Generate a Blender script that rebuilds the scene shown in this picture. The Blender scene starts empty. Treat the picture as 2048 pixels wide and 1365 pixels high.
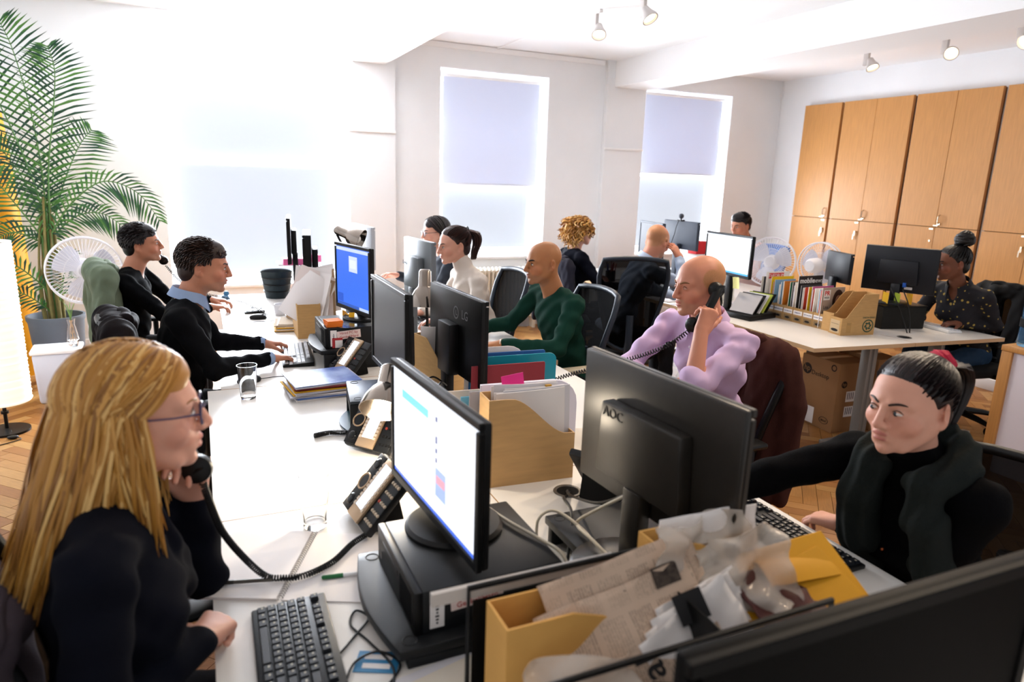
import bpy, bmesh, math, random
import numpy as np
from mathutils import Vector, Matrix, Euler

SC = bpy.context.scene
COL = SC.collection
PI = math.pi
R = math.radians
rng = random.Random(7)

# ------------------------------------------------------------------ camera
CAM_H = 1.66
def make_camera():
    yaw, pitch, roll = R(24.6), R(13.4), R(1.9)
    f = Vector((math.sin(yaw) * math.cos(pitch), math.cos(yaw) * math.cos(pitch), -math.sin(pitch)))
    right = Vector((math.cos(yaw), -math.sin(yaw), 0.0))
    up = right.cross(f)
    r2 = right * math.cos(roll) + up * math.sin(roll)
    u2 = -right * math.sin(roll) + up * math.cos(roll)
    m = Matrix(((r2.x, u2.x, -f.x, 0), (r2.y, u2.y, -f.y, 0), (r2.z, u2.z, -f.z, CAM_H), (0, 0, 0, 1)))
    cd = bpy.data.cameras.new('camera')
    cd.sensor_width = 36.0
    cd.lens = 1365.0 / 2048.0 * 36.0
    cd.clip_start = 0.05
    cd.dof.use_dof = True
    cd.dof.focus_distance = 2.9
    cd.dof.aperture_fstop = 2.8
    co = bpy.data.objects.new('camera', cd)
    co.matrix_world = m
    COL.objects.link(co)
    SC.camera = co
make_camera()

# ------------------------------------------------------------------ world, daylight, exposure
SC.view_settings.view_transform = 'Standard'
SC.view_settings.look = 'None'
SC.view_settings.exposure = 0.45
SC.view_settings.gamma = 1.0
SC.view_settings.use_curve_mapping = False
world = bpy.data.worlds.new('overcast_sky')
SC.world = world
world.use_nodes = True
bg = world.node_tree.nodes['Background']
bg.inputs[0].default_value = (0.96, 0.975, 1.0, 1)
bg.inputs[1].default_value = 0.52

def area(name, loc, rot, sx, sy, power, col=(1, 1, 1)):
    l = bpy.data.lights.new(name, 'AREA')
    l.shape = 'RECTANGLE'; l.size = sx; l.size_y = sy; l.energy = power; l.color = col
    o = bpy.data.objects.new(name, l); o.location = loc; o.rotation_euler = rot
    COL.objects.link(o)
    return o
# daylight standing outside each window, pointing into the room
area('window_daylight', (0.54, 7.62, 1.62), (R(-90), 0, 0), 1.6, 2.3, 420, (0.96, 0.98, 1))
area('window_daylight', (2.95, 7.62, 1.5), (R(-90), 0, 0), 1.4, 2.3, 250, (0.96, 0.98, 1))
area('window_daylight', (5.47, 7.62, 1.5), (R(-90), 0, 0), 1.4, 2.3, 250, (0.96, 0.98, 1))

# ------------------------------------------------------------------ materials
def lin(h):
    if isinstance(h, (tuple, list)): return tuple(h)[:3]
    h = h.lstrip('#')
    o = []
    for i in (0, 2, 4):
        c = int(h[i:i + 2], 16) / 255
        o.append(c / 12.92 if c <= .04045 else ((c + .055) / 1.055) ** 2.4)
    return tuple(o)
MATS = {}
def mat(name, col, rough=.6, metal=0., spec=.4, var=0., vscale=8., bump=0., bscale=60., emit=None, estr=0., alpha=1., trans=0., ior=1.45,
        stretch=None, sss=0., sheen=0., coat=0., objvar=0., col2=None):
    if name in MATS: return MATS[name]
    m = bpy.data.materials.new(name); m.use_nodes = True
    nt = m.node_tree; b = nt.nodes['Principled BSDF']
    c = lin(col)
    b.inputs['Base Color'].default_value = (*c, 1)
    b.inputs['Roughness'].default_value = rough
    b.inputs['Metallic'].default_value = metal
    b.inputs['Specular IOR Level'].default_value = spec
    b.inputs['Alpha'].default_value = alpha
    b.inputs['Transmission Weight'].default_value = trans
    b.inputs['IOR'].default_value = ior
    if sss: 
        b.inputs['Subsurface Weight'].default_value = sss
        b.inputs['Subsurface Radius'].default_value = (.012, .005, .003)
        b.inputs['Subsurface Scale'].default_value = 1.0
    if sheen: b.inputs['Sheen Weight'].default_value = sheen
    if coat: b.inputs['Coat Weight'].default_value = coat
    if emit is not None:
        b.inputs['Emission Color'].default_value = (*lin(emit), 1)
        b.inputs['Emission Strength'].default_value = estr
    src = None
    if var or bump or col2:
        tc = nt.nodes.new('ShaderNodeTexCoord'); src = tc.outputs['Object']
        if stretch:
            mp = nt.nodes.new('ShaderNodeMapping'); mp.inputs['Scale'].default_value = stretch
            nt.links.new(src, mp.inputs[0]); src = mp.outputs[0]
    last = None
    if var or col2:
        n = nt.nodes.new('ShaderNodeTexNoise'); n.inputs['Scale'].default_value = vscale; n.inputs['Detail'].default_value = 5
        nt.links.new(src, n.inputs['Vector'])
        mx = nt.nodes.new('ShaderNodeMix'); mx.data_type = 'RGBA'
        if col2: c2 = lin(col2); c1 = c
        else: c1 = tuple(x * (1 - var) for x in c); c2 = tuple(min(1, x * (1 + var)) for x in c)
        mx.inputs[6].default_value = (*c1, 1); mx.inputs[7].default_value = (*c2, 1)
        rp = nt.nodes.new('ShaderNodeValToRGB'); rp.color_ramp.elements[0].position = .3; rp.color_ramp.elements[1].position = .7
        nt.links.new(n.outputs['Fac'], rp.inputs[0]); nt.links.new(rp.outputs[0], mx.inputs[0])
        last = mx.outputs[2]
    if objvar:
        oi = nt.nodes.new('ShaderNodeObjectInfo'); hs = nt.nodes.new('ShaderNodeHueSaturation')
        mr = nt.nodes.new('ShaderNodeMapRange'); mr.inputs[3].default_value = 1 - objvar; mr.inputs[4].default_value = 1 + objvar
        nt.links.new(oi.outputs['Random'], mr.inputs[0]); nt.links.new(mr.outputs[0], hs.inputs['Value'])
        if last: nt.links.new(last, hs.inputs['Color'])
        else: hs.inputs['Color'].default_value = (*c, 1)
        last = hs.outputs[0]
    if last: nt.links.new(last, b.inputs['Base Color'])
    if bump:
        n2 = nt.nodes.new('ShaderNodeTexNoise'); n2.inputs['Scale'].default_value = bscale; n2.inputs['Detail'].default_value = 3
        nt.links.new(src, n2.inputs['Vector'])
        bp = nt.nodes.new('ShaderNodeBump'); bp.inputs['Strength'].default_value = bump; bp.inputs['Distance'].default_value = .004
        nt.links.new(n2.outputs['Fac'], bp.inputs['Height']); nt.links.new(bp.outputs[0], b.inputs['Normal'])
    MATS[name] = m
    return m
def thin(name, col, tr=.85, rough=.05, spec=.5):
    """thin clear sheet: mostly lets light straight through, with a glossy surface"""
    if name in MATS: return MATS[name]
    m = bpy.data.materials.new(name); m.use_nodes = True; nt = m.node_tree
    nt.nodes.clear()
    o = nt.nodes.new('ShaderNodeOutputMaterial'); t = nt.nodes.new('ShaderNodeBsdfTransparent')
    p = nt.nodes.new('ShaderNodeBsdfPrincipled'); mx = nt.nodes.new('ShaderNodeMixShader')
    t.inputs[0].default_value = (*[min(1, .5 + .5 * x) for x in lin(col)], 1)
    p.inputs['Base Color'].default_value = (*lin(col), 1); p.inputs['Roughness'].default_value = rough; p.inputs['Specular IOR Level'].default_value = spec
    mx.inputs[0].default_value = 1 - tr
    nt.links.new(t.outputs[0], mx.inputs[1]); nt.links.new(p.outputs[0], mx.inputs[2]); nt.links.new(mx.outputs[0], o.inputs[0])
    MATS[name] = m
    return m

# ------------------------------------------------------------------ mesh helpers
def put(name, me, parent=None, loc=None, rot=None):
    o = bpy.data.objects.new(name, me); COL.objects.link(o)
    if parent is not None: o.parent = parent
    if loc is not None: o.location = loc
    if rot is not None: o.rotation_euler = rot
    return o
def thing(name, label, cat, loc=(0, 0, 0), rz=0., group=None):
    o = bpy.data.objects.new(name, None); COL.objects.link(o)
    o.empty_display_size = .05
    o.location = loc; o.rotation_euler = (0, 0, rz)
    o['label'] = label; o['category'] = cat
    if group: o['group'] = group
    return o
def tag(o, label, cat, group=None):
    o['label'] = label; o['category'] = cat
    if group: o['group'] = group
    return o
def rotm(rx=0, ry=0, rz=0): return Euler((rx, ry, rz)).to_matrix()
class MB:
    def __init__(s): s.v = []; s.f = []; s.mi = []; s.cur = 0; s.X = None
    def add(s, vs, fs, M=None):
        n = len(s.v)
        if s.X is not None: M = s.X if M is None else s.X @ M
        if M is not None: vs = [tuple(M @ Vector(p)) for p in vs]
        s.v += [tuple(p) for p in vs]; s.f += [tuple(i + n for i in f) for f in fs]; s.mi += [s.cur] * len(fs)
        return s
    def box(s, c, d, M=None, rot=None):
        x, y, z = c; a, b, e = d[0] / 2, d[1] / 2, d[2] / 2
        vs = [Vector((i * a, j * b, k * e)) for i in (-1, 1) for j in (-1, 1) for k in (-1, 1)]
        if rot is not None: vs = [rot @ p for p in vs]
        vs = [p + Vector(c) for p in vs]
        return s.add(vs, [(0, 1, 3, 2), (4, 6, 7, 5), (0, 4, 5, 1), (2, 3, 7, 6), (0, 2, 6, 4), (1, 5, 7, 3)], M)
    def prism(s, poly, z0, z1, M=None):
        n = len(poly)
        vs = [(p[0], p[1], z0) for p in poly] + [(p[0], p[1], z1) for p in poly]
        fs = [tuple(range(n))[::-1], tuple(range(n, 2 * n))] + [(i, (i + 1) % n, n + (i + 1) % n, n + i) for i in range(n)]
        return s.add(vs, fs, M)
    def cyl(s, a, b, r0, r1=None, n=12, cap=True, M=None):
        return s.tube([a, b], [r0, r0 if r1 is None else r1], n, cap, M)
    def tube(s, path, r, n=8, cap=True, M=None, closed=False, flat=1.):
        path = [Vector(p) for p in path]; k = len(path)
        rs = r if isinstance(r, (list, tuple)) else [r] * k
        vs = []; up = None
        for i, p in enumerate(path):
            if closed: t = path[(i + 1) % k] - path[i - 1]
            else: t = path[min(i + 1, k - 1)] - path[max(i - 1, 0)]
            if t.length < 1e-9: t = Vector((0, 0, 1))
            t.normalize()
            if up is None:
                up = Vector((0, 0, 1)) if abs(t.z) < .9 else Vector((1, 0, 0))
            up = (up - t * up.dot(t))
            if up.length < 1e-6: up = t.orthogonal()
            up.normalize(); sd = t.cross(up)
            for j in range(n):
                a = 2 * PI * j / n
                vs.append(p + (up * math.cos(a) * flat + sd * math.sin(a)) * rs[i])
        fs = []
        for i in range(k if closed else k - 1):
            i2 = (i + 1) % k
            for j in range(n): fs.append((i * n + j, i * n + (j + 1) % n, i2 * n + (j + 1) % n, i2 * n + j))
        if cap and not closed: fs += [tuple(range(n))[::-1], tuple(range((k - 1) * n, k * n))]
        return s.add(vs, fs, M)
    def lathe(s, prof, n=24, M=None, cap=True, ang=2 * PI):
        k = len(prof); vs = []; full = ang > 6.28
        m = n if full else n + 1
        for (r, z) in prof:
            for j in range(m): a = ang * j / n; vs.append((r * math.cos(a), r * math.sin(a), z))
        fs = []
        for i in range(k - 1):
            for j in range(n):
                j2 = (j + 1) % m
                fs.append((i * m + j, i * m + j2, (i + 1) * m + j2, (i + 1) * m + j))
        if cap and full:
            if prof[0][0] > 1e-6: fs.append(tuple(range(m))[::-1])
            if prof[-1][0] > 1e-6: fs.append(tuple(range((k - 1) * m, k * m)))
        return s.add(vs, fs, M)
    def ell(s, c, r, n=12, M=None, rot=None):
        vs = []; h = n // 2
        for i in range(h + 1):
            th = PI * i / h
            for j in range(n):
                a = 2 * PI * j / n
                p = Vector((r[0] * math.sin(th) * math.cos(a), r[1] * math.sin(th) * math.sin(a), r[2] * math.cos(th)))
                if rot is not None: p = rot @ p
                vs.append(p + Vector(c))
        fs = [(i * n + j, (i + 1) * n + j, (i + 1) * n + (j + 1) % n, i * n + (j + 1) % n) for i in range(h) for j in range(n)]
        return s.add(vs, fs, M)
    def sheet(s, fn, nu, nv, M=None):
        vs = [fn(i / nu, j / nv) for i in range(nu + 1) for j in range(nv + 1)]
        w = nv + 1
        fs = [(i * w + j, (i + 1) * w + j, (i + 1) * w + j + 1, i * w + j + 1) for i in range(nu) for j in range(nv)]
        return s.add(vs, fs, M)
    def mesh(s, name, mats, smooth=False, bevel=0., seg=2, ang=35, thick=0.):
        me = bpy.data.meshes.new(name)
        me.from_pydata(s.v, [], s.f)
        mats = mats if isinstance(mats, (list, tuple)) else [mats]
        for m in mats: me.materials.append(m)
        if any(s.mi): me.polygons.foreach_set('material_index', s.mi)
        bm = bmesh.new(); bm.from_mesh(me)
        bmesh.ops.remove_doubles(bm, verts=bm.verts, dist=1e-6)
        if thick:
            bmesh.ops.recalc_face_normals(bm, faces=bm.faces)
            bmesh.ops.solidify(bm, geom=bm.faces[:], thickness=thick)
        bmesh.ops.recalc_face_normals(bm, faces=bm.faces)
        if bevel:
            es = [e for e in bm.edges if len(e.link_faces) == 2 and e.calc_face_angle(0) > R(ang)]
            bmesh.ops.bevel(bm, geom=es, offset=bevel, segments=seg, affect='EDGES', profile=.5, clamp_overlap=True)
        bm.to_mesh(me); bm.free()
        if smooth:
            me.shade_smooth(); me.set_sharp_from_angle(angle=R(ang))
        return me
    def build(s, name, mats, parent=None, smooth=False, bevel=0., seg=2, ang=35, thick=0., loc=None, rot=None):
        return put(name, s.mesh(name, mats, smooth or bevel > 0, bevel, seg, ang, thick), parent, loc, rot)
def struct(o): o['kind'] = 'structure'; return o
def text(name, s, size, m, parent, M, ext=.0004, align='CENTER', sx=1., bold=0.):
    cu = bpy.data.curves.new(name, 'FONT'); cu.body = s; cu.size = size; cu.extrude = ext; cu.align_x = align; cu.align_y = 'CENTER'
    cu.resolution_u = 2; cu.offset = bold
    t = bpy.data.objects.new('tmp', cu); COL.objects.link(t)
    dg = bpy.context.evaluated_depsgraph_get(); dg.update()
    me = bpy.data.meshes.new_from_object(t.evaluated_get(dg)); me.name = name
    bpy.data.objects.remove(t); bpy.data.curves.remove(cu)
    if sx != 1.: me.transform(Matrix.Diagonal((sx, 1, 1, 1)))
    me.transform(M)
    me.materials.clear(); me.materials.append(m)
    return put(name, me, parent)
def frame(o, x, y):
    """matrix whose local x and y axes lie along x and y, origin o"""
    x = Vector(x).normalized(); y = Vector(y).normalized(); z = x.cross(y).normalized(); y = z.cross(x)
    return Matrix(((x.x, y.x, z.x, o[0]), (x.y, y.y, z.y, o[1]), (x.z, y.z, z.z, o[2]), (0, 0, 0, 1)))
def coil(path, r, turns, wire, n=8):
    """helix around a polyline: returns points"""
    P = [Vector(p) for p in path]; L = [0]
    for i in range(1, len(P)): L.append(L[-1] + (P[i] - P[i - 1]).length)
    def at(s):
        for i in range(1, len(P)):
            if s <= L[i] or i == len(P) - 1:
                t = (s - L[i - 1]) / max(1e-9, L[i] - L[i - 1]); return P[i - 1].lerp(P[i], t), (P[i] - P[i - 1]).normalized()
    out = []; N = int(turns * n)
    for k in range(N + 1):
        p, t = at(L[-1] * k / N)
        u = t.cross(Vector((.13, .21, 1))).normalized(); w = t.cross(u)
        a = 2 * PI * k / n
        out.append(p + (u * math.cos(a) + w * math.sin(a)) * r)
    return out
def spline(pts, n=8):
    P = [Vector(p) for p in pts]; out = []
    for i in range(len(P) - 1):
        p0 = P[max(i - 1, 0)]; p1 = P[i]; p2 = P[i + 1]; p3 = P[min(i + 2, len(P) - 1)]
        for k in range(n):
            t = k / n
            out.append(.5 * ((2 * p1) + (p2 - p0) * t + (2 * p0 - 5 * p1 + 4 * p2 - p3) * t * t + (3 * p1 - p0 - 3 * p2 + p3) * t ** 3))
    out.append(P[-1]); return out

# ------------------------------------------------------------------ shared materials
WHITE = mat('wall_paint', '#f2f4f6', .75, var=.02, vscale=2, bump=.05, bscale=120)
CEIL = mat('ceiling_paint', '#f6f6f6', .8)
TRIM = mat('gloss_white', '#fafafa', .35)
BLIND = mat('blind_fabric', '#c9cdd8', .85, bump=.1, bscale=300)
BLACK = mat('black_plastic', '#0b0b0c', .40, var=.15, vscale=30, spec=.28)
BLACKM = mat('black_matte', '#080809', .7, spec=.2)
BLACKG = mat('black_gloss', '#0b0b0c', .12)
GREYM = mat('grey_metal', '#8d8a86', .4, metal=.3)
CHROME = mat('chrome', '#8f857c', .14, metal=1.)
DESKTOP = mat('desk_laminate', '#e6e1da', .32, var=.015, vscale=3)
DESKEDGE = mat('desk_edge', '#d8b48a', .5)
CARD = mat('cardboard', '#c39a63', .8, var=.07, vscale=18, stretch=(1, 1, 5))
CARD_D = mat('cardboard_dark', '#9c7444', .85, var=.08, vscale=14)
OAK = mat('oak_veneer', '#c58d50', .42, var=.10, vscale=6, stretch=(14, 14, .8), spec=.4)
PAPER = mat('paper', '#efe9e6', .8, var=.02)
INK = mat('ink', '#1b1a1c', .7)
REDINK = mat('red_ink', '#b4372f', .7)
CABLE = mat('cable_black', '#101011', .45)
CABLE_G = mat('cable_grey', '#cfc4ae', .45)
# ================================================================== the room
WY, RX, LX, CZ, BY = 7.05, 6.93, -1.80, 2.98, -1.3
def build_floor():
    m = MB(); m.box(((LX + RX) / 2, (WY + BY) / 2, -.06), (RX - LX, WY - BY, .08))
    fl = struct(m.build('floor', mat('floor_base', '#4a2f18', .8)))
    shades = ['#ad7a44', '#9c6837', '#b88a52', '#8e5c2f', '#b08049', '#a4713c']
    ms = [mat('parquet_%d' % i, c, .38, var=.13, vscale=9, stretch=(1.5, 14, 5)) for i, c in enumerate(shades)]
    W = .075; n = 4; L = n * W; g = .0012
    ca, sa = math.cos(R(45)), math.sin(R(45))
    P = []
    N = 90
    def add(cx, cy, horiz):
        x = cx * ca - cy * sa + 2.5; y = cx * sa + cy * ca + 2.9
        if x < LX or x > RX or y < BY + .1 or y > WY: return
        P.append((x, y, R(45) + (0 if horiz else R(90))))
    for j in range(-N, N):
        for t in range(-16, 16):
            i = j + 2 * n * t
            add((i + n / 2) * W, (j + .5) * W, True)
            add((j + .5) * W, (j - (2 * n - 1) - 2 * n * t + n / 2) * W, False)
    def near(p):
        x, y, _ = p
        inA = -1.75 < x < -.35 and 2.3 < y < 5.3
        inB = 2.3 < x < 4.25 and 1.1 < y < 3.4
        return (0 if (inA or inB) else 100) + math.hypot(x, y)
    P.sort(key=near)
    mb = MB(); mb.box((0, 0, -.01), (L - 2 * g, W - 2 * g, .02))
    meshes = [mb.mesh('plank', mm) for mm in ms]
    r = random.Random(3)
    for (x, y, a) in P[:300]:
        o = put('plank', r.choice(meshes), fl, (x, y, r.uniform(-.0004, .0004)), (0, 0, a))
    rest = MB()
    for (x, y, a) in P[300:]:
        rest.cur = r.randrange(len(ms))
        rest.box((x, y, -.01), (L - 2 * g, W - 2 * g, .02), rot=rotm(0, 0, a))
    o = rest.build('parquet_planks', ms, fl); o['kind'] = 'stuff'
build_floor()

WIN = [(-.27, 1.37, .55, 2.90), (2.33, 3.57, .78, 2.74), (4.83, 6.13, .78, 2.74)]
def build_walls():
    m = MB(); T = .34
    xs = [LX - .2] + [v for w in WIN for v in w[:2]] + [RX + .2]
    for i in range(0, len(xs), 2):
        a, b = xs[i], xs[i + 1]; m.box(((a + b) / 2, WY + T / 2, CZ / 2 - .05), (b - a, T, CZ + .1))
    for (a, b, z0, z1) in WIN:
        m.box(((a + b) / 2, WY + T / 2, z0 / 2 - .05), (b - a, T, z0 + .1))
        m.box(((a + b) / 2, WY + T / 2, (z1 + CZ) / 2), (b - a, T, CZ - z1))
    # shallow piers below the two ceiling beams
    for (a, b) in ((1.375, 1.84), (4.28, 4.80)):
        m.box(((a + b) / 2, WY - .03, CZ / 2), (b - a, .07, CZ))
    struct(m.build('wall_back', WHITE))
    m = MB(); m.box((RX + .1, (WY + BY) / 2, CZ / 2), (.2, WY - BY, CZ)); struct(m.build('wall_right', WHITE))
    m = MB(); m.box((LX - .1, (WY + 1.0) / 2, CZ / 2), (.2, WY - 1.0, CZ)); struct(m.build('wall_left', WHITE))
    m = MB(); m.box(((LX + RX) / 2, (WY + BY) / 2, CZ + .06), (RX - LX + .4, WY - BY, .12)); struct(m.build('ceiling', CEIL))
    for i, (a, b) in enumerate(((1.42, 1.74), (4.37, 4.84))):
        m = MB(); m.box(((a + b) / 2, (WY + BY) / 2 - .02, (2.70 + CZ) / 2), (b - a, WY - BY, CZ - 2.70))
        struct(m.build('trim_%d' % (i + 1), CEIL))
    n = 3
    for (a, b, z) in ((1.375, 1.84, 2.07), (4.28, 4.80, 2.03)):     # slim surface trunking across the piers
        m = MB(); m.box(((a + b) / 2, WY - .075, z), (b - a, .02, .025)); struct(m.build('trim_%d' % n, TRIM, bevel=.003)); n += 1
    m = MB(); m.box((2.95, 6.05, CZ - .006), (.02, 1.98, .012)); struct(m.build('trim_%d' % n, TRIM)); n += 1
    m = MB(); m.box((2.9, WY - .014, CZ - .03), (2.7, .028, .05)); struct(m.build('trim_%d' % n, TRIM)); n += 1
    for nm, c, d in (('baseboard_right', (RX - .01, 3.0, .06), (.02, 8, .12)),):
        m = MB(); m.box(c, d); struct(m.build(nm, TRIM, bevel=.004))
    m = MB()
    m.box((.3, WY - .01, .06), (4.1, .02, .12)); struct(m.build('baseboard_back', TRIM, bevel=.004))
build_walls()

GLASS = thin('window_glass', '#f4f8ff', .93, .02)
def build_window(k, a, b, z0, z1):
    y = WY + .24
    m = MB(); f = .055
    m.box((a + f / 2, y, (z0 + z1) / 2), (f, .10, z1 - z0)); m.box((b - f / 2, y, (z0 + z1) / 2), (f, .10, z1 - z0))
    m.box(((a + b) / 2, y, z1 - f / 2), (b - a - 2 * f, .10, f)); m.box(((a + b) / 2, y, z0 + f / 2), (b - a - 2 * f, .10, f))
    w = struct(m.build('window_%d' % k, TRIM))
    zm = (z0 + z1) / 2
    for (p, q, yy) in ((z0 + f, zm + .02, y - .012), (zm - .02, z1 - f, y + .028)):
        s = MB(); e = .045; aa, bb = a + f, b - f
        s.box((aa + e / 2, yy, (p + q) / 2), (e, .035, q - p)); s.box((bb - e / 2, yy, (p + q) / 2), (e, .035, q - p))
        s.box(((aa + bb) / 2, yy, p + e / 2), (bb - aa - 2 * e, .035, e)); s.box(((aa + bb) / 2, yy, q - e / 2), (bb - aa - 2 * e, .035, e))
        so = s.build('sash', TRIM, w)
        g = MB(); g.box(((aa + bb) / 2, yy, (p + q) / 2), (bb - aa - 2 * e, .004, q - p - 2 * e)); g.build('pane', GLASS, so)
    m = MB(); m.box(((a + b) / 2, WY + .11, z0 + .012), (b - a, .26, .03)); m.build('window_sill', TRIM, w, bevel=.004)
for k, wn in enumerate(WIN): build_window(k + 1, *wn)

def blind_mat():
    m = bpy.data.materials.new('blind_cloth'); m.use_nodes = True; nt = m.node_tree; nt.nodes.clear()
    o = nt.nodes.new('ShaderNodeOutputMaterial'); d = nt.nodes.new('ShaderNodeBsdfDiffuse'); t = nt.nodes.new('ShaderNodeBsdfTranslucent')
    mx = nt.nodes.new('ShaderNodeMixShader'); mx.inputs[0].default_value = .10
    d.inputs[0].default_value = (.72, .75, .84, 1); t.inputs[0].default_value = (.74, .79, .92, 1)
    nt.links.new(d.outputs[0], mx.inputs[1]); nt.links.new(t.outputs[0], mx.inputs[2]); nt.links.new(mx.outputs[0], o.inputs[0])
    return m
BL = blind_mat()
for (a, b, z0, z1, lab) in ((-.02, 1.09, 2.50, 2.66, 'pale roller blind rolled nearly up in the big window by the palm'),
                            (2.39, 3.51, 1.58, 2.67, 'pale grey roller blind half down in the middle window'),
                            (4.89, 6.07, 1.775, 2.68, 'pale grey roller blind half down in the window nearest the wardrobes')):
    t = thing('roller_blind', lab, 'blind', ((a + b) / 2, WY + .10, z0), 0, 'roller blinds')
    w = b - a
    m = MB(); m.box((0, 0, (z1 - z0) / 2), (w, .0025, z1 - z0)); m.build('blind_fabric', BL, t)
    m = MB(); m.cyl((-w / 2 - .02, .01, z1 - z0 + .018), (w / 2 + .02, .01, z1 - z0 + .018), .022, n=14); m.build('roller', TRIM, t, smooth=True)
    m = MB(); m.box((0, 0, 0.006), (w, .010, .02)); m.build('bottom_bar', mat('blind_bar', '#dfe2ea', .5), t, bevel=.003)
    for sx in (-1, 1):
        m = MB(); m.box((sx * (w / 2 + .022), .02, z1 - z0 + .02), (.012, .05, .06)); m.build('bracket', TRIM, t)

def build_radiator():
    cream = mat('radiator_enamel', '#e9e0cf', .35)
    t = thing('column_radiator', 'cream column radiator below the middle window', 'radiator', (2.62, WY - .12, 0))
    n = 19; sp = .047
    cm = MB()
    for y in (-.04, .0, .04):
        cm.tube([(0, y, .14), (0, y, .67)], .012, 8)
    cm.tube([(0, -.045, .66), (0, 0, .69), (0, .045, .66)], .016, 8); cm.tube([(0, -.045, .15), (0, 0, .125), (0, .045, .15)], .016, 8)
    me = cm.mesh('column', cream, smooth=True)
    for i in range(n): put('column', me, t, (i * sp, 0, 0))
    m = MB(); m.cyl((-.01, 0, .64), (n * sp - .03, 0, .64), .016); m.cyl((-.01, 0, .17), (n * sp - .03, 0, .17), .016); m.build('header_pipe', cream, t, smooth=True)
    for i in (1, n - 2):
        m = MB(); m.box((i * sp, 0, .06), (.03, .10, .13)); m.build('foot', cream, t)
    m = MB(); m.cyl((n * sp, 0, .17), (n * sp + .06, 0, .17), .012); m.cyl((n * sp + .05, 0, 0), (n * sp + .05, 0, .17), .010); m.ell((n * sp + .05, 0, .2), (.02, .02, .035)); m.build('valve', TRIM, t, smooth=True)
build_radiator()

def build_wardrobes():
    units = [(6.582, 6.04, 1, 'single-door oak wardrobe in the corner by the far window'),
             (6.010, 5.147, 2, 'double-door oak wardrobe second from the corner, key hanging in its lower lock'),
             (5.107, 4.252, 2, 'double-door oak wardrobe third from the corner, behind the woman with the bun'),
             (4.212, 3.36, 2, 'oak wardrobe at the right edge of the picture')]
    X = RX - .028; T = .05
    dark = mat('wardrobe_carcass', '#6b4320', .6)
    brass = mat('steel_handle', '#b9ab97', .25, metal=1.)
    for ui, (y1, y0, nd, lab) in enumerate(units):
        t = thing('wardrobe', lab, 'wardrobe', (RX, (y0 + y1) / 2, 0), 0, 'oak wardrobes along the wall')
        W = y1 - y0
        m = MB(); m.box((-.012, 0, 1.325), (.022, W - .008, 2.62)); m.build('carcass', dark, t)
        w = W / nd
        for i in range(nd):
            yc = -W / 2 + w * (i + .5)
            for (za, zb, nm) in ((1.318, 2.643, 'upper_door'), (.02, 1.312, 'lower_door')):
                m = MB(); m.box((-.042, yc, (za + zb) / 2), (.036, w - .0035, zb - za))
                d = m.build(nm, OAK, t, bevel=.0015, seg=1)
                if nd == 2: ye = yc + (w / 2 - .035) * (1 if i == 0 else -1)
                else: ye = yc - w / 2 + .05
                if nm == 'upper_door' and (i == 0 or nd == 1):
                    h = MB()
                    h.box((-.066, ye, za + .03), (.012, .03, .022)); h.tube([(-.066, ye, za + .03), (-.09, ye, za + .045), (-.09, ye, za + .105), (-.066, ye, za + .12)], .006, 8)
                    h.box((-.064, ye + .03, za + .012), (.010, .05, .010))
                    h.build('handle', brass, d, smooth=True)
                if nm == 'lower_door' and (i == 1 or nd == 1):
                    h = MB()
                    if ui in (0, 1, 3):
                        h.cyl((-.06, ye, zb - .12), (-.078, ye, zb - .12), .010); h.box((-.08, ye, zb - .14), (.003, .018, .05)); h.box((-.08, ye + .012, zb - .18), (.003, .012, .06))
                    else: h.cyl((-.06, ye, zb - .14), (-.068, ye, zb - .14), .011)
                    h.build('lock', brass, d, smooth=True)
                    h = MB(); h.box((-.063, ye, zb - .018), (.010, .045, .016)); h.build('latch', brass, d, smooth=True)
build_wardrobes()

LAMPW = mat('spotlight_enamel', '#c9c3c0', .4)
def spot_lamp(loc, aim, lab, power, on=True):
    t = thing('track_spotlight', lab, 'spotlight', loc, 0, 'track spotlights')
    a = Vector(aim).normalized()
    m = MB(); m.box((0, 0, -.012), (.035, .10, .024)); m.build('track_adaptor', TRIM, t, bevel=.003)
    m = MB(); m.box((0, .03, -.09), (.028, .055, .14)); m.build('driver_box', LAMPW, t, bevel=.004)
    c = Vector((0, -.03, -.15)) + a * .02
    q = a.to_track_quat('Z', 'Y').to_matrix().to_4x4(); q.translation = c
    m = MB(); m.cyl((0, .03, -.14), tuple(c - a * .02), .010); m.build('arm', TRIM, t, smooth=True)
    m = MB(); m.lathe([(.016, -.075), (.026, -.07), (.032, -.045), (.040, -.02), (.056, .012), (.058, .030), (.051, .030), (.046, .012), (.02, -.01)], 24, q, cap=False); m.build('lamp_head', LAMPW, t, smooth=True)
    m = MB(); m.lathe([(0, .004), (.022, .004), (.03, .012), (.044, .014), (.0, .0141)], 20, q); m.build('bulb', mat('halogen_bulb' if on else 'halogen_dim', '#fff3d8', .3, emit='#ffe9c4', estr=5. if on else 2.5), t, smooth=True)
    l = bpy.data.lights.new('halogen', 'SPOT'); l.energy = power; l.color = (1, .80, .58); l.spot_size = R(95); l.spot_blend = .7; l.shadow_soft_size = .045
    lo = bpy.data.objects.new('halogen', l); COL.objects.link(lo); lo.parent = t; lo.location = c + a * .05
    lo.rotation_euler = a.to_track_quat('-Z', 'Y').to_euler()
for (x, ys) in ((2.95, (1.2, 5.12)), (5.82, (1.2, 5.2))):
    m = MB(); m.box((0, 0, -.009), (.034, ys[1] - ys[0], .018))
    o = m.build('lighting_track', TRIM, None, bevel=.002, loc=(x, (ys[0] + ys[1]) / 2, CZ)); tag(o, 'white ceiling track %s' % ('above the middle of the room' if x < 4 else 'near the wardrobes'), 'light track')
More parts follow.
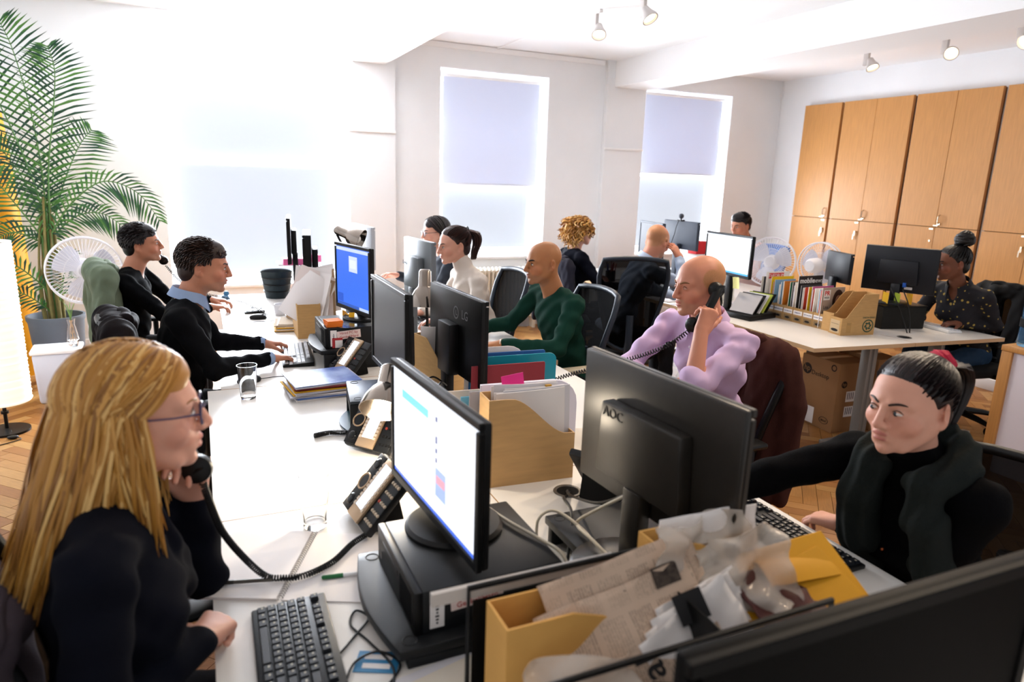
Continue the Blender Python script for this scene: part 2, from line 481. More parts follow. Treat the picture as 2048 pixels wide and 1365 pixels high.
spot_lamp((2.95, 5.03, CZ - .018), (-.25, -.5, -.85), 'white track spotlight hanging at the far end of the middle track', 40)
spot_lamp((2.95, 4.38, CZ - .018), (.2, -.55, -.8), 'white track spotlight cut by the top edge of the picture', 40)
spot_lamp((2.95, 2.55, CZ - .018), (-.62, -.25, -.75), 'white track spotlight on the middle track above the lilac-shirted man', 55)
spot_lamp((2.95, 1.55, CZ - .018), (-.72, -.12, -.68), 'white track spotlight at the near end of the middle track', 60)
spot_lamp((5.82, 4.88, CZ - .018), (-.1, -.5, -.85), 'white track spotlight nearest the corner on the wardrobe-side track', 34)
spot_lamp((5.82, 4.12, CZ - .018), (-.75, -.62, -.55), 'brightly glowing track spotlight aimed at the camera', 34)
spot_lamp((5.82, 3.52, CZ - .018), (-.9, .1, -.55), 'white track spotlight at the top right corner turned sideways', 34)
# ================================================================== desks
DZ = .72
def desk(poly, lab, legs, ports=(), group='white office desks'):
    cx = sum(p[0] for p in poly) / len(poly); cy = sum(p[1] for p in poly) / len(poly)
    t = thing('office_desk', lab, 'desk', (cx, cy, 0), 0, group)
    m = MB(); pl = [(p[0] - cx, p[1] - cy) for p in poly]; n = len(pl)
    m.prism(pl, DZ - .025, DZ); m.mi = [0, 0] + [1] * n
    m.build('desk_top', [DESKTOP, DESKEDGE], t)
    for (lx, ly, dx) in legs:
        l = MB(); l.box((lx - cx, ly - cy, .36), (.05, .07, .66)); l.box((lx - cx + dx * .02, ly - cy, .36), (.035, .095, .60))
        l.build('leg', GREYM, t, bevel=.008)
        l = MB(); l.box((lx - cx, ly - cy, .018), (.62, .055, .03)); l.build('foot', GREYM, t, bevel=.008)
        l = MB(); l.box((lx - cx, ly - cy, DZ - .043), (.60, .05, .032)); l.build('bracket', GREYM, t, bevel=.004)
    for (px, py) in ports:
        l = MB(); M = Matrix.Translation((px - cx, py - cy, DZ)); l.lathe([(.034, .0005), (.036, .003), (.043, .003), (.045, .0005)], 28, M, cap=False)
        l.build('cable_port', mat('port_grey', '#77726b', .4, metal=.4), t, smooth=True)
        l = MB(); l.lathe([(0, .0008), (.034, .0008)], 28, M, cap=False); l.build('port_hole', BLACKM, t)
    return t
def rect(x0, x1, y0, y1): return [(x0, y0), (x1, y0), (x1, y1), (x0, y1)]
desk(rect(-.03, .752, .62, 1.864), 'white desk where the blonde woman sits, nearest on the left', [(.36, .78, 1), (.36, 1.72, 1)])
desk(rect(-.02, .752, 1.868, 3.106), 'white empty-seat desk with two pint glasses and the black riser', [(.36, 2.02, 1), (.36, 2.95, 1)])
desk(rect(.035, .782, 3.112, 4.353), 'white desk of the man in the dark jumper with a blue collar', [(.40, 3.27, 1), (.40, 4.2, 1)])
desk(rect(.085, .802, 4.357, 5.60), 'white desk of the man in black holding a phone with his shoulder', [(.44, 4.51, 1), (.44, 5.45, 1)])
desk(rect(.756, 1.525, .62, 1.864), 'white desk of the woman in the dark scarf, nearest on the right', [(1.14, .78, -1), (1.14, 1.72, -1)], [(.985, 1.70)])
desk(rect(.756, 1.645, 1.868, 3.108), 'white desk of the man in the lilac shirt, papers on it', [(1.2, 2.02, -1), (1.2, 2.95, -1)])
desk(rect(.786, 1.70, 3.112, 4.353), 'white desk of the man in the green top', [(1.24, 3.27, -1), (1.24, 4.2, -1)])
desk(rect(.806, 1.71, 4.357, 5.60), 'white desk of the woman in the cream polo neck', [(1.25, 4.51, -1), (1.25, 5.45, -1)])
desk(rect(.25, 1.55, -.25, .60), 'white end desk carrying the dark monitor at the bottom edge of the picture', [(.9, -.1, 1), (.9, .5, 1)])
desk([(3.33, 2.885), (4.118, 2.80), (4.118, 4.05), (3.37, 4.05)], 'white desk with the row of magazine files on it', [(3.98, 3.02, 1), (3.74, 3.9, 1)])
desk([(4.122, 2.80), (4.90, 2.717), (4.90, 4.05), (4.122, 4.05)], 'white desk of the woman with the black hair bun', [(4.58, 2.95, -1), (4.5, 3.9, -1)], [(4.20, 2.94)])
desk(rect(3.38, 4.118, 4.055, 5.30), 'white desk of the man in the pale blue shirt', [(3.75, 4.2, 1), (3.75, 5.15, 1)])
desk(rect(4.122, 4.88, 4.055, 5.30), 'white desk with the two white fans', [(4.5, 4.2, -1), (4.5, 5.15, -1)])
desk(rect(3.40, 4.118, 5.305, 6.50), 'white desk of the curly-haired woman', [(3.75, 5.45, 1), (3.75, 6.35, 1)])
desk(rect(4.122, 4.88, 5.305, 6.50), 'white desk of the dark-haired man in the pink shirt', [(4.5, 5.45, -1), (4.5, 6.35, -1)])

# ================================================================== monitors
def screen_mat(name, items, bgc, strength=1.0):
    """lit display: flat rectangles drawn on the panel by nodes; coordinates 0..1 across and up"""
    m = bpy.data.materials.new(name); m.use_nodes = True; nt = m.node_tree
    b = nt.nodes['Principled BSDF']; b.inputs['Roughness'].default_value = .25; b.inputs['Base Color'].default_value = (.01, .01, .012, 1)
    tc = nt.nodes.new('ShaderNodeTexCoord'); sp = nt.nodes.new('ShaderNodeSeparateXYZ'); nt.links.new(tc.outputs['Generated'], sp.inputs[0])
    cur = nt.nodes.new('ShaderNodeRGB'); cur.outputs[0].default_value = (*lin(bgc), 1); cur = cur.outputs[0]
    def gt(sock, v):
        n = nt.nodes.new('ShaderNodeMath'); n.operation = 'GREATER_THAN'; nt.links.new(sock, n.inputs[0]); n.inputs[1].default_value = v; return n.outputs[0]
    def mul(a, b2):
        n = nt.nodes.new('ShaderNodeMath'); n.operation = 'MULTIPLY'; nt.links.new(a, n.inputs[0]); nt.links.new(b2, n.inputs[1]); return n.outputs[0]
    def inv(a):
        n = nt.nodes.new('ShaderNodeMath'); n.operation = 'SUBTRACT'; n.inputs[0].default_value = 1; nt.links.new(a, n.inputs[1]); return n.outputs[0]
    ux, uy = sp.outputs[1], sp.outputs[2]
    for (x0, x1, y0, y1, c) in items:
        f = mul(mul(gt(ux, x0), inv(gt(ux, x1))), mul(gt(uy, y0), inv(gt(uy, y1))))
        mx = nt.nodes.new('ShaderNodeMix'); mx.data_type = 'RGBA'; nt.links.new(f, mx.inputs[0]); nt.links.new(cur, mx.inputs[6]); mx.inputs[7].default_value = (*lin(c), 1)
        cur = mx.outputs[2]
    nt.links.new(cur, b.inputs['Emission Color']); b.inputs['Emission Strength'].default_value = strength
    return m
OFF = mat('dark_screen', '#15171b', .34, spec=.5)
def monitor(lab, ctr, zb, w, h, nrm, stand=None, screen=None, back='box', logo=None, tilt=0., shell=None, base=('disc', .11), group='computer monitors', bez=.016, thick=.03, neckoff=.06, name='monitor', off=(0, 0)):
    """ctr: panel centre in the world; nrm: azimuth (deg, from +X) the screen faces; zb: height the foot stands on"""
    a = R(nrm)
    t = thing(name, lab, 'monitor', (ctr[0] - math.cos(a) * neckoff, ctr[1] - math.sin(a) * neckoff, zb), a, group)
    shell = shell or BLACK
    zc = ctr[2] - zb
    Mt = Matrix.Translation((neckoff, 0, zc)) @ Matrix.Rotation(-tilt, 4, 'Y')
    m = MB(); m.X = Mt
    m.box((thick / 2 - .006, 0, h / 2 - bez / 2), (.014, w, bez)); m.box((thick / 2 - .006, 0, -h / 2 + bez * .65), (.014, w, bez * 1.3))
    for s in (-1, 1): m.box((thick / 2 - .006, s * (w / 2 - bez / 2), -bez * .15), (.014, bez, h - 2.3 * bez))
    m.build('bezel', shell, t, bevel=.002, seg=1)
    m = MB(); m.X = Mt; m.box((-.004, 0, 0), (thick - .010, w - .002, h - .002)); m.build('back_shell', shell, t, bevel=.006)
    m = MB(); m.X = Mt; m.box((thick / 2 - .005, 0, bez * .15), (.004, w - 2 * bez + .001, h - 2.3 * bez + .001)); m.build('screen', screen or OFF, t)
    if back == 'box':
        m = MB(); m.X = Mt
        W, Hh = w * .56, h * .56; m.prism([(-W / 2, -Hh / 2 - .01), (W / 2, -Hh / 2 - .01), (W / 2 - .012, Hh / 2 - .02), (-W / 2 + .012, Hh / 2 - .02)], 0, .036,
                Matrix(((0, 0, -1, -thick / 2), (1, 0, 0, 0), (0, 1, 0, 0), (0, 0, 0, 1))))
        m.build('electronics_cover', shell, t, bevel=.007)
    elif back == 'tall':
        m = MB(); m.X = Mt; m.box((-thick / 2 - .02, 0, -h * .18), (.042, w * .24, h * .62)); m.build('electronics_cover', shell, t, bevel=.006)
    if logo:
        for (s, sz, y, z, mt_) in logo:
            text('lettering', s, sz, mt_, t, Mt @ frame((-thick / 2 - (.037 if back == 'box' and abs(y) < w * .28 and abs(z) < h * .28 else .0003), y, z), (0, -1, 0), (0, 0, 1)))
    bx, by = off
    m = MB(); q_ = neckoff - thick / 2 - .004; m.prism([(q_ - .036, -.03), (q_, -.03), (q_, .03), (q_ - .036, .03)], .01, max(.04, zc - h * .30)); m.build('stand_neck', shell, t, bevel=.005)
    if base[0] == 'disc':
        r = base[1]; m = MB(); m.lathe([(0, 0), (r, 0), (r, .006), (r * .93, .013), (.05, .019), (0, .02)], 40); m.build('stand_base', shell, t, smooth=True)
    else:
        m = MB(); m.box((.02, 0, .008), (base[1], base[1] * 1.35, .016)); m.build('stand_base', shell, t, bevel=.006)
    return t
GLOGO = mat('logo_grey', '#6d6d70', .4)
DLOGO = mat('logo_dark', '#2a2724', .5)
SCR1 = screen_mat('webpage_screen', [(.0, 1, .93, 1, '#e4e9f4'), (.13, .48, .77, .84, '#7fd3e0'), (.57, .59, .80, .84, '#3b4a86'), (.57, .59, .62, .68, '#3b4a86'), (.57, .59, .54, .58, '#3b4a86'), (.57, .59, .46, .50, '#3b4a86'), (.57, .69, .18, .42, '#8fa6d8'), (.58, .68, .29, .36, '#d98fa4'),
                                        (.08, .5, .30, .308, '#c9d2e6'), (.08, .5, .38, .388, '#c9d2e6'), (.08, .46, .46, .468, '#c9d2e6'), (.08, .48, .54, .548, '#c9d2e6'), (.08, .5, .62, .628, '#c9d2e6'), (0, 1, 0, .035, '#4a6fe0')], '#f3f6ff', 1.0)
SCR2 = screen_mat('blue_desktop_screen', [(0, 1, .93, .985, '#c3d1ee'), (.40, .66, .60, .86, '#c9d4ea'), (.43, .62, .66, .8, '#dbe3f2'), (0, 1, 0, .05, '#2f58b5'), (.70, 1, 0, .05, '#b8c9ea'), (.02, .2, .06, .2, '#2a58c8')], '#3a6fe6', .9)
SCR3 = screen_mat('white_document_screen', [(0, 1, 0, .05, '#4aa3e8'), (.03, 1, .96, 1, '#dfeeff')], '#ffffff', 1.2)

monitor('wide black monitor showing a white webpage beside the blonde woman', (.447, 1.375, 1.055), .862, .52, .315, 184, screen=SCR1, base=('disc', .115), neckoff=.05)
monitor('black switched-off monitor on the black desk riser', (.60, 2.36, 1.115), .852, .49, .34, 180, base=('disc', .12), screen=OFF, neckoff=.05)
monitor('square-ish monitor with a bright blue desktop and sticky notes below', (.70, 3.49, 1.135), .925, .40, .345, 194, screen=SCR2, base=('disc', .11), neckoff=.05)
lg = monitor('black monitor back with a round face logo, in front of the man in green', (.90, 2.50, 1.06), DZ, .53, .33, 3, back='tall', logo=[('LG', .05, -.115, .085, GLOGO)], base=('rect', .17), neckoff=.06)
m = MB(); m.lathe([(.020, 0), (.026, .0006)], 28, Matrix.Translation((.06, 0, 1.06 - DZ)) @ frame((-.0153, -.03, .085), (0, -1, 0), (0, 0, 1)), cap=False); m.build('round_emblem', GLOGO, lg)
m = MB(); m.X = Matrix.Translation((.06, 0, 1.06 - DZ)) @ frame((-.0155, -.03, .085), (0, -1, 0), (0, 0, 1)); m.box((0, 0, 0), (.004, .018, .0006)); m.box((.005, -.008, 0), (.012, .004, .0006)); m.build('emblem_mark', GLOGO, lg)
aoc = monitor('large black monitor seen from behind, reflecting warm light, facing the woman in the scarf', (.888, 1.165, 1.09), .80, .525, .335, 4, back='box', logo=[('AOC', .034, .088, .052, DLOGO)], base=('disc', .125), neckoff=.055, thick=.028, shell=mat('warm_black_plastic', '#26221e', .33, var=.1, vscale=40))
m = MB(); m.X = Matrix.Translation((.055, 0, .29)) @ frame((-.0145, -.135, -.145), (0, -1, 0), (0, 0, 1)); m.box((0, 0, 0), (.05, .02, .0006)); m.build('rating_label', PAPER, aoc)
m = MB(); m.X = Matrix.Translation((.055, 0, .29)) @ frame((-.0145, -.175, -.145), (0, -1, 0), (0, 0, 1))
for i in range(4):
    for j in range(3): m.box((-.010 + i * .007, -.007 + j * .007, 0), (.005, .004, .0006))
o = m.build('warning_icons', PAPER, aoc); o['kind'] = 'stuff'
monitor('silvery-backed monitor in front of the woman in the cream polo neck', (1.12, 3.75, 1.14), DZ, .42, .34, 5, back='box', shell=mat('silver_grey_plastic', '#6f7478', .35, metal=.2), base=('rect', .18), logo=[('BenQ', .03, .09, .03, DLOGO)])
monitor('pale grey-backed monitor at the far end of the desks by the window pier', (1.03, 4.83, 1.165), DZ, .46, .29, 6, back='none', shell=mat('pale_grey_plastic', '#b9bcc2', .4), base=('rect', .18))
monitor('thin black monitor seen edge-on, the taller one against the big window', (.56, 5.02, 1.20), DZ, .46, .31, 173, base=('disc', .1), thick=.026)
monitor('thicker black monitor seen edge-on, just above the pile of tilted papers', (.59, 4.36, 1.13), DZ, .44, .34, 172, base=('disc', .1), thick=.05)
monitor('monitor showing a white page, behind the lilac-shirted man', (3.634, 4.05, 1.155), DZ, .57, .31, 174, screen=SCR3, base=('disc', .11))
m12 = monitor('big black monitor back in front of the woman with the bun', (4.50, 3.27, 1.12), .885, .47, .32, 24, back='box', base=('disc', .10), thick=.026, shell=mat('navy_black_plastic', '#15181f', .4))
m = MB(); m.X = Matrix.Translation((.06, 0, .235)) @ frame((-.0135, -.075, -.125), (0, -1, 0), (0, 0, 1)); m.box((0, 0, 0), (.05, .018, .0006)); m.build('rating_label', PAPER, m12)
m = MB(); m.X = Matrix.Translation((.06, 0, .235)); m.box((-.04, -.055, -.10), (.03, .022, .032)); m.build('video_plug', mat('vga_blue', '#2159b8', .4), m12, bevel=.003)
monitor('small dark monitor turned away, left of the big one by the wardrobes', (4.24, 3.56, 1.105), DZ, .30, .22, -18, back='none', base=('rect', .14), thick=.03, shell=mat('navy_black_plastic', '#15181f', .4), logo=[('LG', .03, .04, -.07, GLOGO)])
wm = monitor('dark monitor back with a webcam clipped on top', (3.93, 5.02, 1.215), DZ, .46, .25, 2, back='none', base=('rect', .16), shell=mat('slate_plastic', '#3a4250', .5))
m = MB(); m.box((.05, 0, .625), (.045, .05, .012)); m.build('webcam_clip', BLACK, wm); m = MB(); m.ell((.05, 0, .662), (.024, .024, .024)); m.cyl((.05, 0, .625), (.05, 0, .65), .007); m.build('webcam', mat('webcam_grey', '#474c55', .3), wm, smooth=True)
m = MB(); m.tube(spline([(.03, 0, .63), (.02, .02, .57), (.03, .05, .5), (.02, .07, .4), (.03, .03, .3)]), .003, 6); m.build('webcam_cable', CABLE, wm)
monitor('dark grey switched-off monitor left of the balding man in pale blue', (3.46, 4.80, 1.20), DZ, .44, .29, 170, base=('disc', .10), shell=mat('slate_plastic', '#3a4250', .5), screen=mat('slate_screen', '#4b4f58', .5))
monitor('dark switched-off monitor filling the bottom right corner of the picture', (.775, .508, .965), DZ, .64, .37, -91, base=('rect', .2), bez=.02, screen=mat('near_dark_screen', '#060505', .6, spec=.06), shell=mat('near_black_plastic', '#080707', .55, spec=.12), thick=.034, neckoff=.06)

# ================================================================== office chairs
MESHB = thin('chair_mesh', '#050506', .05, .9, .05)
def chair(loc, rz, lab, frame_m=None, mesh_m=None, top=1.02, hw=.225, arms=True, armcol=None, recline=.12, group='office chairs', pinch=.75, seatz=.47):
    """chair faces local +X; loc on the floor"""
    t = thing('office_chair', lab, 'chair', (loc[0], loc[1], 0), rz, group)
    fm = frame_m or BLACK
    m = MB()
    def seatf(u, v):
        x = -.22 + .46 * u; y = -.235 + .47 * v
        e = max(abs(u - .5), abs(v - .5)) * 2
        return (x, y, seatz - .03 * max(0, u - .8) * 5 * .6 + .012 * (abs(v - .5) * 2) ** 2)
    pl = []
    for i in range(20):
        a = 2 * PI * i / 20; c, s = math.cos(a), math.sin(a)
        pl.append((.01 + .235 * math.copysign(abs(c) ** .5, c), .24 * math.copysign(abs(s) ** .5, s)))
    m.prism(pl, seatz - .07, seatz); m.build('seat', mat('seat_fabric', '#141416', .9, bump=.3, bscale=400), t, bevel=.025, seg=3)
    b0 = seatz + .06
    def half(v): # half width of the back at height fraction v
        return hw * (pinch + (1 - pinch) * math.sin(min(1, v * 1.15) * PI / 2) ** 1.2) * (1 - .10 * max(0, v - .85) / .15)
    def bx(v, u=0.): return -.22 - recline * v - .05 * math.sin(v * PI) * -.4 - .03 * (1 - (u) ** 2)
    N = 10; loop = []
    for i in range(N + 1): v = i / N; loop.append((bx(v, 1), half(v), b0 + (top - b0) * v))
    for i in range(1, 6): u = 1 - 2 * i / 6; loop.append((bx(1.02, u), half(1) * u, top + .018 * (1 - u * u)))
    for i in range(N, -1, -1): v = i / N; loop.append((bx(v, 1), -half(v), b0 + (top - b0) * v))
    for i in range(1, 6): u = -1 + 2 * i / 6; loop.append((bx(-.02, u), half(0) * u, b0 - .05 * (1 - u * u)))
    m = MB(); m.tube(loop, .017, 8, closed=True); m.build('back_frame', fm, t, smooth=True, ang=60)
    m = MB(); m.sheet(lambda u, v: (bx(v, 2 * u - 1), half(v) * (2 * u - 1), b0 - .03 + (top - b0 + .03) * v + .012 * (1 - (2 * u - 1) ** 2) * v), 8, 12)
    m.build('back_mesh', mesh_m or MESHB, t, smooth=True)
    m = MB(); m.tube(spline([(-.05, 0, seatz - .10), (-.24, 0, seatz - .09), (-.285, 0, seatz + .05), (bx(.35), 0, b0 + (top - b0) * .35)]), [.03] * 17 + [.026] * 8, 8); m.build('back_spine', fm, t, smooth=True)
    if arms:
        for s in (-1, 1):
            m = MB(); m.tube(spline([(-.02, s * .2, seatz - .06), (-.02, s * .29, seatz - .03), (-.02, s * .295, seatz + .17)]), .017, 8); a_ = m.build('arm_post', fm, t, smooth=True)
            m = MB(); m.box((.0, s * .295, seatz + .185), (.25, .075, .026)); m.build('arm_pad', armcol or fm, t, bevel=.012)
    m = MB(); m.cyl((0, 0, .09), (0, 0, seatz - .08), .028); m.cyl((0, 0, .09), (0, 0, .26), .036); m.build('gas_column', BLACKM, t, smooth=True)
    for k in range(5):
        a = 2 * PI * k / 5 + .3; c, s = math.cos(a), math.sin(a)
        m = MB(); m.tube([(c * .03, s * .03, .10), (c * .2, s * .2, .085), (c * .3, s * .3, .068)], [.028, .022, .015], 8); l = m.build('leg', fm, t, smooth=True)
        m = MB()
        for q in (-1, 1): m.cyl((c * .3 - s * q * .008, s * .3 + c * q * .008, .03), (c * .3 - s * q * .024, s * .3 + c * q * .024, .03), .03, n=14)
        m.cyl((c * .3, s * .3, .03), (c * .3, s * .3, .075), .009); m.build('caster', BLACKM, l, smooth=True)
    return t
BLUEG = mat('blue_grey_plastic', '#2c3540', .4)
chair((-.05, 1.28), R(8), 'office chair of the blonde woman at the left edge')
chair((-.06, 3.42), R(10), 'office chair of the man in the dark jumper with the blue collar', top=.99)
chair((-.26, 4.84), R(8), 'office chair of the man in black, green jacket over it', top=1.02)
chair((1.62, 4.25), R(182), 'office chair of the woman in the cream polo neck', top=1.03, frame_m=BLUEG)
chair((1.77, 3.40), R(182), 'office chair of the man in the green top, pale armrests', top=1.03, frame_m=BLUEG, armcol=mat('armrest_pale', '#b3a78e', .5))
chair((1.88, 2.22), R(180), 'office chair of the man in the lilac shirt under a brown jacket', top=.98, hw=.20)
chair((1.77, 1.03), R(176), 'black mesh-backed office chair of the woman in the scarf', top=.90, hw=.25, arms=False, pinch=.85)
chair((3.08, 5.20), R(4), 'office chair of the curly-haired woman', top=1.0)
chair((2.84, 4.22), R(66), 'office chair with an hourglass mesh back behind the man in pale blue', top=1.14, frame_m=BLUEG, pinch=.58, hw=.24)
chair((3.10, 3.22), R(-12), 'empty black office chair beside the cardboard computer boxes', top=1.02, hw=.21)
chair((5.02, 3.03), R(172), 'office chair of the woman with the bun, black jacket over it', top=1.0)
chair((5.18, 5.47), R(182), 'office chair with a blue back, behind the man in the pink shirt', top=1.04, frame_m=mat('chair_blue', '#2f66ad', .6), mesh_m=mat('chair_blue_cloth', '#2f6fb8', .8))
# ================================================================== figures: smooth-blended volumes turned into one continuous skin
V3 = lambda p: np.array(p, dtype=np.float64)
class Sdf:
    def __init__(s): s.pr = []; s.wr = []
    def _w(s, M, p):
        p = V3(p)
        return p if M is None else M[:3, :3] @ p + M[:3, 3]
    def ell(s, c, r, k=.012, M=None, R3=None, op='+'):
        c = s._w(M, c); Rm = np.eye(3) if R3 is None else np.array(R3)
        if M is not None: Rm = M[:3, :3] @ Rm
        ext = np.abs(Rm) @ V3(r)
        s.pr.append(('e', c, V3(r), Rm, k, op, c - ext, c + ext)); return s
    def cap(s, a, b, ra, rb=None, k=.012, M=None, flat=None, op='+'):
        a = s._w(M, a); b = s._w(M, b); rb = ra if rb is None else rb
        r = max(ra, rb)
        s.pr.append(('c', a, b, (ra, rb), flat, k, op, np.minimum(a, b) - r, np.maximum(a, b) + r)); return s
    def chain(s, pts, rs, k=.012, M=None):
        for i in range(len(pts) - 1): s.cap(pts[i], pts[i + 1], rs[i], rs[i + 1], k, M)
        return s
    def field(s, h, pad=.03):
        lo = np.min([p[-2] for p in s.pr if p[-3] == '+'], axis=0) - pad; hi = np.max([p[-1] for p in s.pr if p[-3] == '+'], axis=0) + pad
        n = np.ceil((hi - lo) / h).astype(int) + 1
        D = np.full(n, .08, np.float32)
        ax = [lo[i] + h * np.arange(n[i]) for i in range(3)]
        for p in s.pr:
            k = p[-4]; op = p[-3]
            i0 = np.maximum(0, np.floor((p[-2] - lo - k - 3 * h - .012) / h).astype(int)); i1 = np.minimum(n, np.ceil((p[-1] - lo + k + 3 * h + .012) / h).astype(int) + 1)
            if np.any(i1 <= i0): continue
            sl = tuple(slice(i0[i], i1[i]) for i in range(3))
            X, Y, Z = np.meshgrid(ax[0][sl[0]], ax[1][sl[1]], ax[2][sl[2]], indexing='ij')
            P = np.stack((X, Y, Z), -1)
            if p[0] == 'e':
                q = (P - p[1]) @ p[3]
                k0 = np.sqrt(((q / p[2]) ** 2).sum(-1)); k1 = np.sqrt(((q / p[2] ** 2) ** 2).sum(-1)) + 1e-9
                d = k0 * (k0 - 1) / k1
            else:
                a, b, (ra, rb), flat = p[1], p[2], p[3], p[4]
                Q = P - a; ab = b - a
                if flat is not None:
                    nv, f = flat; Q = Q + (Q @ nv)[..., None] * nv * (1 / f - 1); ab = ab + (ab @ nv) * nv * (1 / f - 1)
                t = np.clip((Q @ ab) / max(1e-12, ab @ ab), 0, 1)
                d = np.sqrt(((Q - t[..., None] * ab) ** 2).sum(-1)) - (ra + (rb - ra) * t)
            cur = D[sl]
            if op == '+':
                hh = np.maximum(k - np.abs(cur - d), 0) / max(k, 1e-6); D[sl] = np.minimum(cur, d) - hh * hh * k * .25
            else:
                d = -d; hh = np.maximum(k - np.abs(cur - d), 0) / max(k, 1e-6); D[sl] = np.maximum(cur, d) + hh * hh * k * .25
        if s.wr:
            m = np.abs(D) < .03
            I = np.argwhere(m); P = lo + h * I
            w = np.zeros(len(P))
            for (amp, d1, f1, d2, f2, ph) in s.wr:
                w += amp * np.sin(P @ V3(d1) * f1 + 1.6 * np.sin(P @ V3(d2) * f2 + ph) + ph)
            D[m] += w.astype(np.float32)
        return D, lo
    def mesh(s, name, h, mats, zones=(), base=(0, 0, 0), relax=1):
        D, lo = s.field(h)
        S = D < 0
        cnt = np.zeros(tuple(x - 1 for x in S.shape), np.int8)
        for i in (0, 1):
            for j in (0, 1):
                for k in (0, 1): cnt += S[i:S.shape[0] - 1 + i, j:S.shape[1] - 1 + j, k:S.shape[2] - 1 + k]
        act = (cnt > 0) & (cnt < 8)
        idx = np.argwhere(act); N = len(idx)
        vid = np.full(act.shape, -1, np.int32); vid[act] = np.arange(N)
        pos = np.zeros((N, 3)); w = np.zeros(N)
        for axis in range(3):
            e = np.zeros(3, int); e[axis] = 1
            o1, o2 = [a for a in range(3) if a != axis]
            for i in (0, 1):
                for j in (0, 1):
                    a = np.zeros(3, int); a[o1] = i; a[o2] = j
                    p0 = idx + a; p1 = p0 + e
                    d0 = D[p0[:, 0], p0[:, 1], p0[:, 2]]; d1 = D[p1[:, 0], p1[:, 1], p1[:, 2]]
                    mm = (d0 < 0) != (d1 < 0)
                    t = d0[mm] / (d0[mm] - d1[mm])
                    pos[mm] += a + e * t[:, None]; w[mm] += 1
        v = lo + h * (idx + pos / w[:, None])
        quads = []
        for axis in range(3):
            o1, o2 = [a for a in range(3) if a != axis]
            sa = [slice(None)] * 3; sb = [slice(None)] * 3; sa[axis] = slice(0, -1); sb[axis] = slice(1, None)
            ch = S[tuple(sa)] != S[tuple(sb)]
            I = np.argwhere(ch)
            I = I[(I[:, o1] > 0) & (I[:, o2] > 0) & (I[:, o1] < act.shape[o1]) & (I[:, o2] < act.shape[o2])]
            ins = S[I[:, 0], I[:, 1], I[:, 2]]
            def g(d1, d2):
                J = I.copy(); J[:, o1] += d1; J[:, o2] += d2; return vid[J[:, 0], J[:, 1], J[:, 2]]
            q = np.stack((g(-1, -1), g(0, -1), g(0, 0), g(-1, 0)), 1)
            flip = ins if axis != 1 else ~ins
            q[~flip] = q[~flip][:, ::-1]
            quads.append(q)
        q = np.concatenate(quads)
        for _ in range(relax):      # gentle smoothing of the grid steps
            acc = np.zeros_like(v); c = np.zeros(len(v))
            for a in range(4):
                b = (a + 1) % 4
                np.add.at(acc, q[:, a], v[q[:, b]]); np.add.at(c, q[:, a], 1)
                np.add.at(acc, q[:, b], v[q[:, a]]); np.add.at(c, q[:, b], 1)
            v = v * .5 + .5 * acc / np.maximum(c, 1)[:, None]
        me = bpy.data.meshes.new(name)
        vv = (v - V3(base)).astype(np.float32)
        me.vertices.add(len(vv)); me.vertices.foreach_set('co', vv.ravel())
        me.loops.add(q.size); me.loops.foreach_set('vertex_index', q.astype(np.int32).ravel())
        me.polygons.add(len(q)); me.polygons.foreach_set('loop_start', (np.arange(len(q)) * 4).astype(np.int32))
        mats = mats if isinstance(mats, (list, tuple)) else [mats]
        for m in mats: me.materials.append(m)
        if zones:
            W = {}
            for (c, r, Rm, k, val) in zones:
                A = W.setdefault(k, np.zeros(len(v)))
                z = np.sqrt(((((v - c) @ Rm) / V3(r)) ** 2).sum(1)); ww = np.clip((1.13 - z) / .26, 0, 1); ww = ww * ww * (3 - 2 * ww)
                A[:] = A * (1 - ww) + val * ww
        me.update(calc_edges=True); me.validate(); me.shade_smooth()
        if zones:
            for k, A in W.items():
                at = me.attributes.new(k, 'FLOAT', 'POINT'); at.data.foreach_set('value', A.astype(np.float32))
        return me
def hmat(pos, az, pitch=0., roll=0.):
    """head frame: x to the figure's left... columns = side, forward, up"""
    a = R(az)
    Rz = np.array(Matrix.Rotation(a - PI / 2, 3, 'Z')); Rx = np.array(Matrix.Rotation(R(pitch), 3, 'X')); Ry = np.array(Matrix.Rotation(R(roll), 3, 'Y'))
    M = np.eye(4); M[:3, :3] = Rz @ Rx @ Ry; M[:3, 3] = pos
    return M
def unit(v): v = V3(v); return v / max(1e-9, np.linalg.norm(v))
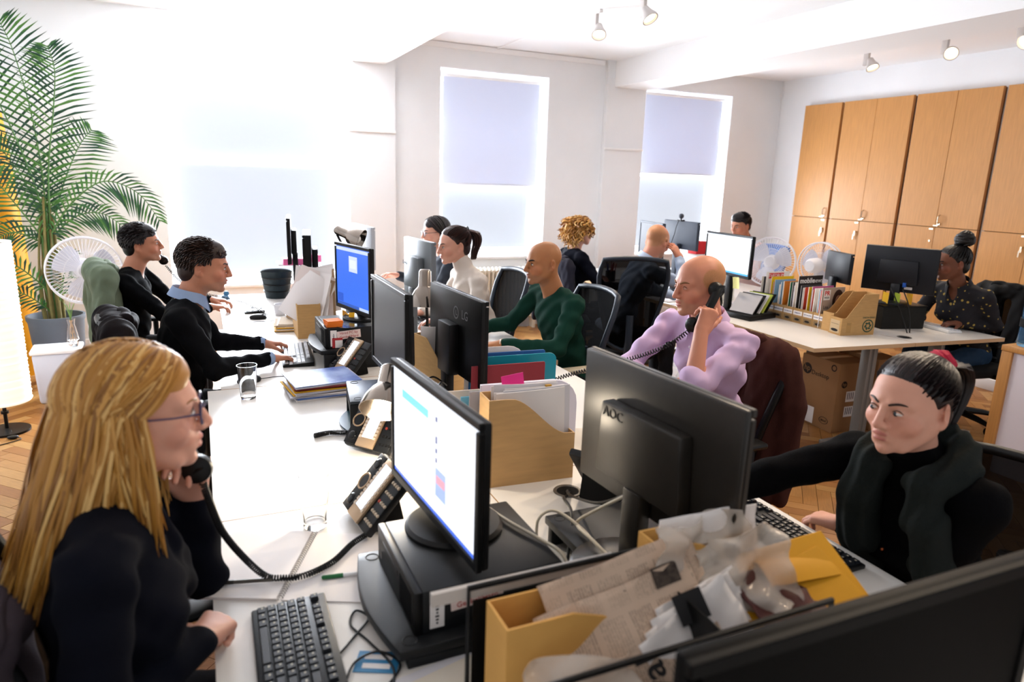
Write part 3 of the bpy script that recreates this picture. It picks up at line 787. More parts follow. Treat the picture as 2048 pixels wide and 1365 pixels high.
def add_head(s, M, fem=False, jaw=1., nose=1., scale=1.):
    g = 1.
    s.ell((0, -.014, .036), (.075, .094, .083), .012, M)
    s.ell((0, .030, -.022), (.060 * (1 if not fem else .97), .064, .080), .03, M)
    s.ell((0, .005, -.02), (.066, .07, .06), .03, M)
    for x in (-1, 1):
        s.cap((x * .052, .0, -.045), (x * .030, .058, -.088 * jaw), .020 if not fem else .017, .016, .025, M)
        s.ell((x * .040, .064, -.026), (.024, .022, .022), .02, M)
        s.cap((x * .014, .089, .024), (x * .046, .072, .024), .010, .009, .014, M)          # brow
    s.ell((0, .080, -.094 * jaw), (.022 if not fem else .018, .018, .018), .022, M)
    s.ell((0, .037, .045), (.055, .047, .048), .03, M)                                     # forehead
    s.ell((0, .082, -.058), (.030, .018, .026), .02, M)                                    # muzzle
    for x in (-1, 1): s.ell((x * .031, .103, .006), (.017, .013, .011), .012, M, op='-')   # sockets
    for x in (-1, 1): s.ell((x * .031, .0790, .006), (.0150, .0150, .0125), .004, M)       # lids over the eyeball
    s.cap((0, .096, .014), (0, .116 * (1 if nose == 1 else 1) + .004 * (nose - 1), -.026), .0085, .0105 * nose, .010, M)
    for x in (-1, 1): s.ell((x * .0115, .105, -.030), (.009, .010, .008), .007, M)
    s.ell((0, .1015, -.0515), (.021, .007, .0045), .005, M)
    s.ell((0, .1000, -.0655), (.018, .0075, .0055), .005, M)
    s.ell((0, .1085, -.0580), (.026, .006, .0016), .003, M, op='-')
    s.ell((0, .100, -.078), (.016, .008, .006), .010, M, op='-')
    for x in (-1, 1):                                                                      # ears
        r = np.array(rotm(0, 0, x * R(-26)) @ rotm(R(-14), 0, 0))
        s.ell((x * .079, -.016, -.004), (.0075, .019, .032), .005, M, r)
        s.ell((x * .077, -.008, -.030), (.007, .011, .012), .006, M)
        s.ell((x * .0880, -.012, .000), (.0085, .0115, .020), .003, M, r, op='-')
def head_zones(M, stub=False):
    Rm = M[:3, :3]; z = []
    W = lambda p: Rm @ V3(p) + M[:3, 3]
    if stub: z += [(W((0, .045, -.088)), (.070, .078, .046), Rm, 'stub', 1.), (W((0, .10, -.060)), (.034, .02, .027), Rm, 'stub', 1.)]
    z += [(W((0, .104, -.0515)), (.0195, .016, .0048), Rm, 'lip', 1.), (W((0, .103, -.0645)), (.0170, .016, .0060), Rm, 'lip', 1.)]
    for x in (-1, 1): z += [(W((x * .042, .075, -.030)), (.034, .04, .030), Rm, 'blush', .8), (W((x * .082, -.01, -.005)), (.02, .02, .03), Rm, 'blush', .6)]
    z += [(W((0, .115, -.026)), (.014, .014, .012), Rm, 'blush', .6)]
    return z
def add_hand(s, wrist, fwd, nrm, thumb=1, curl=(.5, .6, .4), spread=.06, sc=1., tcurl=.5, curls=None):
    """fwd: from wrist to knuckles, nrm: the way the palm faces, thumb: side of the thumb (+1 = fwd x nrm side)"""
    f = unit(fwd); n = V3(nrm); n = unit(n - f * (n @ f)); l = np.cross(f, n) * thumb
    w = V3(wrist)
    offs = (.028, .0095, -.0095, -.027); L = (.070, .078, .073, .058); rr = (.0088, .0090, .0086, .0078)
    s.cap(w - f * .01, w + f * .03 * sc, .021 * sc, .022 * sc, .014, flat=(n, .8))
    for i in range(4):
        kn = w + f * (.086 - .004 * abs(i - 1) - (.006 if i == 3 else 0)) * sc + l * offs[i] * sc - n * .002
        s.cap(w + f * .012 * sc + l * offs[i] * .55 * sc, kn, .0145 * sc, .0115 * sc, .012)
        c = curl if curls is None else curls[i]
        ang = 0.; p = kn; dl = l * spread * (1.5 - i)
        for j, fr in enumerate((.46, .30, .24)):
            ang += c[j]
            d = unit(f * math.cos(ang) + n * math.sin(ang) + dl * (1 if j == 0 else .6))
            p2 = p + d * L[i] * fr * sc
            s.cap(p, p2, rr[i] * sc * (1 - .07 * j), rr[i] * sc * (.95 - .09 * j), .004); p = p2
    p = w + f * .022 * sc + l * .024 * sc + n * .006
    d = unit(f * .75 + l * .65 + n * .25)
    s.cap(w + f * .01 * sc + l * .012 * sc, p, .018 * sc, .0165 * sc, .012)
    for j, (ln, ra, rb) in enumerate(((.040, .0150, .0105), (.030, .0100, .0092), (.024, .0092, .0076))):
        p2 = p + d * ln * sc; s.cap(p, p2, ra * sc, rb * sc, .006); p = p2
        d = unit(d + (f * .35 - l * .45 + n * .5) * tcurl)

def skin_mats(key, col, lip, stub=None, fuzz='#a57646', blush='#c9705a'):
    m = mat('skin_' + key, col, .50, sss=.15, bump=.05, bscale=220, spec=.35)
    nt = m.node_tree; b = nt.nodes['Principled BSDF']
    tc = nt.nodes.new('ShaderNodeTexCoord'); n = nt.nodes.new('ShaderNodeTexNoise'); n.inputs['Scale'].default_value = 24; nt.links.new(tc.outputs['Object'], n.inputs['Vector'])
    n2 = nt.nodes.new('ShaderNodeTexNoise'); n2.inputs['Scale'].default_value = 380; nt.links.new(tc.outputs['Object'], n2.inputs['Vector'])
    c = lin(col)
    def mix(fac, a, bcol):
        x = nt.nodes.new('ShaderNodeMix'); x.data_type = 'RGBA'
        nt.links.new(fac, x.inputs[0])
        if isinstance(a, tuple): x.inputs[6].default_value = (*a, 1)
        else: nt.links.new(a, x.inputs[6])
        x.inputs[7].default_value = (*bcol, 1); return x.outputs[2]
    def attr(k, gain, noisy=False):
        a = nt.nodes.new('ShaderNodeAttribute'); a.attribute_name = k
        q = nt.nodes.new('ShaderNodeMath'); q.operation = 'MULTIPLY'; nt.links.new(a.outputs['Fac'], q.inputs[0]); q.inputs[1].default_value = gain
        if noisy:
            r = nt.nodes.new('ShaderNodeMapRange'); r.inputs[1].default_value = .35; r.inputs[2].default_value = .62; r.inputs[3].default_value = .55; r.inputs[4].default_value = 1.; nt.links.new(n2.outputs['Fac'], r.inputs[0])
            w = nt.nodes.new('ShaderNodeMath'); w.operation = 'MULTIPLY'; nt.links.new(q.outputs[0], w.inputs[0]); nt.links.new(r.outputs[0], w.inputs[1]); return w.outputs[0]
        return q.outputs[0]
    k = mix(n.outputs['Fac'], tuple(x * .93 for x in c), tuple(min(1, x * 1.08) for x in c))
    k = mix(attr('blush', .24), k, lin(blush))
    k = mix(attr('stub', .62, True), k, lin(stub or col))
    k = mix(attr('fuzz', .9, True), k, lin(fuzz))
    k = mix(attr('lip', .85), k, lin(lip))
    nt.links.new(k, b.inputs['Base Color'])
    return m
SC_C = np.array((0, -.014, .036)); SC_R = np.array((.0775, .0965, .0855))
def W4(M, p): return M[:3, :3] @ V3(p) + M[:3, 3]
def hair_cap(M, m, base, h, grow=1.07, cuts=(), name='hair', extra=(), front=True):
    s = Sdf()
    s.ell(SC_C, SC_R * grow, .012, M)
    s.ell((0, -.055, -.025), (.062 * grow, .050 * grow, .06), .02, M)
    if front: s.ell((0, .026, .072), (.058, .062, .048), .02, M)
    else: s.ell((0, .012, .072), (.054, .056, .042), .02, M)
    for e in extra: s.ell(e[0], e[1], e[2] if len(e) > 2 else .015, M)
    s.ell((0, .104, -.030), (.064, .066, .090 if front else .118), .012, M, op='-'); s.ell((0, .085, -.055), (.085, .072, .055), .012, M, op='-')
    for x in (-1, 1): s.ell((x * .084, -.008, -.018), (.020, .027, .036), .01, M, op='-')
    for x in (-1, 1): s.ell((x * .072, .056, .004), (.034, .042, .046), .01, M, op='-')
    s.ell((0, .0, -.125), (.11, .12, .06), .01, M, op='-')
    for c in cuts: s.ell(c[0], c[1], .008, M, op='-')
    return s.mesh(name, h, m, base=base)
def lockmesh(mb, M, base, pts, r, n=5, flat=.6, cur=0, root0=.55):
    k = len(pts); P = [Vector(tuple(W4(M, p) - V3(base))) for p in pts]
    rs = [r * (root0 + (1.3 - root0) * math.sin(PI * min(1, (i + .6) / k) ** .8)) * (1 if i < k - 1 else .25) for i in range(k)]
    mb.cur = cur; mb.tube(P, rs, n, True, flat=flat)
def fib(n):
    for i in range(n):
        z = 1 - 2 * (i + .5) / n; a = i * 2.39996; r = math.sqrt(1 - z * z); yield np.array((r * math.cos(a), r * math.sin(a), z))
def hairline(p):
    x, y, z = p
    if y > .03: return z > .050 + .25 * (y - .03) + .10 * max(0, abs(x) - .03)
    if y > -.035: return z > .03
    return z > -.062
def short_hair(M, mats, base, h, root, n=900, ln=.03, lift=.35, comb=(0, -1, -.1), fringe=0., grow=1.07, cuts=(), extra=()):
    put('hair', hair_cap(M, mats[0], base, h, grow, cuts, extra=extra), root)
    mb = MB(); rr = random.Random(int(abs(M[0, 3]) * 1000))
    for u in fib(n * 2):
        p = SC_C + SC_R * u * grow
        if not hairline(p): continue
        c = V3(comb); 
        w_ = min(1, max(0, (u[2] - .05) / .6)); w_ = w_ * w_ * (3 - 2 * w_); c = unit(c) * w_ + unit((0, -.5 if u[1] < .3 else -.2, -1)) * (1 - w_)
        if p[1] > .045 and fringe: c = V3((.35, fringe, .3))
        c = unit(c) + np.array([rr.uniform(-.35, .35) for _ in range(3)])
        nrm = unit(u / SC_R); t = unit(c - nrm * (c @ nrm))
        L = ln * rr.uniform(.7, 1.25)
        pts = [p - nrm * .004, p + t * L * .4 + nrm * L * lift * .6, p + t * L * .75 + nrm * L * lift * .75, p + t * L - nrm * L * .05 + nrm * L * lift * .6]
        lockmesh(mb, M, base, pts, .0030, 4, .6, rr.randrange(len(mats)))
    o = mb.build('hair_tufts', mats, root, smooth=True, ang=80); o['kind'] = 'stuff'
def arc(u0, u1, k, grow):
    """points over the scalp from direction u0 to u1"""
    out = []
    for i in range(k + 1):
        u = unit(V3(u0) * (1 - i / k) + V3(u1) * (i / k)); out.append(SC_C + SC_R * u * grow)
    return out
def tied_hair(M, mats, base, h, root, tie=(0, -1, .35), tail=None, n=150, grow=1.04, tail_n=60, tail_r=.03, bun=None, cuts=(), lockr=.006):
    put('hair', hair_cap(M, mats[0], base, h, grow, cuts, front=False), root)
    mb = MB(); rr = random.Random(5)
    tie = unit(tie)
    rows = [unit(((-.066 + .132 * i / 90) / SC_R[0], .80 - 3.4 * abs(-.5 + i / 90) ** 2.2, .50 - .62 * abs(-.5 + i / 90) ** 1.5)) for i in range(91)]
    for u in rows + list(fib(n * 2)):
        p = SC_C + SC_R * u * grow
        if p[1] < .02 and not hairline(p): continue
        if p[1] >= .02 and p[2] < .080 - 7.5 * p[0] ** 2: continue
        if np.dot(u, tie) > .97: continue
        pts = arc(u, tie, 7, grow + .030 + rr.uniform(0, .020))
        pts[0] = pts[0] - unit(u) * .006
        lockmesh(mb, M, base, pts, lockr, 5, .5, rr.randrange(len(mats)), 1.)
    o = mb.build('swept_strands', mats, root, smooth=True, ang=80); o['kind'] = 'stuff'
    if tail:
        mb = MB(); c0 = SC_C + SC_R * tie * (grow + .03)
        for i in range(tail_n):
            a = rr.uniform(0, 2 * PI); q = rr.uniform(0, 1) ** .5
            pts = []
            P = spline([c0] + [V3(t) for t in tail], 4)
            for j, p in enumerate(P):
                w = tail_r * q * min(1, .35 + j / 5) * (1 - .55 * (j / len(P)) ** 2)
                pts.append(np.array(p) + np.array((math.cos(a) * w, math.sin(a) * w * .8, rr.uniform(-.003, .003))))
            lockmesh(mb, M, base, pts, .008, 5, .6, rr.randrange(len(mats)))
        o = mb.build('ponytail', mats, root, smooth=True, ang=80)
    if bun:
        mb = MB(); c = V3(bun[0]); br = bun[1]
        for i in range(26):
            a0 = i * 2.4; tl = rr.uniform(-.9, .9)
            pts = []
            for j in range(9):
                a = a0 + j * .55; z = tl + .5 * math.sin(j * .5)
                rad = math.sqrt(max(.05, 1 - (z * .75) ** 2)) * br
                pts.append(c + np.array((math.cos(a) * rad, math.sin(a) * rad, z * br * .8)))
            lockmesh(mb, M, base, pts, .012, 6, .8, rr.randrange(len(mats)))
        mb.cur = 0; mb.ell(tuple(W4(M, c) - V3(base)), (br * .93,) * 3, 14)
        mb.build('bun', mats, root, smooth=True, ang=80)
def glasses(M, m, lens, base, root, w=.024, hgt=.019):
    mb = MB(); T = lambda p: tuple(W4(M, p) - V3(base))
    for x in (-1, 1):
        ring = [T((x * .032 + w * math.copysign(abs(math.cos(a)) ** .7, math.cos(a)), .108 - .004 * abs(math.cos(a)), .003 + hgt * math.copysign(abs(math.sin(a)) ** .7, math.sin(a)))) for a in [2 * PI * i / 16 for i in range(16)]]
        mb.tube(ring, .0017, 6, closed=True)
        mb.tube([T((x * .056, .104, .008)), T((x * .074, .06, .010)), T((x * .082, .0, .012)), T((x * .080, -.02, .0))], .0018, 6)
    mb.tube([T((-.009, .110, .006)), T((0, .114, .009)), T((.009, .110, .006))], .0017, 6)
    g = mb.build('glasses', m, root, smooth=True)
    for x in (-1, 1):
        l = MB(); c = V3((x * .032, .107, .003))
        l.v = [T(c)] + [T(c + np.array((w * .95 * math.cos(2 * PI * i / 14), -.002, hgt * .95 * math.sin(2 * PI * i / 14)))) for i in range(14)]
        l.f = [(0, 1 + i, 1 + (i + 1) % 14) for i in range(14)]; l.mi = [0] * 14
        l.build('lens', lens, g)
from mathutils.bvhtree import BVHTree
def surf_finder(M, base, body):
    me = body.data; n = len(me.vertices); co = np.empty(n * 3, np.float32); me.vertices.foreach_get('co', co); co = co.reshape(-1, 3)
    q = np.empty(len(me.loops), np.int32); me.loops.foreach_get('vertex_index', q); q = q.reshape(-1, 4)
    loc = (co + V3(base) - M[:3, 3]) @ M[:3, :3]
    keep = ((np.abs(loc[:, 0]) < .075) & (loc[:, 1] > .03) & (np.abs(loc[:, 2]) < .09))
    f = q[keep[q].all(1)]
    b = BVHTree.FromPolygons([tuple(p) for p in loc], [tuple(int(i) for i in x) for x in f])
    def surf(x, z, d=.16):
        h = b.ray_cast(Vector((x, d, z)), Vector((0, -1, 0)))
        return h[0].y if h[0] is not None else .085
    return surf
def eyes(M, base, root, iris='#4a3a2a', brow=None, lidm=None, closed=False, browm=None, bw=.0035, gaze=(0, 0)):
    T = lambda p: tuple(W4(M, p) - V3(base))
    q = Matrix([list(r) for r in M[:3, :3]])
    for x in (-1, 1):
        mb = MB(); mb.cur = 0; mb.ell(T((x * .031, .0838, .0045)), (.0122, .0118, .0060 if not closed else .002), 12, rot=q)
        mb.cur = 1; mb.ell(T((x * .030 + gaze[0], .0915, .0045 + gaze[1])), (.0062, .0046, .0060 if not closed else .001), 10, rot=q)
        mb.cur = 2; mb.ell(T((x * .030 + gaze[0] * 1.3, .0940, .0045 + gaze[1] * 1.3)), (.0026, .0024, .0026 if not closed else .0008), 8, rot=q)
        # upper lash line
        pts = [T((x * (.018 + .027 * i / 5), .0935 - .006 * abs(i / 5 - .35), .0045 + .0085 * math.sin(PI * (i + .4) / 5.8))) for i in range(6)]
        mb.cur = 2; mb.tube(pts, [.0005, .0009, .0011, .0011, .0010, .0005], 5)
        mb.build('eye', [mat('eye_white', '#cdc4be', .3), mat('iris_' + iris[1:], iris, .2), mat('pupil', '#0a0808', .3)], root, smooth=True)
    if browm:
        body = [c for c in root.children if c.name.startswith('body')][0]; sf = surf_finder(M, base, body)
        for x in (-1, 1):
            b = MB(); pts = []
            for i in range(7):
                px = .013 + .036 * i / 6; pz = .0225 + .0065 * math.sin(PI * i / 6 * .8)
                pts.append(T((x * px, sf(x * px, pz) + .0006, pz)))
            b.tube(pts, [bw * .8, bw, bw, bw, bw * .9, bw * .7, bw * .3], 6); b.build('eyebrow', browm, root, smooth=True)
def collar(neck, up, fwd, m, base, root, r=.064, drop=.040, gap=.35, pt=.03):
    """shirt collar folded over: runs round the neck, points at the front"""
    up = unit(up); f = unit(V3(fwd) - up * (V3(fwd) @ up)); l = np.cross(up, f); n = V3(neck)
    mb = MB()
    def fn(u, v):
        a = gap + (2 * PI - 2 * gap) * u; k = abs(u - .5) * 2
        d = f * math.cos(a) + l * math.sin(a)
        hgt = .042 - .020 * k ** 2
        if v < .4: q = v / .4; p = n + d * (r - .002 * q) + up * (hgt * q)
        else:
            q = (v - .4) / .6; dr = drop + pt * max(0, k - .72) / .28
            p = n + d * (r + .004 + .020 * q) + up * (hgt - dr * q)
            p = p + f * (.012 * q * max(0, k - .8) / .2)
        return tuple(p - V3(base))
    mb.sheet(fn, 36, 7); mb.build('collar', m, root, smooth=True, ang=70, thick=.002)

WR = lambda a: [(a, (.5, .3, .8), 75, (.2, 1, .1), 31, .3), (a * .7, (-.6, .5, .6), 110, (1, .1, .2), 43, 1.7)]
def person(lab, J, skin, top, base, h=.005, fem=False, hands=(), sleeve='full', neckline=.062, wr=.0025, bust=0., jaw=1., stub=0, zones=None, topname='jumper', trousers=None,
           shoes=True, turtle=0., bulk=1., nose=1., vneck=None, extra_top=None, cat='person', legs=True, eye=None, nk=1.):
    """J: joints in the room: head=(x,y,z,az,pitch,roll) neck sl sr el er wl wr pel"""
    root = thing('person', lab, cat, base, 0, 'people at work in the office')
    M = hmat(J['head'][:3], *J['head'][3:])
    g = {k: V3(v[:3]) for k, v in J.items()}
    g['neck'] = g['neck'] + V3((0, 0, .018)); g['sl'] = g['sl'] + V3((0, 0, .016)); g['sr'] = g['sr'] + V3((0, 0, .016))
    up = unit(g['neck'] - g['pel']); lat = unit(g['sl'] - g['sr']); dep = np.cross(lat, up); sw = np.linalg.norm(g['sl'] - g['sr']) / 2
    T3 = np.stack((lat, dep, up), 1)
    # --- skin: head, neck, chest, arms and hands as one surface
    s = Sdf(); add_head(s, M, fem, jaw, nose)
    hb = W4(M, (0, -.022, -.065)); nr = .049 * nk if fem else .058 * nk
    s.cap(g['neck'] - up * .03, hb, nr * 1.08, nr, .03)
    ch = g['neck'] - up * .13 + dep * .0
    s.ell(ch, (sw * .80, .085, .13), .03, R3=T3)
    for S, E, Wr in (('sl', 'el', 'wl'), ('sr', 'er', 'wr')):
        s.cap(g['neck'] - up * .02, g[S], .036, .040, .02); 
        s.cap(g[S], g[E], .041, .035, .015); s.cap(g[E], g[Wr], .0375 if not fem else .033, .0265 if not fem else .023, .015, flat=None)
    for hd in hands: add_hand(s, g[hd[0]], hd[1], hd[2], hd[3], **(hd[4] if len(hd) > 4 else {}))
    zz = head_zones(M, stub)
    if zones: zz = [(W4(M, c), r, M[:3, :3], 'fuzz', k) for (c, r, k) in zones] + zz
    put('body', s.mesh('body', h, skin, zz, base), root)
    # --- garment
    s = Sdf(); b = bulk
    s.ell(g['neck'] - up * .175 + dep * .006, (sw * .93 * b, .112 * b, .175), .03, R3=T3)
    s.ell(g['neck'] - up * .06 - dep * .012, (sw * .80, .075, .07), .03, R3=T3)
    s.ell(g['pel'] + up * .16 + dep * .01, ((.142 if fem else .155) * b, .112 * b, .16), .04, R3=T3)
    s.ell(g['pel'] + up * .02, (.172 * b, .125 * b, .10), .04, R3=T3)
    if bust:
        for x in (-1, 1): s.ell(g['neck'] - up * .205 + dep * (.075) + lat * x * .068, (.066 * bust, .058 * bust, .066 * bust), .03, R3=T3)
    for S, E, Wr in (('sl', 'el', 'wl'), ('sr', 'er', 'wr')):
        s.cap(g['neck'] - up * .012, g[S], .046, .054, .03)
        s.cap(g[S], g[E], .056 * b, .046 * b, .022)
        v = g[Wr] - g[E]
        if sleeve == 'full': s.cap(g[E], g[E] + v * .95, .047 * b, .034 * b, .018)
        elif sleeve == 'three': s.cap(g[E], g[E] + v * .62, .048 * b, .042 * b, .018)
        else: s.cap(g[E], g[E] + v * .16, .050 * b, .053 * b, .012); s.cap(g[E] + v * .13, g[E] + v * .19, .054 * b, .054 * b, .004)
    nax = unit(hb - g['neck'])
    if turtle: s.cap(g['neck'] - nax * .0, g['neck'] + nax * turtle, nr + .016, nr + .008, .02)
    if extra_top: extra_top(s, g, up, lat, dep)
    if not turtle: s.cap(g['neck'] + nax * .028, g['neck'] + nax * .16, neckline, neckline + .02, .012, op='-')
    if vneck: s.cap(g['neck'] + nax * .03 + dep * .05, g['neck'] - up * vneck + dep * .13, .05, .012, .01, op='-')
    s.wr = WR(wr)
    put(topname, s.mesh(topname, max(h, .0072), top, base=base), root)
    # --- legs
    if legs:
        s = Sdf(); fw = unit((dep[0], dep[1], 0)); la = unit((lat[0], lat[1], 0))
        s.ell(g['pel'], (.165, .13, .10), .03, R3=np.stack((la, fw, V3((0, 0, 1))), 1))
        for x in (-1, 1):
            hp = g['pel'] + la * x * .09 + V3((0, 0, -.02)); kn = hp + fw * .40 + la * x * .04; kn[2] = .50; an = kn + fw * .02; an[2] = .10
            s.cap(hp, kn, .088, .062, .03); s.cap(kn, an, .060, .045, .02)
        s.wr = WR(.003); put('trousers', s.mesh('trousers', .011, trousers or mat('dark_trousers', '#15161c', .9), base=base), root)
        s = Sdf()
        for x in (-1, 1):
            hp = g['pel'] + la * x * .13 + fw * .42; hp[2] = .045
            s.cap(hp - fw * .05, hp + fw * .15, .042, .036, .01, flat=None)
        put('shoes', s.mesh('shoes', .012, mat('shoe_leather', '#1a1412', .4), base=base), root)
    return root, M, g, up, lat, dep
SK_FAIR = skin_mats('fair', '#d19a84', '#b0635c', '#b98f78')
SK_ROSE = skin_mats('rosy', '#c5846a', '#b05f58', '#b28a70')
SK_OLIVE = skin_mats('olive', '#a66f48', '#8a4c40', '#8a6550')
SK_TAN = skin_mats('tan', '#bd8064', '#a85a50', '#a07a66')
SK_BROWN = skin_mats('brown', '#7a4c38', '#7a3f3a', '#6a4534')
HB = mat('hair_black', '#0e0b0b', .45, spec=.6); HB2 = mat('hair_black_soft', '#1a1514', .45)
HBR = [mat('hair_brown_a', '#2b1b15', .45), mat('hair_brown_b', '#3a251b', .45), mat('hair_brown_c', '#1f1411', .45)]
HRB = [mat('hair_redbrown_a', '#30201d', .4), mat('hair_redbrown_b', '#452a24', .4), mat('hair_redbrown_c', '#221715', .4)]
HDK = [mat('hair_dark_a', '#191213', .4), mat('hair_dark_b', '#261a1b', .4), mat('hair_dark_c', '#120d0e', .4)]
HBL = [mat('hair_blond_a', '#a8742f', .42), mat('hair_blond_b', '#c28f48', .42), mat('hair_blond_c', '#8a5c29', .45), mat('hair_blond_d', '#d6ab68', .42)]
NAVY = mat('navy_knit', '#090b15', .95, bump=.25, bscale=500, spec=.12)
BLKKNIT = mat('black_knit', '#050608', .95, bump=.3, bscale=350, spec=.12)
CHARKNIT = mat('charcoal_knit', '#08090c', .95, bump=.3, bscale=350, spec=.12)
CREAM = mat('cream_knit', '#d8cdc2', .85, bump=.25, bscale=350, spec=.12)
GREEN = mat('forest_green_jersey', '#12352b', .85, bump=.15, bscale=500, spec=.12)
LILAC = mat('lilac_cotton', '#c3a8cc', .8, bump=.12, bscale=600)
PBLUE = mat('pale_blue_cotton', '#a9b9d2', .8, bump=.12, bscale=600)
OXBLUE = mat('oxford_blue_cotton', '#8ea3c4', .8)
PINK = mat('pale_pink_cotton', '#dfc2bd', .8)
TYPE = dict(curl=(.35, .55, .45), tcurl=.25)
EYEB = '#39424a'
# the woman in the scarf
def scarf_person():
    B = (1.83, 1.05, 0)
    J = dict(head=(1.545, 1.037, 1.155, 182, -4, 0), neck=(1.605, 1.035, .985), sl=(1.625, .875, .935), sr=(1.585, 1.195, .945), el=(1.62, .955, .725), er=(1.39, 1.29, .885), wl=(1.575, 1.19, .752), wr=(1.20, 1.42, .772), pel=(1.84, 1.05, .50))
    r, M, g, up, lat, dep = person('woman in a black jumper and dark grey scarf looking at her monitor', J, SK_FAIR, mat('black_rib', '#050507', .95, bump=.4, bscale=300, spec=.1), B, .004, True,
        hands=[('wl', (-.06, .5, -.1), (0, 0, -1), -1, dict(curl=(.5, .7, .5))), ('wr', (-.4, .3, -.1), (0, 0, -1), 1, TYPE)], turtle=.03, bust=.9, wr=.002, jaw=.97)
    eyes(M, B, r, EYEB, browm=HBR[0], bw=.0030, gaze=(.0035, -.001))
    tied_hair(M, HDK, B, .005, r, tie=(0, -.82, .55), tail=[(0, -.145, .075), (0, -.165, .03), (0, -.155, -.03), (0, -.14, -.08)], n=300, tail_n=90, tail_r=.042, lockr=.0042)
    mb = MB(); c = V3(SC_C + SC_R * unit((0, -.82, .55)) * 1.10)
    rr = random.Random(2)
    for i in range(3):
        pts = []
        for j in range(14):
            a = 2 * PI * j / 14; pts.append(Vector(tuple(W4(M, c + np.array((math.cos(a) * .026 + rr.uniform(-.003, .003), -.004 + .010 * i - .006 * math.sin(2 * a), math.sin(a) * .026 + rr.uniform(-.004, .004)))) - V3(B))))
        mb.tube(pts, .010, 6, closed=True)
    mb.build('scrunchie', mat('red_scrunchie', '#b01f3a', .8), r, smooth=True)
    mb = MB(); mb.ell(tuple(W4(M, (.082, -.008, -.040)) - V3(B)), (.004, .004, .004), 8); mb.build('earring', mat('pink_stud', '#d8557a', .3), r, smooth=True)
    # scarf: thick folded band round the neck with two hanging ends
    s = Sdf(); n = g['neck']; f = unit((dep[0], dep[1], 0))
    ring = []
    for i in range(15):
        a = R(38) + (2 * PI - R(76)) * i / 14
        d = f * math.cos(a) + lat * math.sin(a)
        ring.append(n + d * (.088 + .022 * (1 + math.cos(a)) * .5) + V3((0, 0, 1)) * (.012 - .040 * math.cos(a)))
    s.chain(ring, [.036] * 15, .02)
    for e, sg in ((ring[0], 1), (ring[-1], -1)):
        p1 = e - up * .10 + f * .045 + lat * sg * .02; p2 = p1 - up * .14 + f * .010 + lat * sg * .012; p3 = p2 - up * .12 - f * .015
        s.cap(e, p1, .040, .046, .02); s.cap(p1, p2, .046, .050, .02); s.cap(p2, p3, .050, .046, .02)
    s.wr = [(.0045, unit(lat), 150, unit(up), 18, .2), (.002, (.5, .3, .8), 75, (.2, 1, .1), 31, .3)]
    put('scarf', s.mesh('scarf', .005, mat('scarf_wool', '#1d2120', .95, bump=.4, bscale=260, spec=.1), base=B), r)
    # buttons along the cuff
    for i in range(4):
        b = MB(); p = g['wl'] * (.9 - .16 * i) + g['el'] * (.1 + .16 * i) + V3((-.033 - .003 * i, .0, .018)); b.ell(tuple(p - V3(B)), (.005, .005, .005), 10); b.build('cuff_button', mat('copper_button', '#b5623c', .3, metal=.8), r, smooth=True)
scarf_person()
# the man in the lilac shirt
def lilac_man():
    B = (2.0, 2.2, 0)
    J = dict(head=(1.80, 2.15, 1.268, 176, -6, 0), neck=(1.865, 2.16, 1.095), sl=(1.885, 1.965, 1.045), sr=(1.835, 2.35, 1.06), el=(1.60, 1.90, .925), er=(1.60, 2.33, .90), wl=(1.690, 1.985, 1.125), wr=(1.60, 2.06, .885), pel=(2.02, 2.2, .55))
    r, M, g, up, lat, dep = person('balding man in a lilac shirt holding a black phone to his ear', J, SK_ROSE, LILAC, B, .004, False,
        hands=[('wl', (.045, .012, .080), (.25, .9, .1), -1, dict(curl=(1.0, 1.05, .5), tcurl=.2, curls=[(.75, 1.0, .4), (1.1, 1.1, .5), (1.2, 1.15, .5), (1.2, 1.2, .5)])), ('wr', (.0, -.6, .05), (.8, 0, -.3), 1, dict(curl=(.3, .3, .2)))],
        sleeve='elbow', topname='shirt', wr=.0042, stub=1, neckline=.066, bulk=.95,
        zones=[((0, -.07, .02), (.10, .085, .090), 1), ((.08, -.005, .035), (.04, .040, .040), 1), ((-.08, -.005, .035), (.04, .040, .040), 1), ((0, .05, .12), (.06, .12, .05), .15), ((.084, -.012, -.008), (.016, .022, .034), 0), ((-.084, -.012, -.008), (.016, .022, .034), 0)], nose=1.05)
    eyes(M, B, r, '#4a6070', browm=mat('brow_ginger', '#7a5232', .7), closed=True)
    collar(g['neck'] + up * .012, up, dep, LILAC, B, r, .066, .045, .30, .035)
    pl = MB(); c0 = g['neck'] - up * .03 + dep * .095
    for i in range(4):
        b = MB(); p = g['neck'] - up * (.07 + .075 * i) + dep * (.108 + .010 * math.sin(i)) + lat * .0; b.lathe([(0, .003), (.0055, .003), (.006, 0)], 12, Matrix([list(x) + [y] for x, y in zip(np.stack((lat, up, dep), 1), p - V3(B))] + [[0, 0, 0, 1]])); b.build('shirt_button', mat('pearl_button', '#d9cfe0', .3), r, smooth=True)
lilac_man()
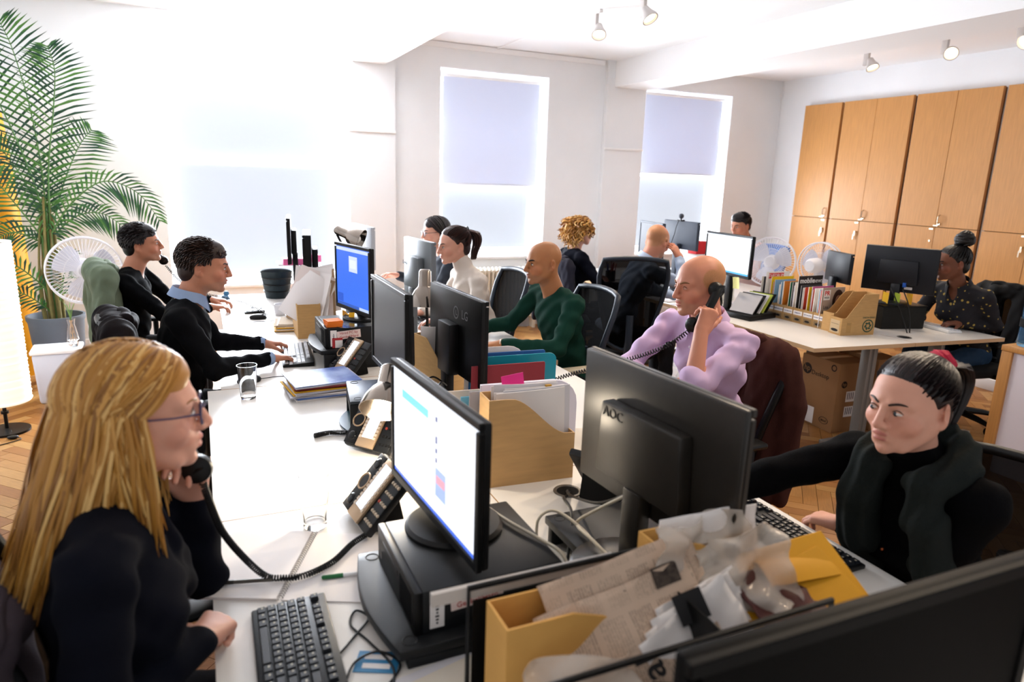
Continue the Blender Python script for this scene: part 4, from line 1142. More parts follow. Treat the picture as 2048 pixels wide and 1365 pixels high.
# the woman with long blond hair in the foreground
def blonde():
    B = (-.28, 1.30, 0)
    J = dict(head=(-.128, 1.325, 1.229, 2, -2, 0), neck=(-.172, 1.30, 1.062), sl=(-.155, 1.47, 1.02), sr=(-.185, 1.125, 1.02), el=(-.045, 1.545, .757), er=(-.20, 1.075, .79), wl=(-.052, 1.478, .985), wr=(-.052, 1.275, .775), pel=(-.22, 1.30, .56))
    r, M, g, up, lat, dep = person('woman with long blond hair in a navy jumper talking on a black phone', J, SK_FAIR, NAVY, B, .004, True,
        hands=[('wl', (.0, -.025, .075), (-.2, -.8, .05), -1, dict(curl=(.8, .9, .5), tcurl=.15, curls=[(.7, .8, .4), (.8, .9, .5), (.9, .95, .5), (1., 1., .5)])),
               ('wr', (.035, .07, -.012), (-.2, .1, -1), 1, dict(curl=(1.35, 1.45, .9), tcurl=.7))], bust=1., wr=.003, neckline=.062, vneck=.14, jaw=.96)
    eyes(M, B, r, '#4c5a68', browm=HBL[2], bw=.0022)
    glasses(M, mat('purple_grey_frame', '#3a3558', .25), thin('lens', '#dfe6ff', .85), B, r)
    put('hair', hair_cap(M, HBL[0], B, .005, 1.07, extra=[((0, -.06, -.03), (.072, .055, .075))]), r)
    mb = MB(); rr = random.Random(9)
    fw = M[:3, :3]
    N = 1100
    for i in range(N):
        # roots along the parting and crown, sweeping down and back over the sides, then falling
        side = 1 if i % 2 else -1
        t = rr.random()
        rooty = .078 - .165 * t
        u0 = unit(((side * .012 + rr.uniform(-.008, .008)) / SC_R[0], (rooty - SC_C[1]) / SC_R[1], 1.0 - .5 * abs(t - .45)))
        back = max(0, (t - .72) / .28)
        ylow = -.006 - .10 * t + rr.uniform(-.02, .02)
        u1 = unit((side * (1.0 - back * rr.uniform(.2, 1.)), (ylow - SC_C[1]) / SC_R[1] * 1.2, rr.uniform(-.30, .02)))
        lift = 1.09 + rr.uniform(0, .10)
        pts = arc(u0, u1, 6, lift)
        e = pts[-1]
        front = t < .16
        L = rr.uniform(.26, .36) * (.78 if front else 1.)
        dirn = np.array((side * .035, (-.17 - .12 * t if not front else .10) + rr.uniform(-.04, .04), -1.))
        ext = [e + unit(dirn) * L * k + np.array((side * .006 * math.sin(k * 3 + i), .006 * math.sin(k * 4 + i * .7), 0)) for k in (.2, .45, .7, 1.)]
        lockmesh(mb, M, B, [np.array(p) for p in spline(pts + ext, 2)], rr.uniform(.0034, .0052), 4, .5, rr.choices((0, 1, 2, 3), (7, 4, 2, 2))[0])
    o = mb.build('long_hair', HBL, r, smooth=True, ang=80); o['kind'] = 'stuff'
blonde()
def jumper_man():
    B = (-.25, 3.42, 0)
    J = dict(head=(.0, 3.42, 1.222, -4, -8, 0), neck=(-.075, 3.425, 1.05), sl=(-.085, 3.62, .995), sr=(-.11, 3.235, .995), el=(.03, 3.70, .80), er=(.02, 3.20, .79), wl=(.26, 3.72, .77), wr=(.265, 3.40, .77), pel=(-.17, 3.43, .56))
    r, M, g, up, lat, dep = person('man in a dark jumper over a blue collared shirt typing on a keyboard with shining keys', J, SK_TAN, CHARKNIT, B, .005, False,
        hands=[('wl', (.5, .12, -.06), (0, 0, -1), -1, TYPE), ('wr', (.5, .25, -.06), (0, 0, -1), 1, TYPE)], wr=.003, stub=1, neckline=.070, vneck=.06)
    eyes(M, B, r, '#3c4a50', browm=HBR[1])
    collar(g['neck'] + up * .02, up, dep, OXBLUE, B, r, .066, .045, .22, .035)
    for k, (a, b) in enumerate((('el', 'wl'), ('er', 'wr'))):
        m = MB(); v = g[b] - g[a]; m.tube([tuple(g[a] + v * .93 - V3(B)), tuple(g[a] + v * 1.02 - V3(B))], [.034, .033], 16); m.build('shirt_cuff', OXBLUE, r, smooth=True)
    short_hair(M, HBR, B, .005, r, n=900, ln=.024, lift=.38, comb=(.3, -.7, .1), fringe=.5, extra=[((0, .012, .092), (.056, .062, .034))])
jumper_man()
def phone_man():
    B = (-.55, 4.85, 0)
    J = dict(head=(-.343, 4.84, 1.19, -4, 2, 6), neck=(-.41, 4.83, 1.015), sl=(-.40, 5.03, .985), sr=(-.44, 4.645, .955), el=(-.22, 5.12, .79), er=(-.24, 4.66, .765), wl=(.03, 5.06, .78), wr=(.02, 4.82, .775), pel=(-.47, 4.85, .53))
    r, M, g, up, lat, dep = person('dark-haired man in a black jumper holding a phone between shoulder and ear', J, SK_TAN, BLKKNIT, B, .006, False,
        hands=[('wl', (.5, .05, -.05), (0, 0, -1), -1, TYPE), ('wr', (.5, .18, -.05), (0, 0, -1), 1, TYPE)], wr=.003, stub=1, vneck=.09)
    eyes(M, B, r, '#3a2a20', browm=HBR[2])
    short_hair(M, HDK, B, .006, r, n=900, ln=.026, lift=.38, comb=(.3, -.7, .1), fringe=.4, extra=[((0, .0, .092), (.062, .07, .036))])
phone_man()
def far_woman():
    B = (1.95, 5.3, 0)
    J = dict(head=(1.72, 5.30, 1.215, 182, -4, 0), neck=(1.775, 5.30, 1.04), sl=(1.80, 5.14, .99), sr=(1.79, 5.46, .99), el=(1.68, 5.09, .77), er=(1.62, 5.50, .80), wl=(1.46, 5.14, .78), wr=(1.42, 5.36, .87), pel=(1.98, 5.3, .55))
    r, M, g, up, lat, dep = person('woman with long dark hair and glasses at the far end of the desks', J, SK_FAIR, mat('charcoal_cardigan', '#2a2f38', .9, bump=.2, bscale=400), B, .007, True,
        hands=[('wl', (-.5, .1, -.05), (0, 0, -1), 1, TYPE), ('wr', (-.5, -.1, .1), (0, -.2, -1), -1, TYPE)], bust=.9)
    eyes(M, B, r, '#2c2018', browm=HDK[0]); glasses(M, BLACK, thin('lens', '#dfe6ff', .85), B, r)
    put('hair', hair_cap(M, HDK[0], B, .006, 1.09), r)
    mb = MB(); rr = random.Random(4)
    for i in range(110):
        side = 1 if i % 2 else -1; t = rr.random()
        u0 = unit((side * .15, 1.0 - 1.7 * t, 1.0)); u1 = unit((side * (.95 if t < .75 else .95 - 3.5 * (t - .75)), .05 - .95 * t, -.35))
        pts = arc(u0, u1, 6, 1.12 + rr.uniform(0, .05)); e = pts[-1]
        ext = [e + unit((side * .1, -.05, -1)) * rr.uniform(.16, .24) * k for k in (.35, .7, 1)]
        lockmesh(mb, M, B, pts + ext, .010, 5, .5, rr.randrange(3))
    o = mb.build('long_hair', HDK, r, smooth=True, ang=80); o['kind'] = 'stuff'
far_woman()
def cream_woman():
    B = (1.82, 4.23, 0)
    J = dict(head=(1.50, 4.23, 1.222, 184, -8, 0), neck=(1.575, 4.23, 1.045), sl=(1.615, 4.07, .985), sr=(1.595, 4.39, .985), el=(1.57, 3.99, .77), er=(1.50, 4.42, .77), wl=(1.34, 4.03, .775), wr=(1.30, 4.30, .775), pel=(1.75, 4.23, .55))
    r, M, g, up, lat, dep = person('woman with a dark ponytail in a cream polo neck', J, SK_FAIR, CREAM, B, .006, True,
        hands=[('wl', (-.5, .1, -.05), (0, 0, -1), 1, TYPE), ('wr', (-.5, -.1, -.05), (0, 0, -1), -1, TYPE)], turtle=.075, bust=.95)
    eyes(M, B, r, '#2c3038', browm=HDK[0], bw=.003)
    tied_hair(M, HRB, B, .006, r, tie=(0, -.85, .55), tail=[(0, -.155, .055), (0, -.165, .0), (0, -.14, -.06), (0, -.125, -.11)], n=220, tail_n=60, tail_r=.04, lockr=.005)
    mb = MB(); c = V3(SC_C + SC_R * unit((0, -.85, .55)) * 1.10)
    mb.tube([tuple(W4(M, c + np.array((math.cos(a) * .02, -.002, math.sin(a) * .02))) - V3(B)) for a in [2 * PI * i / 12 for i in range(12)]], .006, 6, closed=True); mb.build('hair_tie', HB, r, smooth=True)
cream_woman()
def green_man():
    B = (2.02, 3.4, 0)
    J = dict(head=(1.73, 3.39, 1.206, 183, -4, 0), neck=(1.80, 3.39, 1.035), sl=(1.83, 3.195, .98), sr=(1.80, 3.585, .985), el=(1.71, 3.14, .775), er=(1.69, 3.72, .80), wl=(1.47, 3.36, .765), wr=(1.46, 3.76, .765), pel=(1.95, 3.40, .54))
    r, M, g, up, lat, dep = person('bald man in a dark green long-sleeved top leaning on his desk', J, SK_OLIVE, GREEN, B, .005, False,
        hands=[('wl', (-.5, .15, -.04), (0, 0, -1), 1, TYPE), ('wr', (-.5, .05, -.04), (0, 0, -1), -1, TYPE)], topname='long_sleeved_top', wr=.0035, stub=1, neckline=.068, nose=1.12,
        zones=[((0, -.05, .02), (.10, .085, .085), .25)])
    eyes(M, B, r, '#1a120e', browm=mat('brow_black', '#120c0a', .7), bw=.0042)
    mb = MB(); v = unit(g['wl'] - g['el']); p = g['wl'] - v * .005
    u = unit(np.cross(v, (0, 0, 1))); w = np.cross(u, v)
    mb.tube([tuple(p + (u * math.cos(a) + w * math.sin(a)) * .031 - V3(B)) for a in [2 * PI * i / 16 for i in range(16)]], .004, 6, closed=True); mb.build('bracelet', mat('bracelet_pale', '#d8c8b8', .3), r, smooth=True)
green_man()
def curly_woman():
    B = (2.75, 5.2, 0)
    J = dict(head=(3.0, 5.19, 1.235, 8, -6, 0), neck=(2.945, 5.195, 1.06), sl=(2.95, 5.365, 1.005), sr=(2.92, 5.025, 1.005), el=(3.15, 5.46, .79), er=(3.05, 4.90, .79), wl=(3.36, 5.50, .79), wr=(3.30, 5.02, .775), pel=(2.88, 5.2, .55))
    r, M, g, up, lat, dep = person('woman with curly blond hair in a navy jumper, seen from behind', J, SK_FAIR, NAVY, B, .007, True,
        hands=[('wl', (.5, .0, -.05), (0, 0, -1), -1, TYPE), ('wr', (.5, .1, -.05), (0, 0, -1), 1, TYPE)], bust=.9)
    glasses(M, BLACK, thin('lens', '#dfe6ff', .85), B, r); eyes(M, B, r, browm=HBL[2])
    put('hair', hair_cap(M, HBL[0], B, .007, 1.12, extra=[((0, -.06, -.03), (.08, .06, .07))]), r)
    mb = MB(); rr = random.Random(8)
    for u in fib(330):
        p = SC_C + SC_R * u * 1.1
        if not hairline(p): continue
        n = unit(u); L = rr.uniform(.07, .15); ph = rr.uniform(0, 6); rad = .011
        d = unit(n * .35 + V3((0, -.15, -1)) * (.9 if u[2] < .5 else .5) + V3((u[0], -.4, 0)) * .6)
        s1 = unit(np.cross(d, (0, .3, 1))); s2 = np.cross(d, s1)
        pts = [p + d * L * k / 10 + (s1 * math.cos(ph + k * 1.1) + s2 * math.sin(ph + k * 1.1)) * rad for k in range(11)]
        lockmesh(mb, M, B, pts, .0065, 5, .8, rr.choices((0, 1, 2, 3), (4, 4, 4, 2))[0])
    o = mb.build('curls', HBL, r, smooth=True, ang=80); o['kind'] = 'stuff'
curly_woman()
def blue_man():
    B = (2.76, 4.25, 0)
    J = dict(head=(3.045, 4.155, 1.245, 22, -22, 0), neck=(2.975, 4.17, 1.085), sl=(3.03, 4.36, 1.035), sr=(2.90, 3.995, 1.03), el=(3.28, 4.50, .83), er=(3.13, 3.925, .955), wl=(3.44, 4.33, .78), wr=(3.165, 4.03, 1.135), pel=(2.76, 4.26, .56))
    r, M, g, up, lat, dep = person('balding man in a pale blue shirt resting his forehead on his hand', J, SK_ROSE, PBLUE, B, .006, False,
        hands=[('wl', (.5, .0, -.05), (0, 0, -1), -1, TYPE), ('wr', (-.03, .04, .07), (-.3, .9, .0), -1, dict(curl=(.35, .5, .3), tcurl=.2))], topname='shirt', wr=.0035, stub=1,
        zones=[((0, -.07, .02), (.10, .085, .085), .8), ((.08, -.005, .03), (.04, .040, .036), .8), ((-.08, -.005, .03), (.04, .040, .036), .8), ((0, .05, .13), (.06, .12, .05), .1)])
    eyes(M, B, r, browm=HBR[1]); collar(g['neck'] + up * .012, up, dep, PBLUE, B, r, .066, .045, .3, .03)
blue_man()
def pink_man():
    B = (5.2, 5.45, 0)
    J = dict(head=(4.98, 5.42, 1.272, 188, -14, 0), neck=(5.045, 5.42, 1.10), sl=(5.07, 5.23, 1.045), sr=(5.05, 5.61, 1.045), el=(4.98, 5.17, .80), er=(4.93, 5.68, .80), wl=(4.76, 5.25, .775), wr=(4.73, 5.55, .775), pel=(5.28, 5.45, .56))
    r, M, g, up, lat, dep = person('man with short black hair in a pale pink shirt behind the white screen', J, SK_TAN, PINK, B, .007, False,
        hands=[('wl', (-.5, .1, -.05), (0, 0, -1), 1, TYPE), ('wr', (-.5, -.1, -.05), (0, 0, -1), -1, TYPE)], topname='shirt')
    eyes(M, B, r, browm=HDK[0]); collar(g['neck'] + up * .012, up, dep, PINK, B, r, .066, .045, .3, .03)
    short_hair(M, HDK, B, .006, r, n=600, ln=.020, lift=.5, comb=(0, .3, .4), fringe=.3, extra=[((0, .02, .095), (.062, .075, .040))])
pink_man()
def bun_woman():
    B = (5.02, 3.08, 0)
    J = dict(head=(4.76, 3.07, 1.182, 152, -8, 0), neck=(4.83, 3.045, 1.01), sl=(4.875, 2.88, .955), sr=(4.875, 3.215, .96), el=(5.03, 2.87, .765), er=(4.86, 3.33, .775), wl=(4.83, 2.99, .77), wr=(4.72, 3.20, .775), pel=(5.10, 3.08, .53))
    top = mat('dotted_blouse', '#1d1c22', .8)
    nt = top.node_tree; b = nt.nodes['Principled BSDF']; tc = nt.nodes.new('ShaderNodeTexCoord'); vo = nt.nodes.new('ShaderNodeTexVoronoi'); vo.inputs['Scale'].default_value = 26
    rp = nt.nodes.new('ShaderNodeValToRGB'); rp.color_ramp.elements[0].position = .20; rp.color_ramp.elements[0].color = (*lin('#b59a4a'), 1); rp.color_ramp.elements[1].position = .24; rp.color_ramp.elements[1].color = (*lin('#1d1c22'), 1)
    nt.links.new(tc.outputs['Object'], vo.inputs['Vector']); nt.links.new(vo.outputs['Distance'], rp.inputs[0]); nt.links.new(rp.outputs[0], b.inputs['Base Color'])
    r, M, g, up, lat, dep = person('woman with braided black hair in a bun and a spotted dark blouse', J, SK_BROWN, top, B, .006, True,
        hands=[('wl', (-.5, .2, -.03), (0, 0, -1), 1, TYPE), ('wr', (-.5, .0, -.03), (0, 0, -1), -1, TYPE)], topname='blouse', bust=1., vneck=.12, trousers=mat('blue_denim', '#24405e', .9, bump=.2, bscale=300), sleeve='full')
    eyes(M, B, r, '#1a1210', browm=mat('brow_black', '#120c0a', .7))
    collar(g['neck'] + up * .008, up, dep, top, B, r, .064, .05, .5, .04)
    HK = [HB, HB2, mat('hair_black_c', '#080607', .5)]
    tied_hair(M, HK, B, .006, r, tie=(0, -.55, .85), n=120, bun=((0, -.075, .155), .052), lockr=.0065)
    mb = MB(); v = unit(g['wl'] - g['el']); p = g['wl'] - v * .012; u = unit(np.cross(v, (0, 0, 1))); w = np.cross(u, v)
    mb.tube([tuple(p + (u * math.cos(a) + w * math.sin(a)) * .030 - V3(B)) for a in [2 * PI * i / 16 for i in range(16)]], .007, 6, closed=True); q = p + w * .03 + u * -.012
    mb.lathe([(0, .006), (.016, .006), (.018, 0)], 16, Matrix.Translation(Vector(tuple(p + V3((-.01, -.02, .026)) - V3(B))))); mb.build('watch', mat('gold_watch', '#b3854a', .3, metal=.8), r, smooth=True)
bun_woman()
# ================================================================== desk equipment
GL = mat('clear_glass', '#ffffff', .02, trans=1., ior=1.45, spec=.5)
DPLAS = mat('dark_grey_plastic', '#141618', .42, var=.1, vscale=20, spec=.3)
KEYM = mat('key_black', '#1b1e24', .35); KEYL = mat('key_legend', '#c9c3b0', .6)
KEYCACHE = {}
def keyboard(loc, rz, lab, L=.445, Dp=.155, base=None, key=None, legend=True, tilt=R(4), parts=True):
    t = thing('keyboard', lab, 'keyboard', loc, rz, 'keyboards')
    base = base or DPLAS; key = key or KEYM
    m = MB(); m.prism([(-L / 2, -Dp / 2), (L / 2, -Dp / 2), (L / 2, Dp / 2), (-L / 2, Dp / 2)], 0, .012)
    for i, v in enumerate(m.v):
        if v[1] > 0: m.v[i] = (v[0], v[1], v[2] + (.011 if v[2] > .005 else 0))
    m.build('case', base, t, bevel=.004)
    u = L / 23.2; ky = (Dp - .022) / 6.5
    x0 = -L / 2 + .35 * u; rows = []
    main = [[1] * 13 + [2], [1.5] + [1] * 12 + [1.5], [1.75] + [1] * 11 + [2.25], [1.25] + [1] * 11 + [2.75], [1.25, 1.25, 1.25, 6.25, 1.25, 1.25, 1.25, 1.25]]
    K = [(0, 5.4, 1)]
    for gidx in range(3):
        for k in range(4): K.append((2 + gidx * 4.5 + k, 5.4, 1))
    for r, ws in enumerate(main):
        x = 0
        for w in ws: K.append((x, 4 - r, w)); x += w
    for r in (4, 3): K += [(15.4 + k, r, 1) for k in range(3)]
    K += [(16.4, 1, 1)] + [(15.4 + k, 0, 1) for k in range(3)] + [(15.4 + k, 5.4, 1) for k in range(3)]
    for r in (4, 3, 2, 1): K += [(18.8 + k, r, 1) for k in range(3)] + ([(21.8, r, 1)] if r in (4, 3, 1) else [])
    K += [(18.8, 0, 2), (20.8, 0, 1)]
    allk = MB()
    for (kx, kr, w) in K:
        cx = x0 + (kx + w / 2) * u; cy = -Dp / 2 + .010 + (kr + .5) * ky; z = .012 + .011 * (cy + Dp / 2) / Dp
        ck = (round(w, 2), key.name, round(u, 4), round(ky, 4))
        if ck not in KEYCACHE:
            m = MB(); a, b = w * u - .0022, ky - .0022
            m.prism([(-a / 2, -b / 2), (a / 2, -b / 2), (a / 2, b / 2), (-a / 2, b / 2)], 0, .0075)
            m.v[4:] = [(v[0] * (1 - .0045 / a), v[1] * (1 - .004 / b) + .0006, v[2]) for v in m.v[4:]]
            if legend and w < 2:
                m.cur = 1; m.box((-a * .16, b * .13, .0076), (a * .24, b * .2, .0003))
            KEYCACHE[ck] = m.mesh('key', [key, KEYL])
        if parts: put('key', KEYCACHE[ck], t, (cx, cy, z), (tilt, 0, 0))
        else: allk.box((cx, cy, z + .003), (w * u - .002, ky - .002, .007))
    if not parts: allk.build('keys', key, t)['kind'] = 'stuff'
    return t
keyboard((.118, 1.183, DZ), R(-91), 'black keyboard beside the blonde woman\'s fist')
keyboard((1.410, 1.262, DZ), R(90.5), 'long black keyboard at the scarf woman\'s desk edge')
keyboard((.415, 3.60, DZ), R(-95), 'pale-keyed keyboard under the typing man\'s hands', L=.44, Dp=.15, base=BLACK, key=mat('key_white', '#d8dbe0', .3), legend=False)  # white of these keys is reflected light put into the key colour
keyboard((.30, 4.98, DZ), R(-92), 'small pale keyboard under the hands of the man with the tucked phone', L=.36, Dp=.13, base=BLACK, key=mat('key_white', '#d8dbe0', .3), legend=False, parts=False)
keyboard((1.35, 3.55, DZ), R(92), 'black keyboard half hidden behind the monitor with the face logo', parts=False)
keyboard((1.32, 4.18, DZ), R(90), 'black keyboard in front of the woman in cream', parts=False)
keyboard((4.72, 3.08, DZ), R(80), 'pale slim keyboard under the hands of the woman with the bun', L=.32, Dp=.12, base=TRIM, key=mat('key_white', '#d8dbe0', .3), legend=False, parts=False)

def mouse(loc, rz, lab, m_=None, cable=None):
    t = thing('computer_mouse', lab, 'mouse', loc, rz, 'computer mice')
    m = MB(); m.ell((0, 0, .010), (.055, .032, .024), 16)
    m.v = [(x, y, max(0, z)) for x, y, z in m.v]; m.build('shell', m_ or BLACK, t, smooth=True)
    m = MB(); m.cyl((.028, -.004, .026), (.028, .004, .026), .008, n=12); m.build('scroll_wheel', DPLAS, t, smooth=True)
    if cable: m = MB(); m.tube(spline([(.05, 0, .008)] + cable), .002, 6); m.build('cable', CABLE, t, smooth=True)
mouse((.155, 3.19, DZ), R(15), 'black mouse behind the tumbler', cable=[(.12, .01, .004), (.2, -.01, .003), (.27, .03, .003)])
mouse((.30, 4.62, DZ), R(-10), 'black mouse by the edge of the far left desk', cable=[(.1, -.03, .003), (.08, -.09, .003), (-.02, -.1, .003)])

def pc_box(x0, x1, y0, y1, z0, z1, lab, stickers=True):
    cx, cy = (x0 + x1) / 2, (y0 + y1) / 2; t = thing('desktop_computer', lab, 'computer', (cx, cy, z0), 0, 'small desktop computers')
    w, d, h = x1 - x0, y1 - y0, z1 - z0
    m = MB(); m.box((.008, 0, h / 2), (w - .016, d, h)); m.build('case', DPLAS, t, bevel=.004)
    m = MB(); m.box((-w / 2 + .008, 0, h / 2), (.018, d, h)); fr = m.build('front_panel', BLACK, t, bevel=.004)
    for i in range(9):
        m = MB(); m.box((-w / 2 - .001, -d * .42 + i * .010, h * .5), (.003, .004, h * .7)); m.build('vent_slot', BLACKM, fr)
    m = MB(); m.box((-w / 2 - .001, d * .12, h * .72), (.003, d * .42, .014)); m.build('disc_drive', DPLAS, fr, bevel=.001)
    m = MB(); m.cyl((-w / 2 - .002, d * .4, h * .3), (-w / 2, d * .4, h * .3), .008); m.build('power_button', GREYM, fr, smooth=True)
    if stickers:
        m = MB(); m.box((-w * .36, -d / 2 - .0006, h * .5), (.030, .0012, h * .78)); o = m.build('barcode_label', PAPER, t)
        for i in range(7): 
            b = MB(); b.box((-w * .36, -d / 2 - .0014, h * (.22 + .08 * i)), (.004 + .002 * (i % 3), .0006, .004)); b.build('print_mark', INK, o)
        m = MB(); M = Matrix.Translation((-w * .10, -d / 2 - .0006, h * .66)) @ Matrix.Rotation(R(-4), 4, 'Y'); m.X = M; m.box((0, 0, 0), (.115, .0012, .040)); o = m.build('hire_label', mat('label_pink', '#f0d9d2', .7), t)
        for i, s in enumerate(('Hired PC by', 'Genkel/Hard')):
            text('lettering', s, .0175, REDINK, o, M @ frame((0, -.0009, .009 - .019 * i), (1, 0, 0), (0, 0, 1)))
    return t
pc_box(.335, .665, 1.150, 1.455, .764, .860, 'black desktop computer under the webpage monitor, hire label on its end')
p2 = pc_box(.515, .80, 3.30, 3.62, .822, .924, 'black desktop computer under the blue-screen monitor')
m = MB(); m.box((-.085, -.1612, .028), (.05, .0012, .05)); m.build('red_white_sticker', mat('sticker_red', '#b23136', .6), p2)
m = MB(); m.box((-.078, -.1620, .022), (.036, .0012, .038)); m.build('sticker_patch', PAPER, p2)

def riser(x0, x1, y0, y1, h, lab, bow=.03, disc=True):
    cx, cy = (x0 + x1) / 2, (y0 + y1) / 2; t = thing('monitor_riser', lab, 'monitor stand', (cx, cy, DZ), 0, 'black monitor risers')
    w, d = x1 - x0, y1 - y0
    pl = [(-w / 2 - bow * math.sin(PI * i / 10), -d / 2 + d * i / 10) for i in range(11)][::-1] + [(-w / 2, -d / 2), (w / 2, -d / 2), (w / 2, d / 2), (-w / 2, d / 2)]
    pl = [(w / 2, -d / 2), (w / 2, d / 2)] + [(-w / 2 - bow * math.sin(PI * i / 10), d / 2 - d * i / 10) for i in range(11)]
    m = MB(); m.prism(pl, h - .022, h); m.build('platform', DPLAS, t, bevel=.004)
    for s in (-1, 1):
        m = MB(); m.box((.0, s * (d / 2 - .012), (h - .022) / 2), (w * .92, .022, h - .0225)); m.build('side_leg', DPLAS, t, bevel=.003)
    for (x, y) in ((-1, -1), (-1, 1), (1, -1), (1, 1)):
        m = MB(); m.lathe([(.013, 0), (.0145, .0012), (.016, 0)], 20, Matrix.Translation((x * (w / 2 - .028), y * (d / 2 - .028), h)), cap=False); m.build('foot_recess', BLACK, t, smooth=True)
riser(.295, .70, 1.115, 1.50, .044, 'low black riser carrying the computer by the blonde woman')
riser(.49, .815, 3.27, 3.66, .102, 'black riser carrying the computer below the blue screen')
def drawer_riser():
    t = thing('monitor_riser', 'tall black riser with an open drawer front under the switched-off monitor', 'monitor stand', (.625, 2.50, DZ), R(-8), 'black monitor risers')
    w, d, h = .31, .27, .13
    for s in (-1, 1):
        m = MB(); m.box((0, s * (d / 2 - .006), h / 2 - .006), (w, .012, h - .012)); m.build('side_panel', DPLAS, t, bevel=.003)
    m = MB(); m.box((w / 2 - .006, 0, h / 2 - .006), (.012, d - .024, h - .012)); m.build('back_panel', DPLAS, t)
    m = MB(); m.box((0, 0, h - .006), (w, d, .012)); m.build('platform', mat('blue_black_plastic', '#25303a', .35), t, bevel=.004)
    m = MB(); m.box((-w / 2 + .006, 0, h * .78), (.012, d - .024, h * .34)); m.build('drawer_front', DPLAS, t, bevel=.003)
    m = MB(); m.prism([(-w / 2 - .035 * math.sin(PI * i / 8), -d / 2 + .012 + (d - .024) * i / 8) for i in range(9)] + [(w / 2 - .02, d / 2 - .012), (w / 2 - .02, -d / 2 + .012)], .001, .008); m.build('paper_tray', mat('teal_black', '#1f4450', .3), t)
    for (x, y) in ((-1, -1), (-1, 1), (1, -1), (1, 1)):
        m = MB(); m.lathe([(.013, 0), (.0145, .0012), (.016, 0)], 20, Matrix.Translation((x * (w / 2 - .03), y * (d / 2 - .03), h)), cap=False); m.build('foot_recess', BLACK, t, smooth=True)
drawer_riser()
riser(.775, 1.055, 1.03, 1.45, .080, 'black riser under the big monitor seen from behind', bow=.0)
def basket12():
    t = thing('storage_box', 'black ribbed box under the monitor by the woman with the bun', 'box', (4.47, 3.26, DZ), R(-14))
    m = MB(); m.box((0, 0, .08), (.34, .26, .16)); m.build('body', mat('black_weave', '#14130f', .7, var=.3, vscale=60, stretch=(1, 1, 6), bump=.6, bscale=120), t, bevel=.006)
    m = MB(); m.box((0, 0, .1625), (.35, .27, .005)); m.build('lid', BLACK, t, bevel=.002)
basket12()

def handset(a, b, face, lab, cord=None, turns=60, cr=.0075, name='telephone_handset', wire=.0022, coilm=None):
    """a: earpiece, b: mouthpiece, face: the way the pieces point"""
    a = Vector(a); b = Vector(b); f = Vector(face).normalized()
    t = thing(name, lab, 'telephone handset', tuple((a + b) / 2), 0, 'black telephone handsets')
    c = (a + b) / 2; A = a - c; Bv = b - c
    ax = (Bv - A).normalized(); f = (f - ax * f.dot(ax)).normalized()
    pts = spline([A - f * .012 - ax * .012, A - f * .026 + ax * .02, -f * .036, Bv - f * .026 - ax * .02, Bv - f * .012 + ax * .012], 5)
    k = len(pts); m = MB(); m.tube(pts, [.017 + .008 * abs(2 * i / (k - 1) - 1) ** 2 for i in range(k)], 12, flat=.8); m.build('handle', BLACK, t, smooth=True)
    for p, nm in ((A, 'earpiece'), (Bv, 'mouthpiece')):
        q = f.to_track_quat('Z', 'Y').to_matrix().to_4x4(); q.translation = p - f * .014
        m = MB(); m.lathe([(0, -.022), (.018, -.020), (.027, -.010), (.030, .004), (.028, .014), (.02, .018), (0, .0185)], 20, q); m.build(nm, BLACK, t, smooth=True)
    if cord:
        P = spline([Vector(p) - c for p in cord], 8)
        m = MB(); m.tube(coil(P, cr, turns, wire), wire, 5); m.build('coiled_cord', coilm or CABLE, t, smooth=True)
    return t
# handset of the blonde woman, its cord falling to the desk phone
handset((-.115, 1.425, 1.215), (-.040, 1.400, 1.075), (-.1, -1, .05), 'black telephone handset at the blonde woman\'s mouth', cord=[(-.03, 1.405, 1.045), (-.022, 1.42, 1.0), (.0, 1.46, .9), (.045, 1.50, .80), (.085, 1.515, .742), (.12, 1.505, .735), (.17, 1.50, .733), (.24, 1.535, .733), (.30, 1.60, .734), (.345, 1.632, .736)], turns=105, cr=.0062)
handset((1.795, 2.062, 1.268), (1.690, 2.050, 1.138), (.05, 1, .05), 'black telephone handset at the lilac-shirted man\'s ear', cord=[(1.680, 2.045, 1.113), (1.60, 2.06, 1.06), (1.52, 2.14, 1.0), (1.43, 2.24, .945), (1.30, 2.33, .885), (1.16, 2.36, .83), (1.05, 2.36, .80)], turns=75, cr=.0075)
handset((-.335, 4.945, 1.175), (-.235, 5.005, 1.06), (-.2, -1, .1), 'black telephone handset tucked under a man\'s chin', cord=[(-.225, 5.01, 1.03), (-.15, 5.0, .93), (-.02, 4.96, .85), (.14, 4.86, .82), (.26, 4.76, .79), (.36, 4.66, .735)], turns=70, cr=.007)

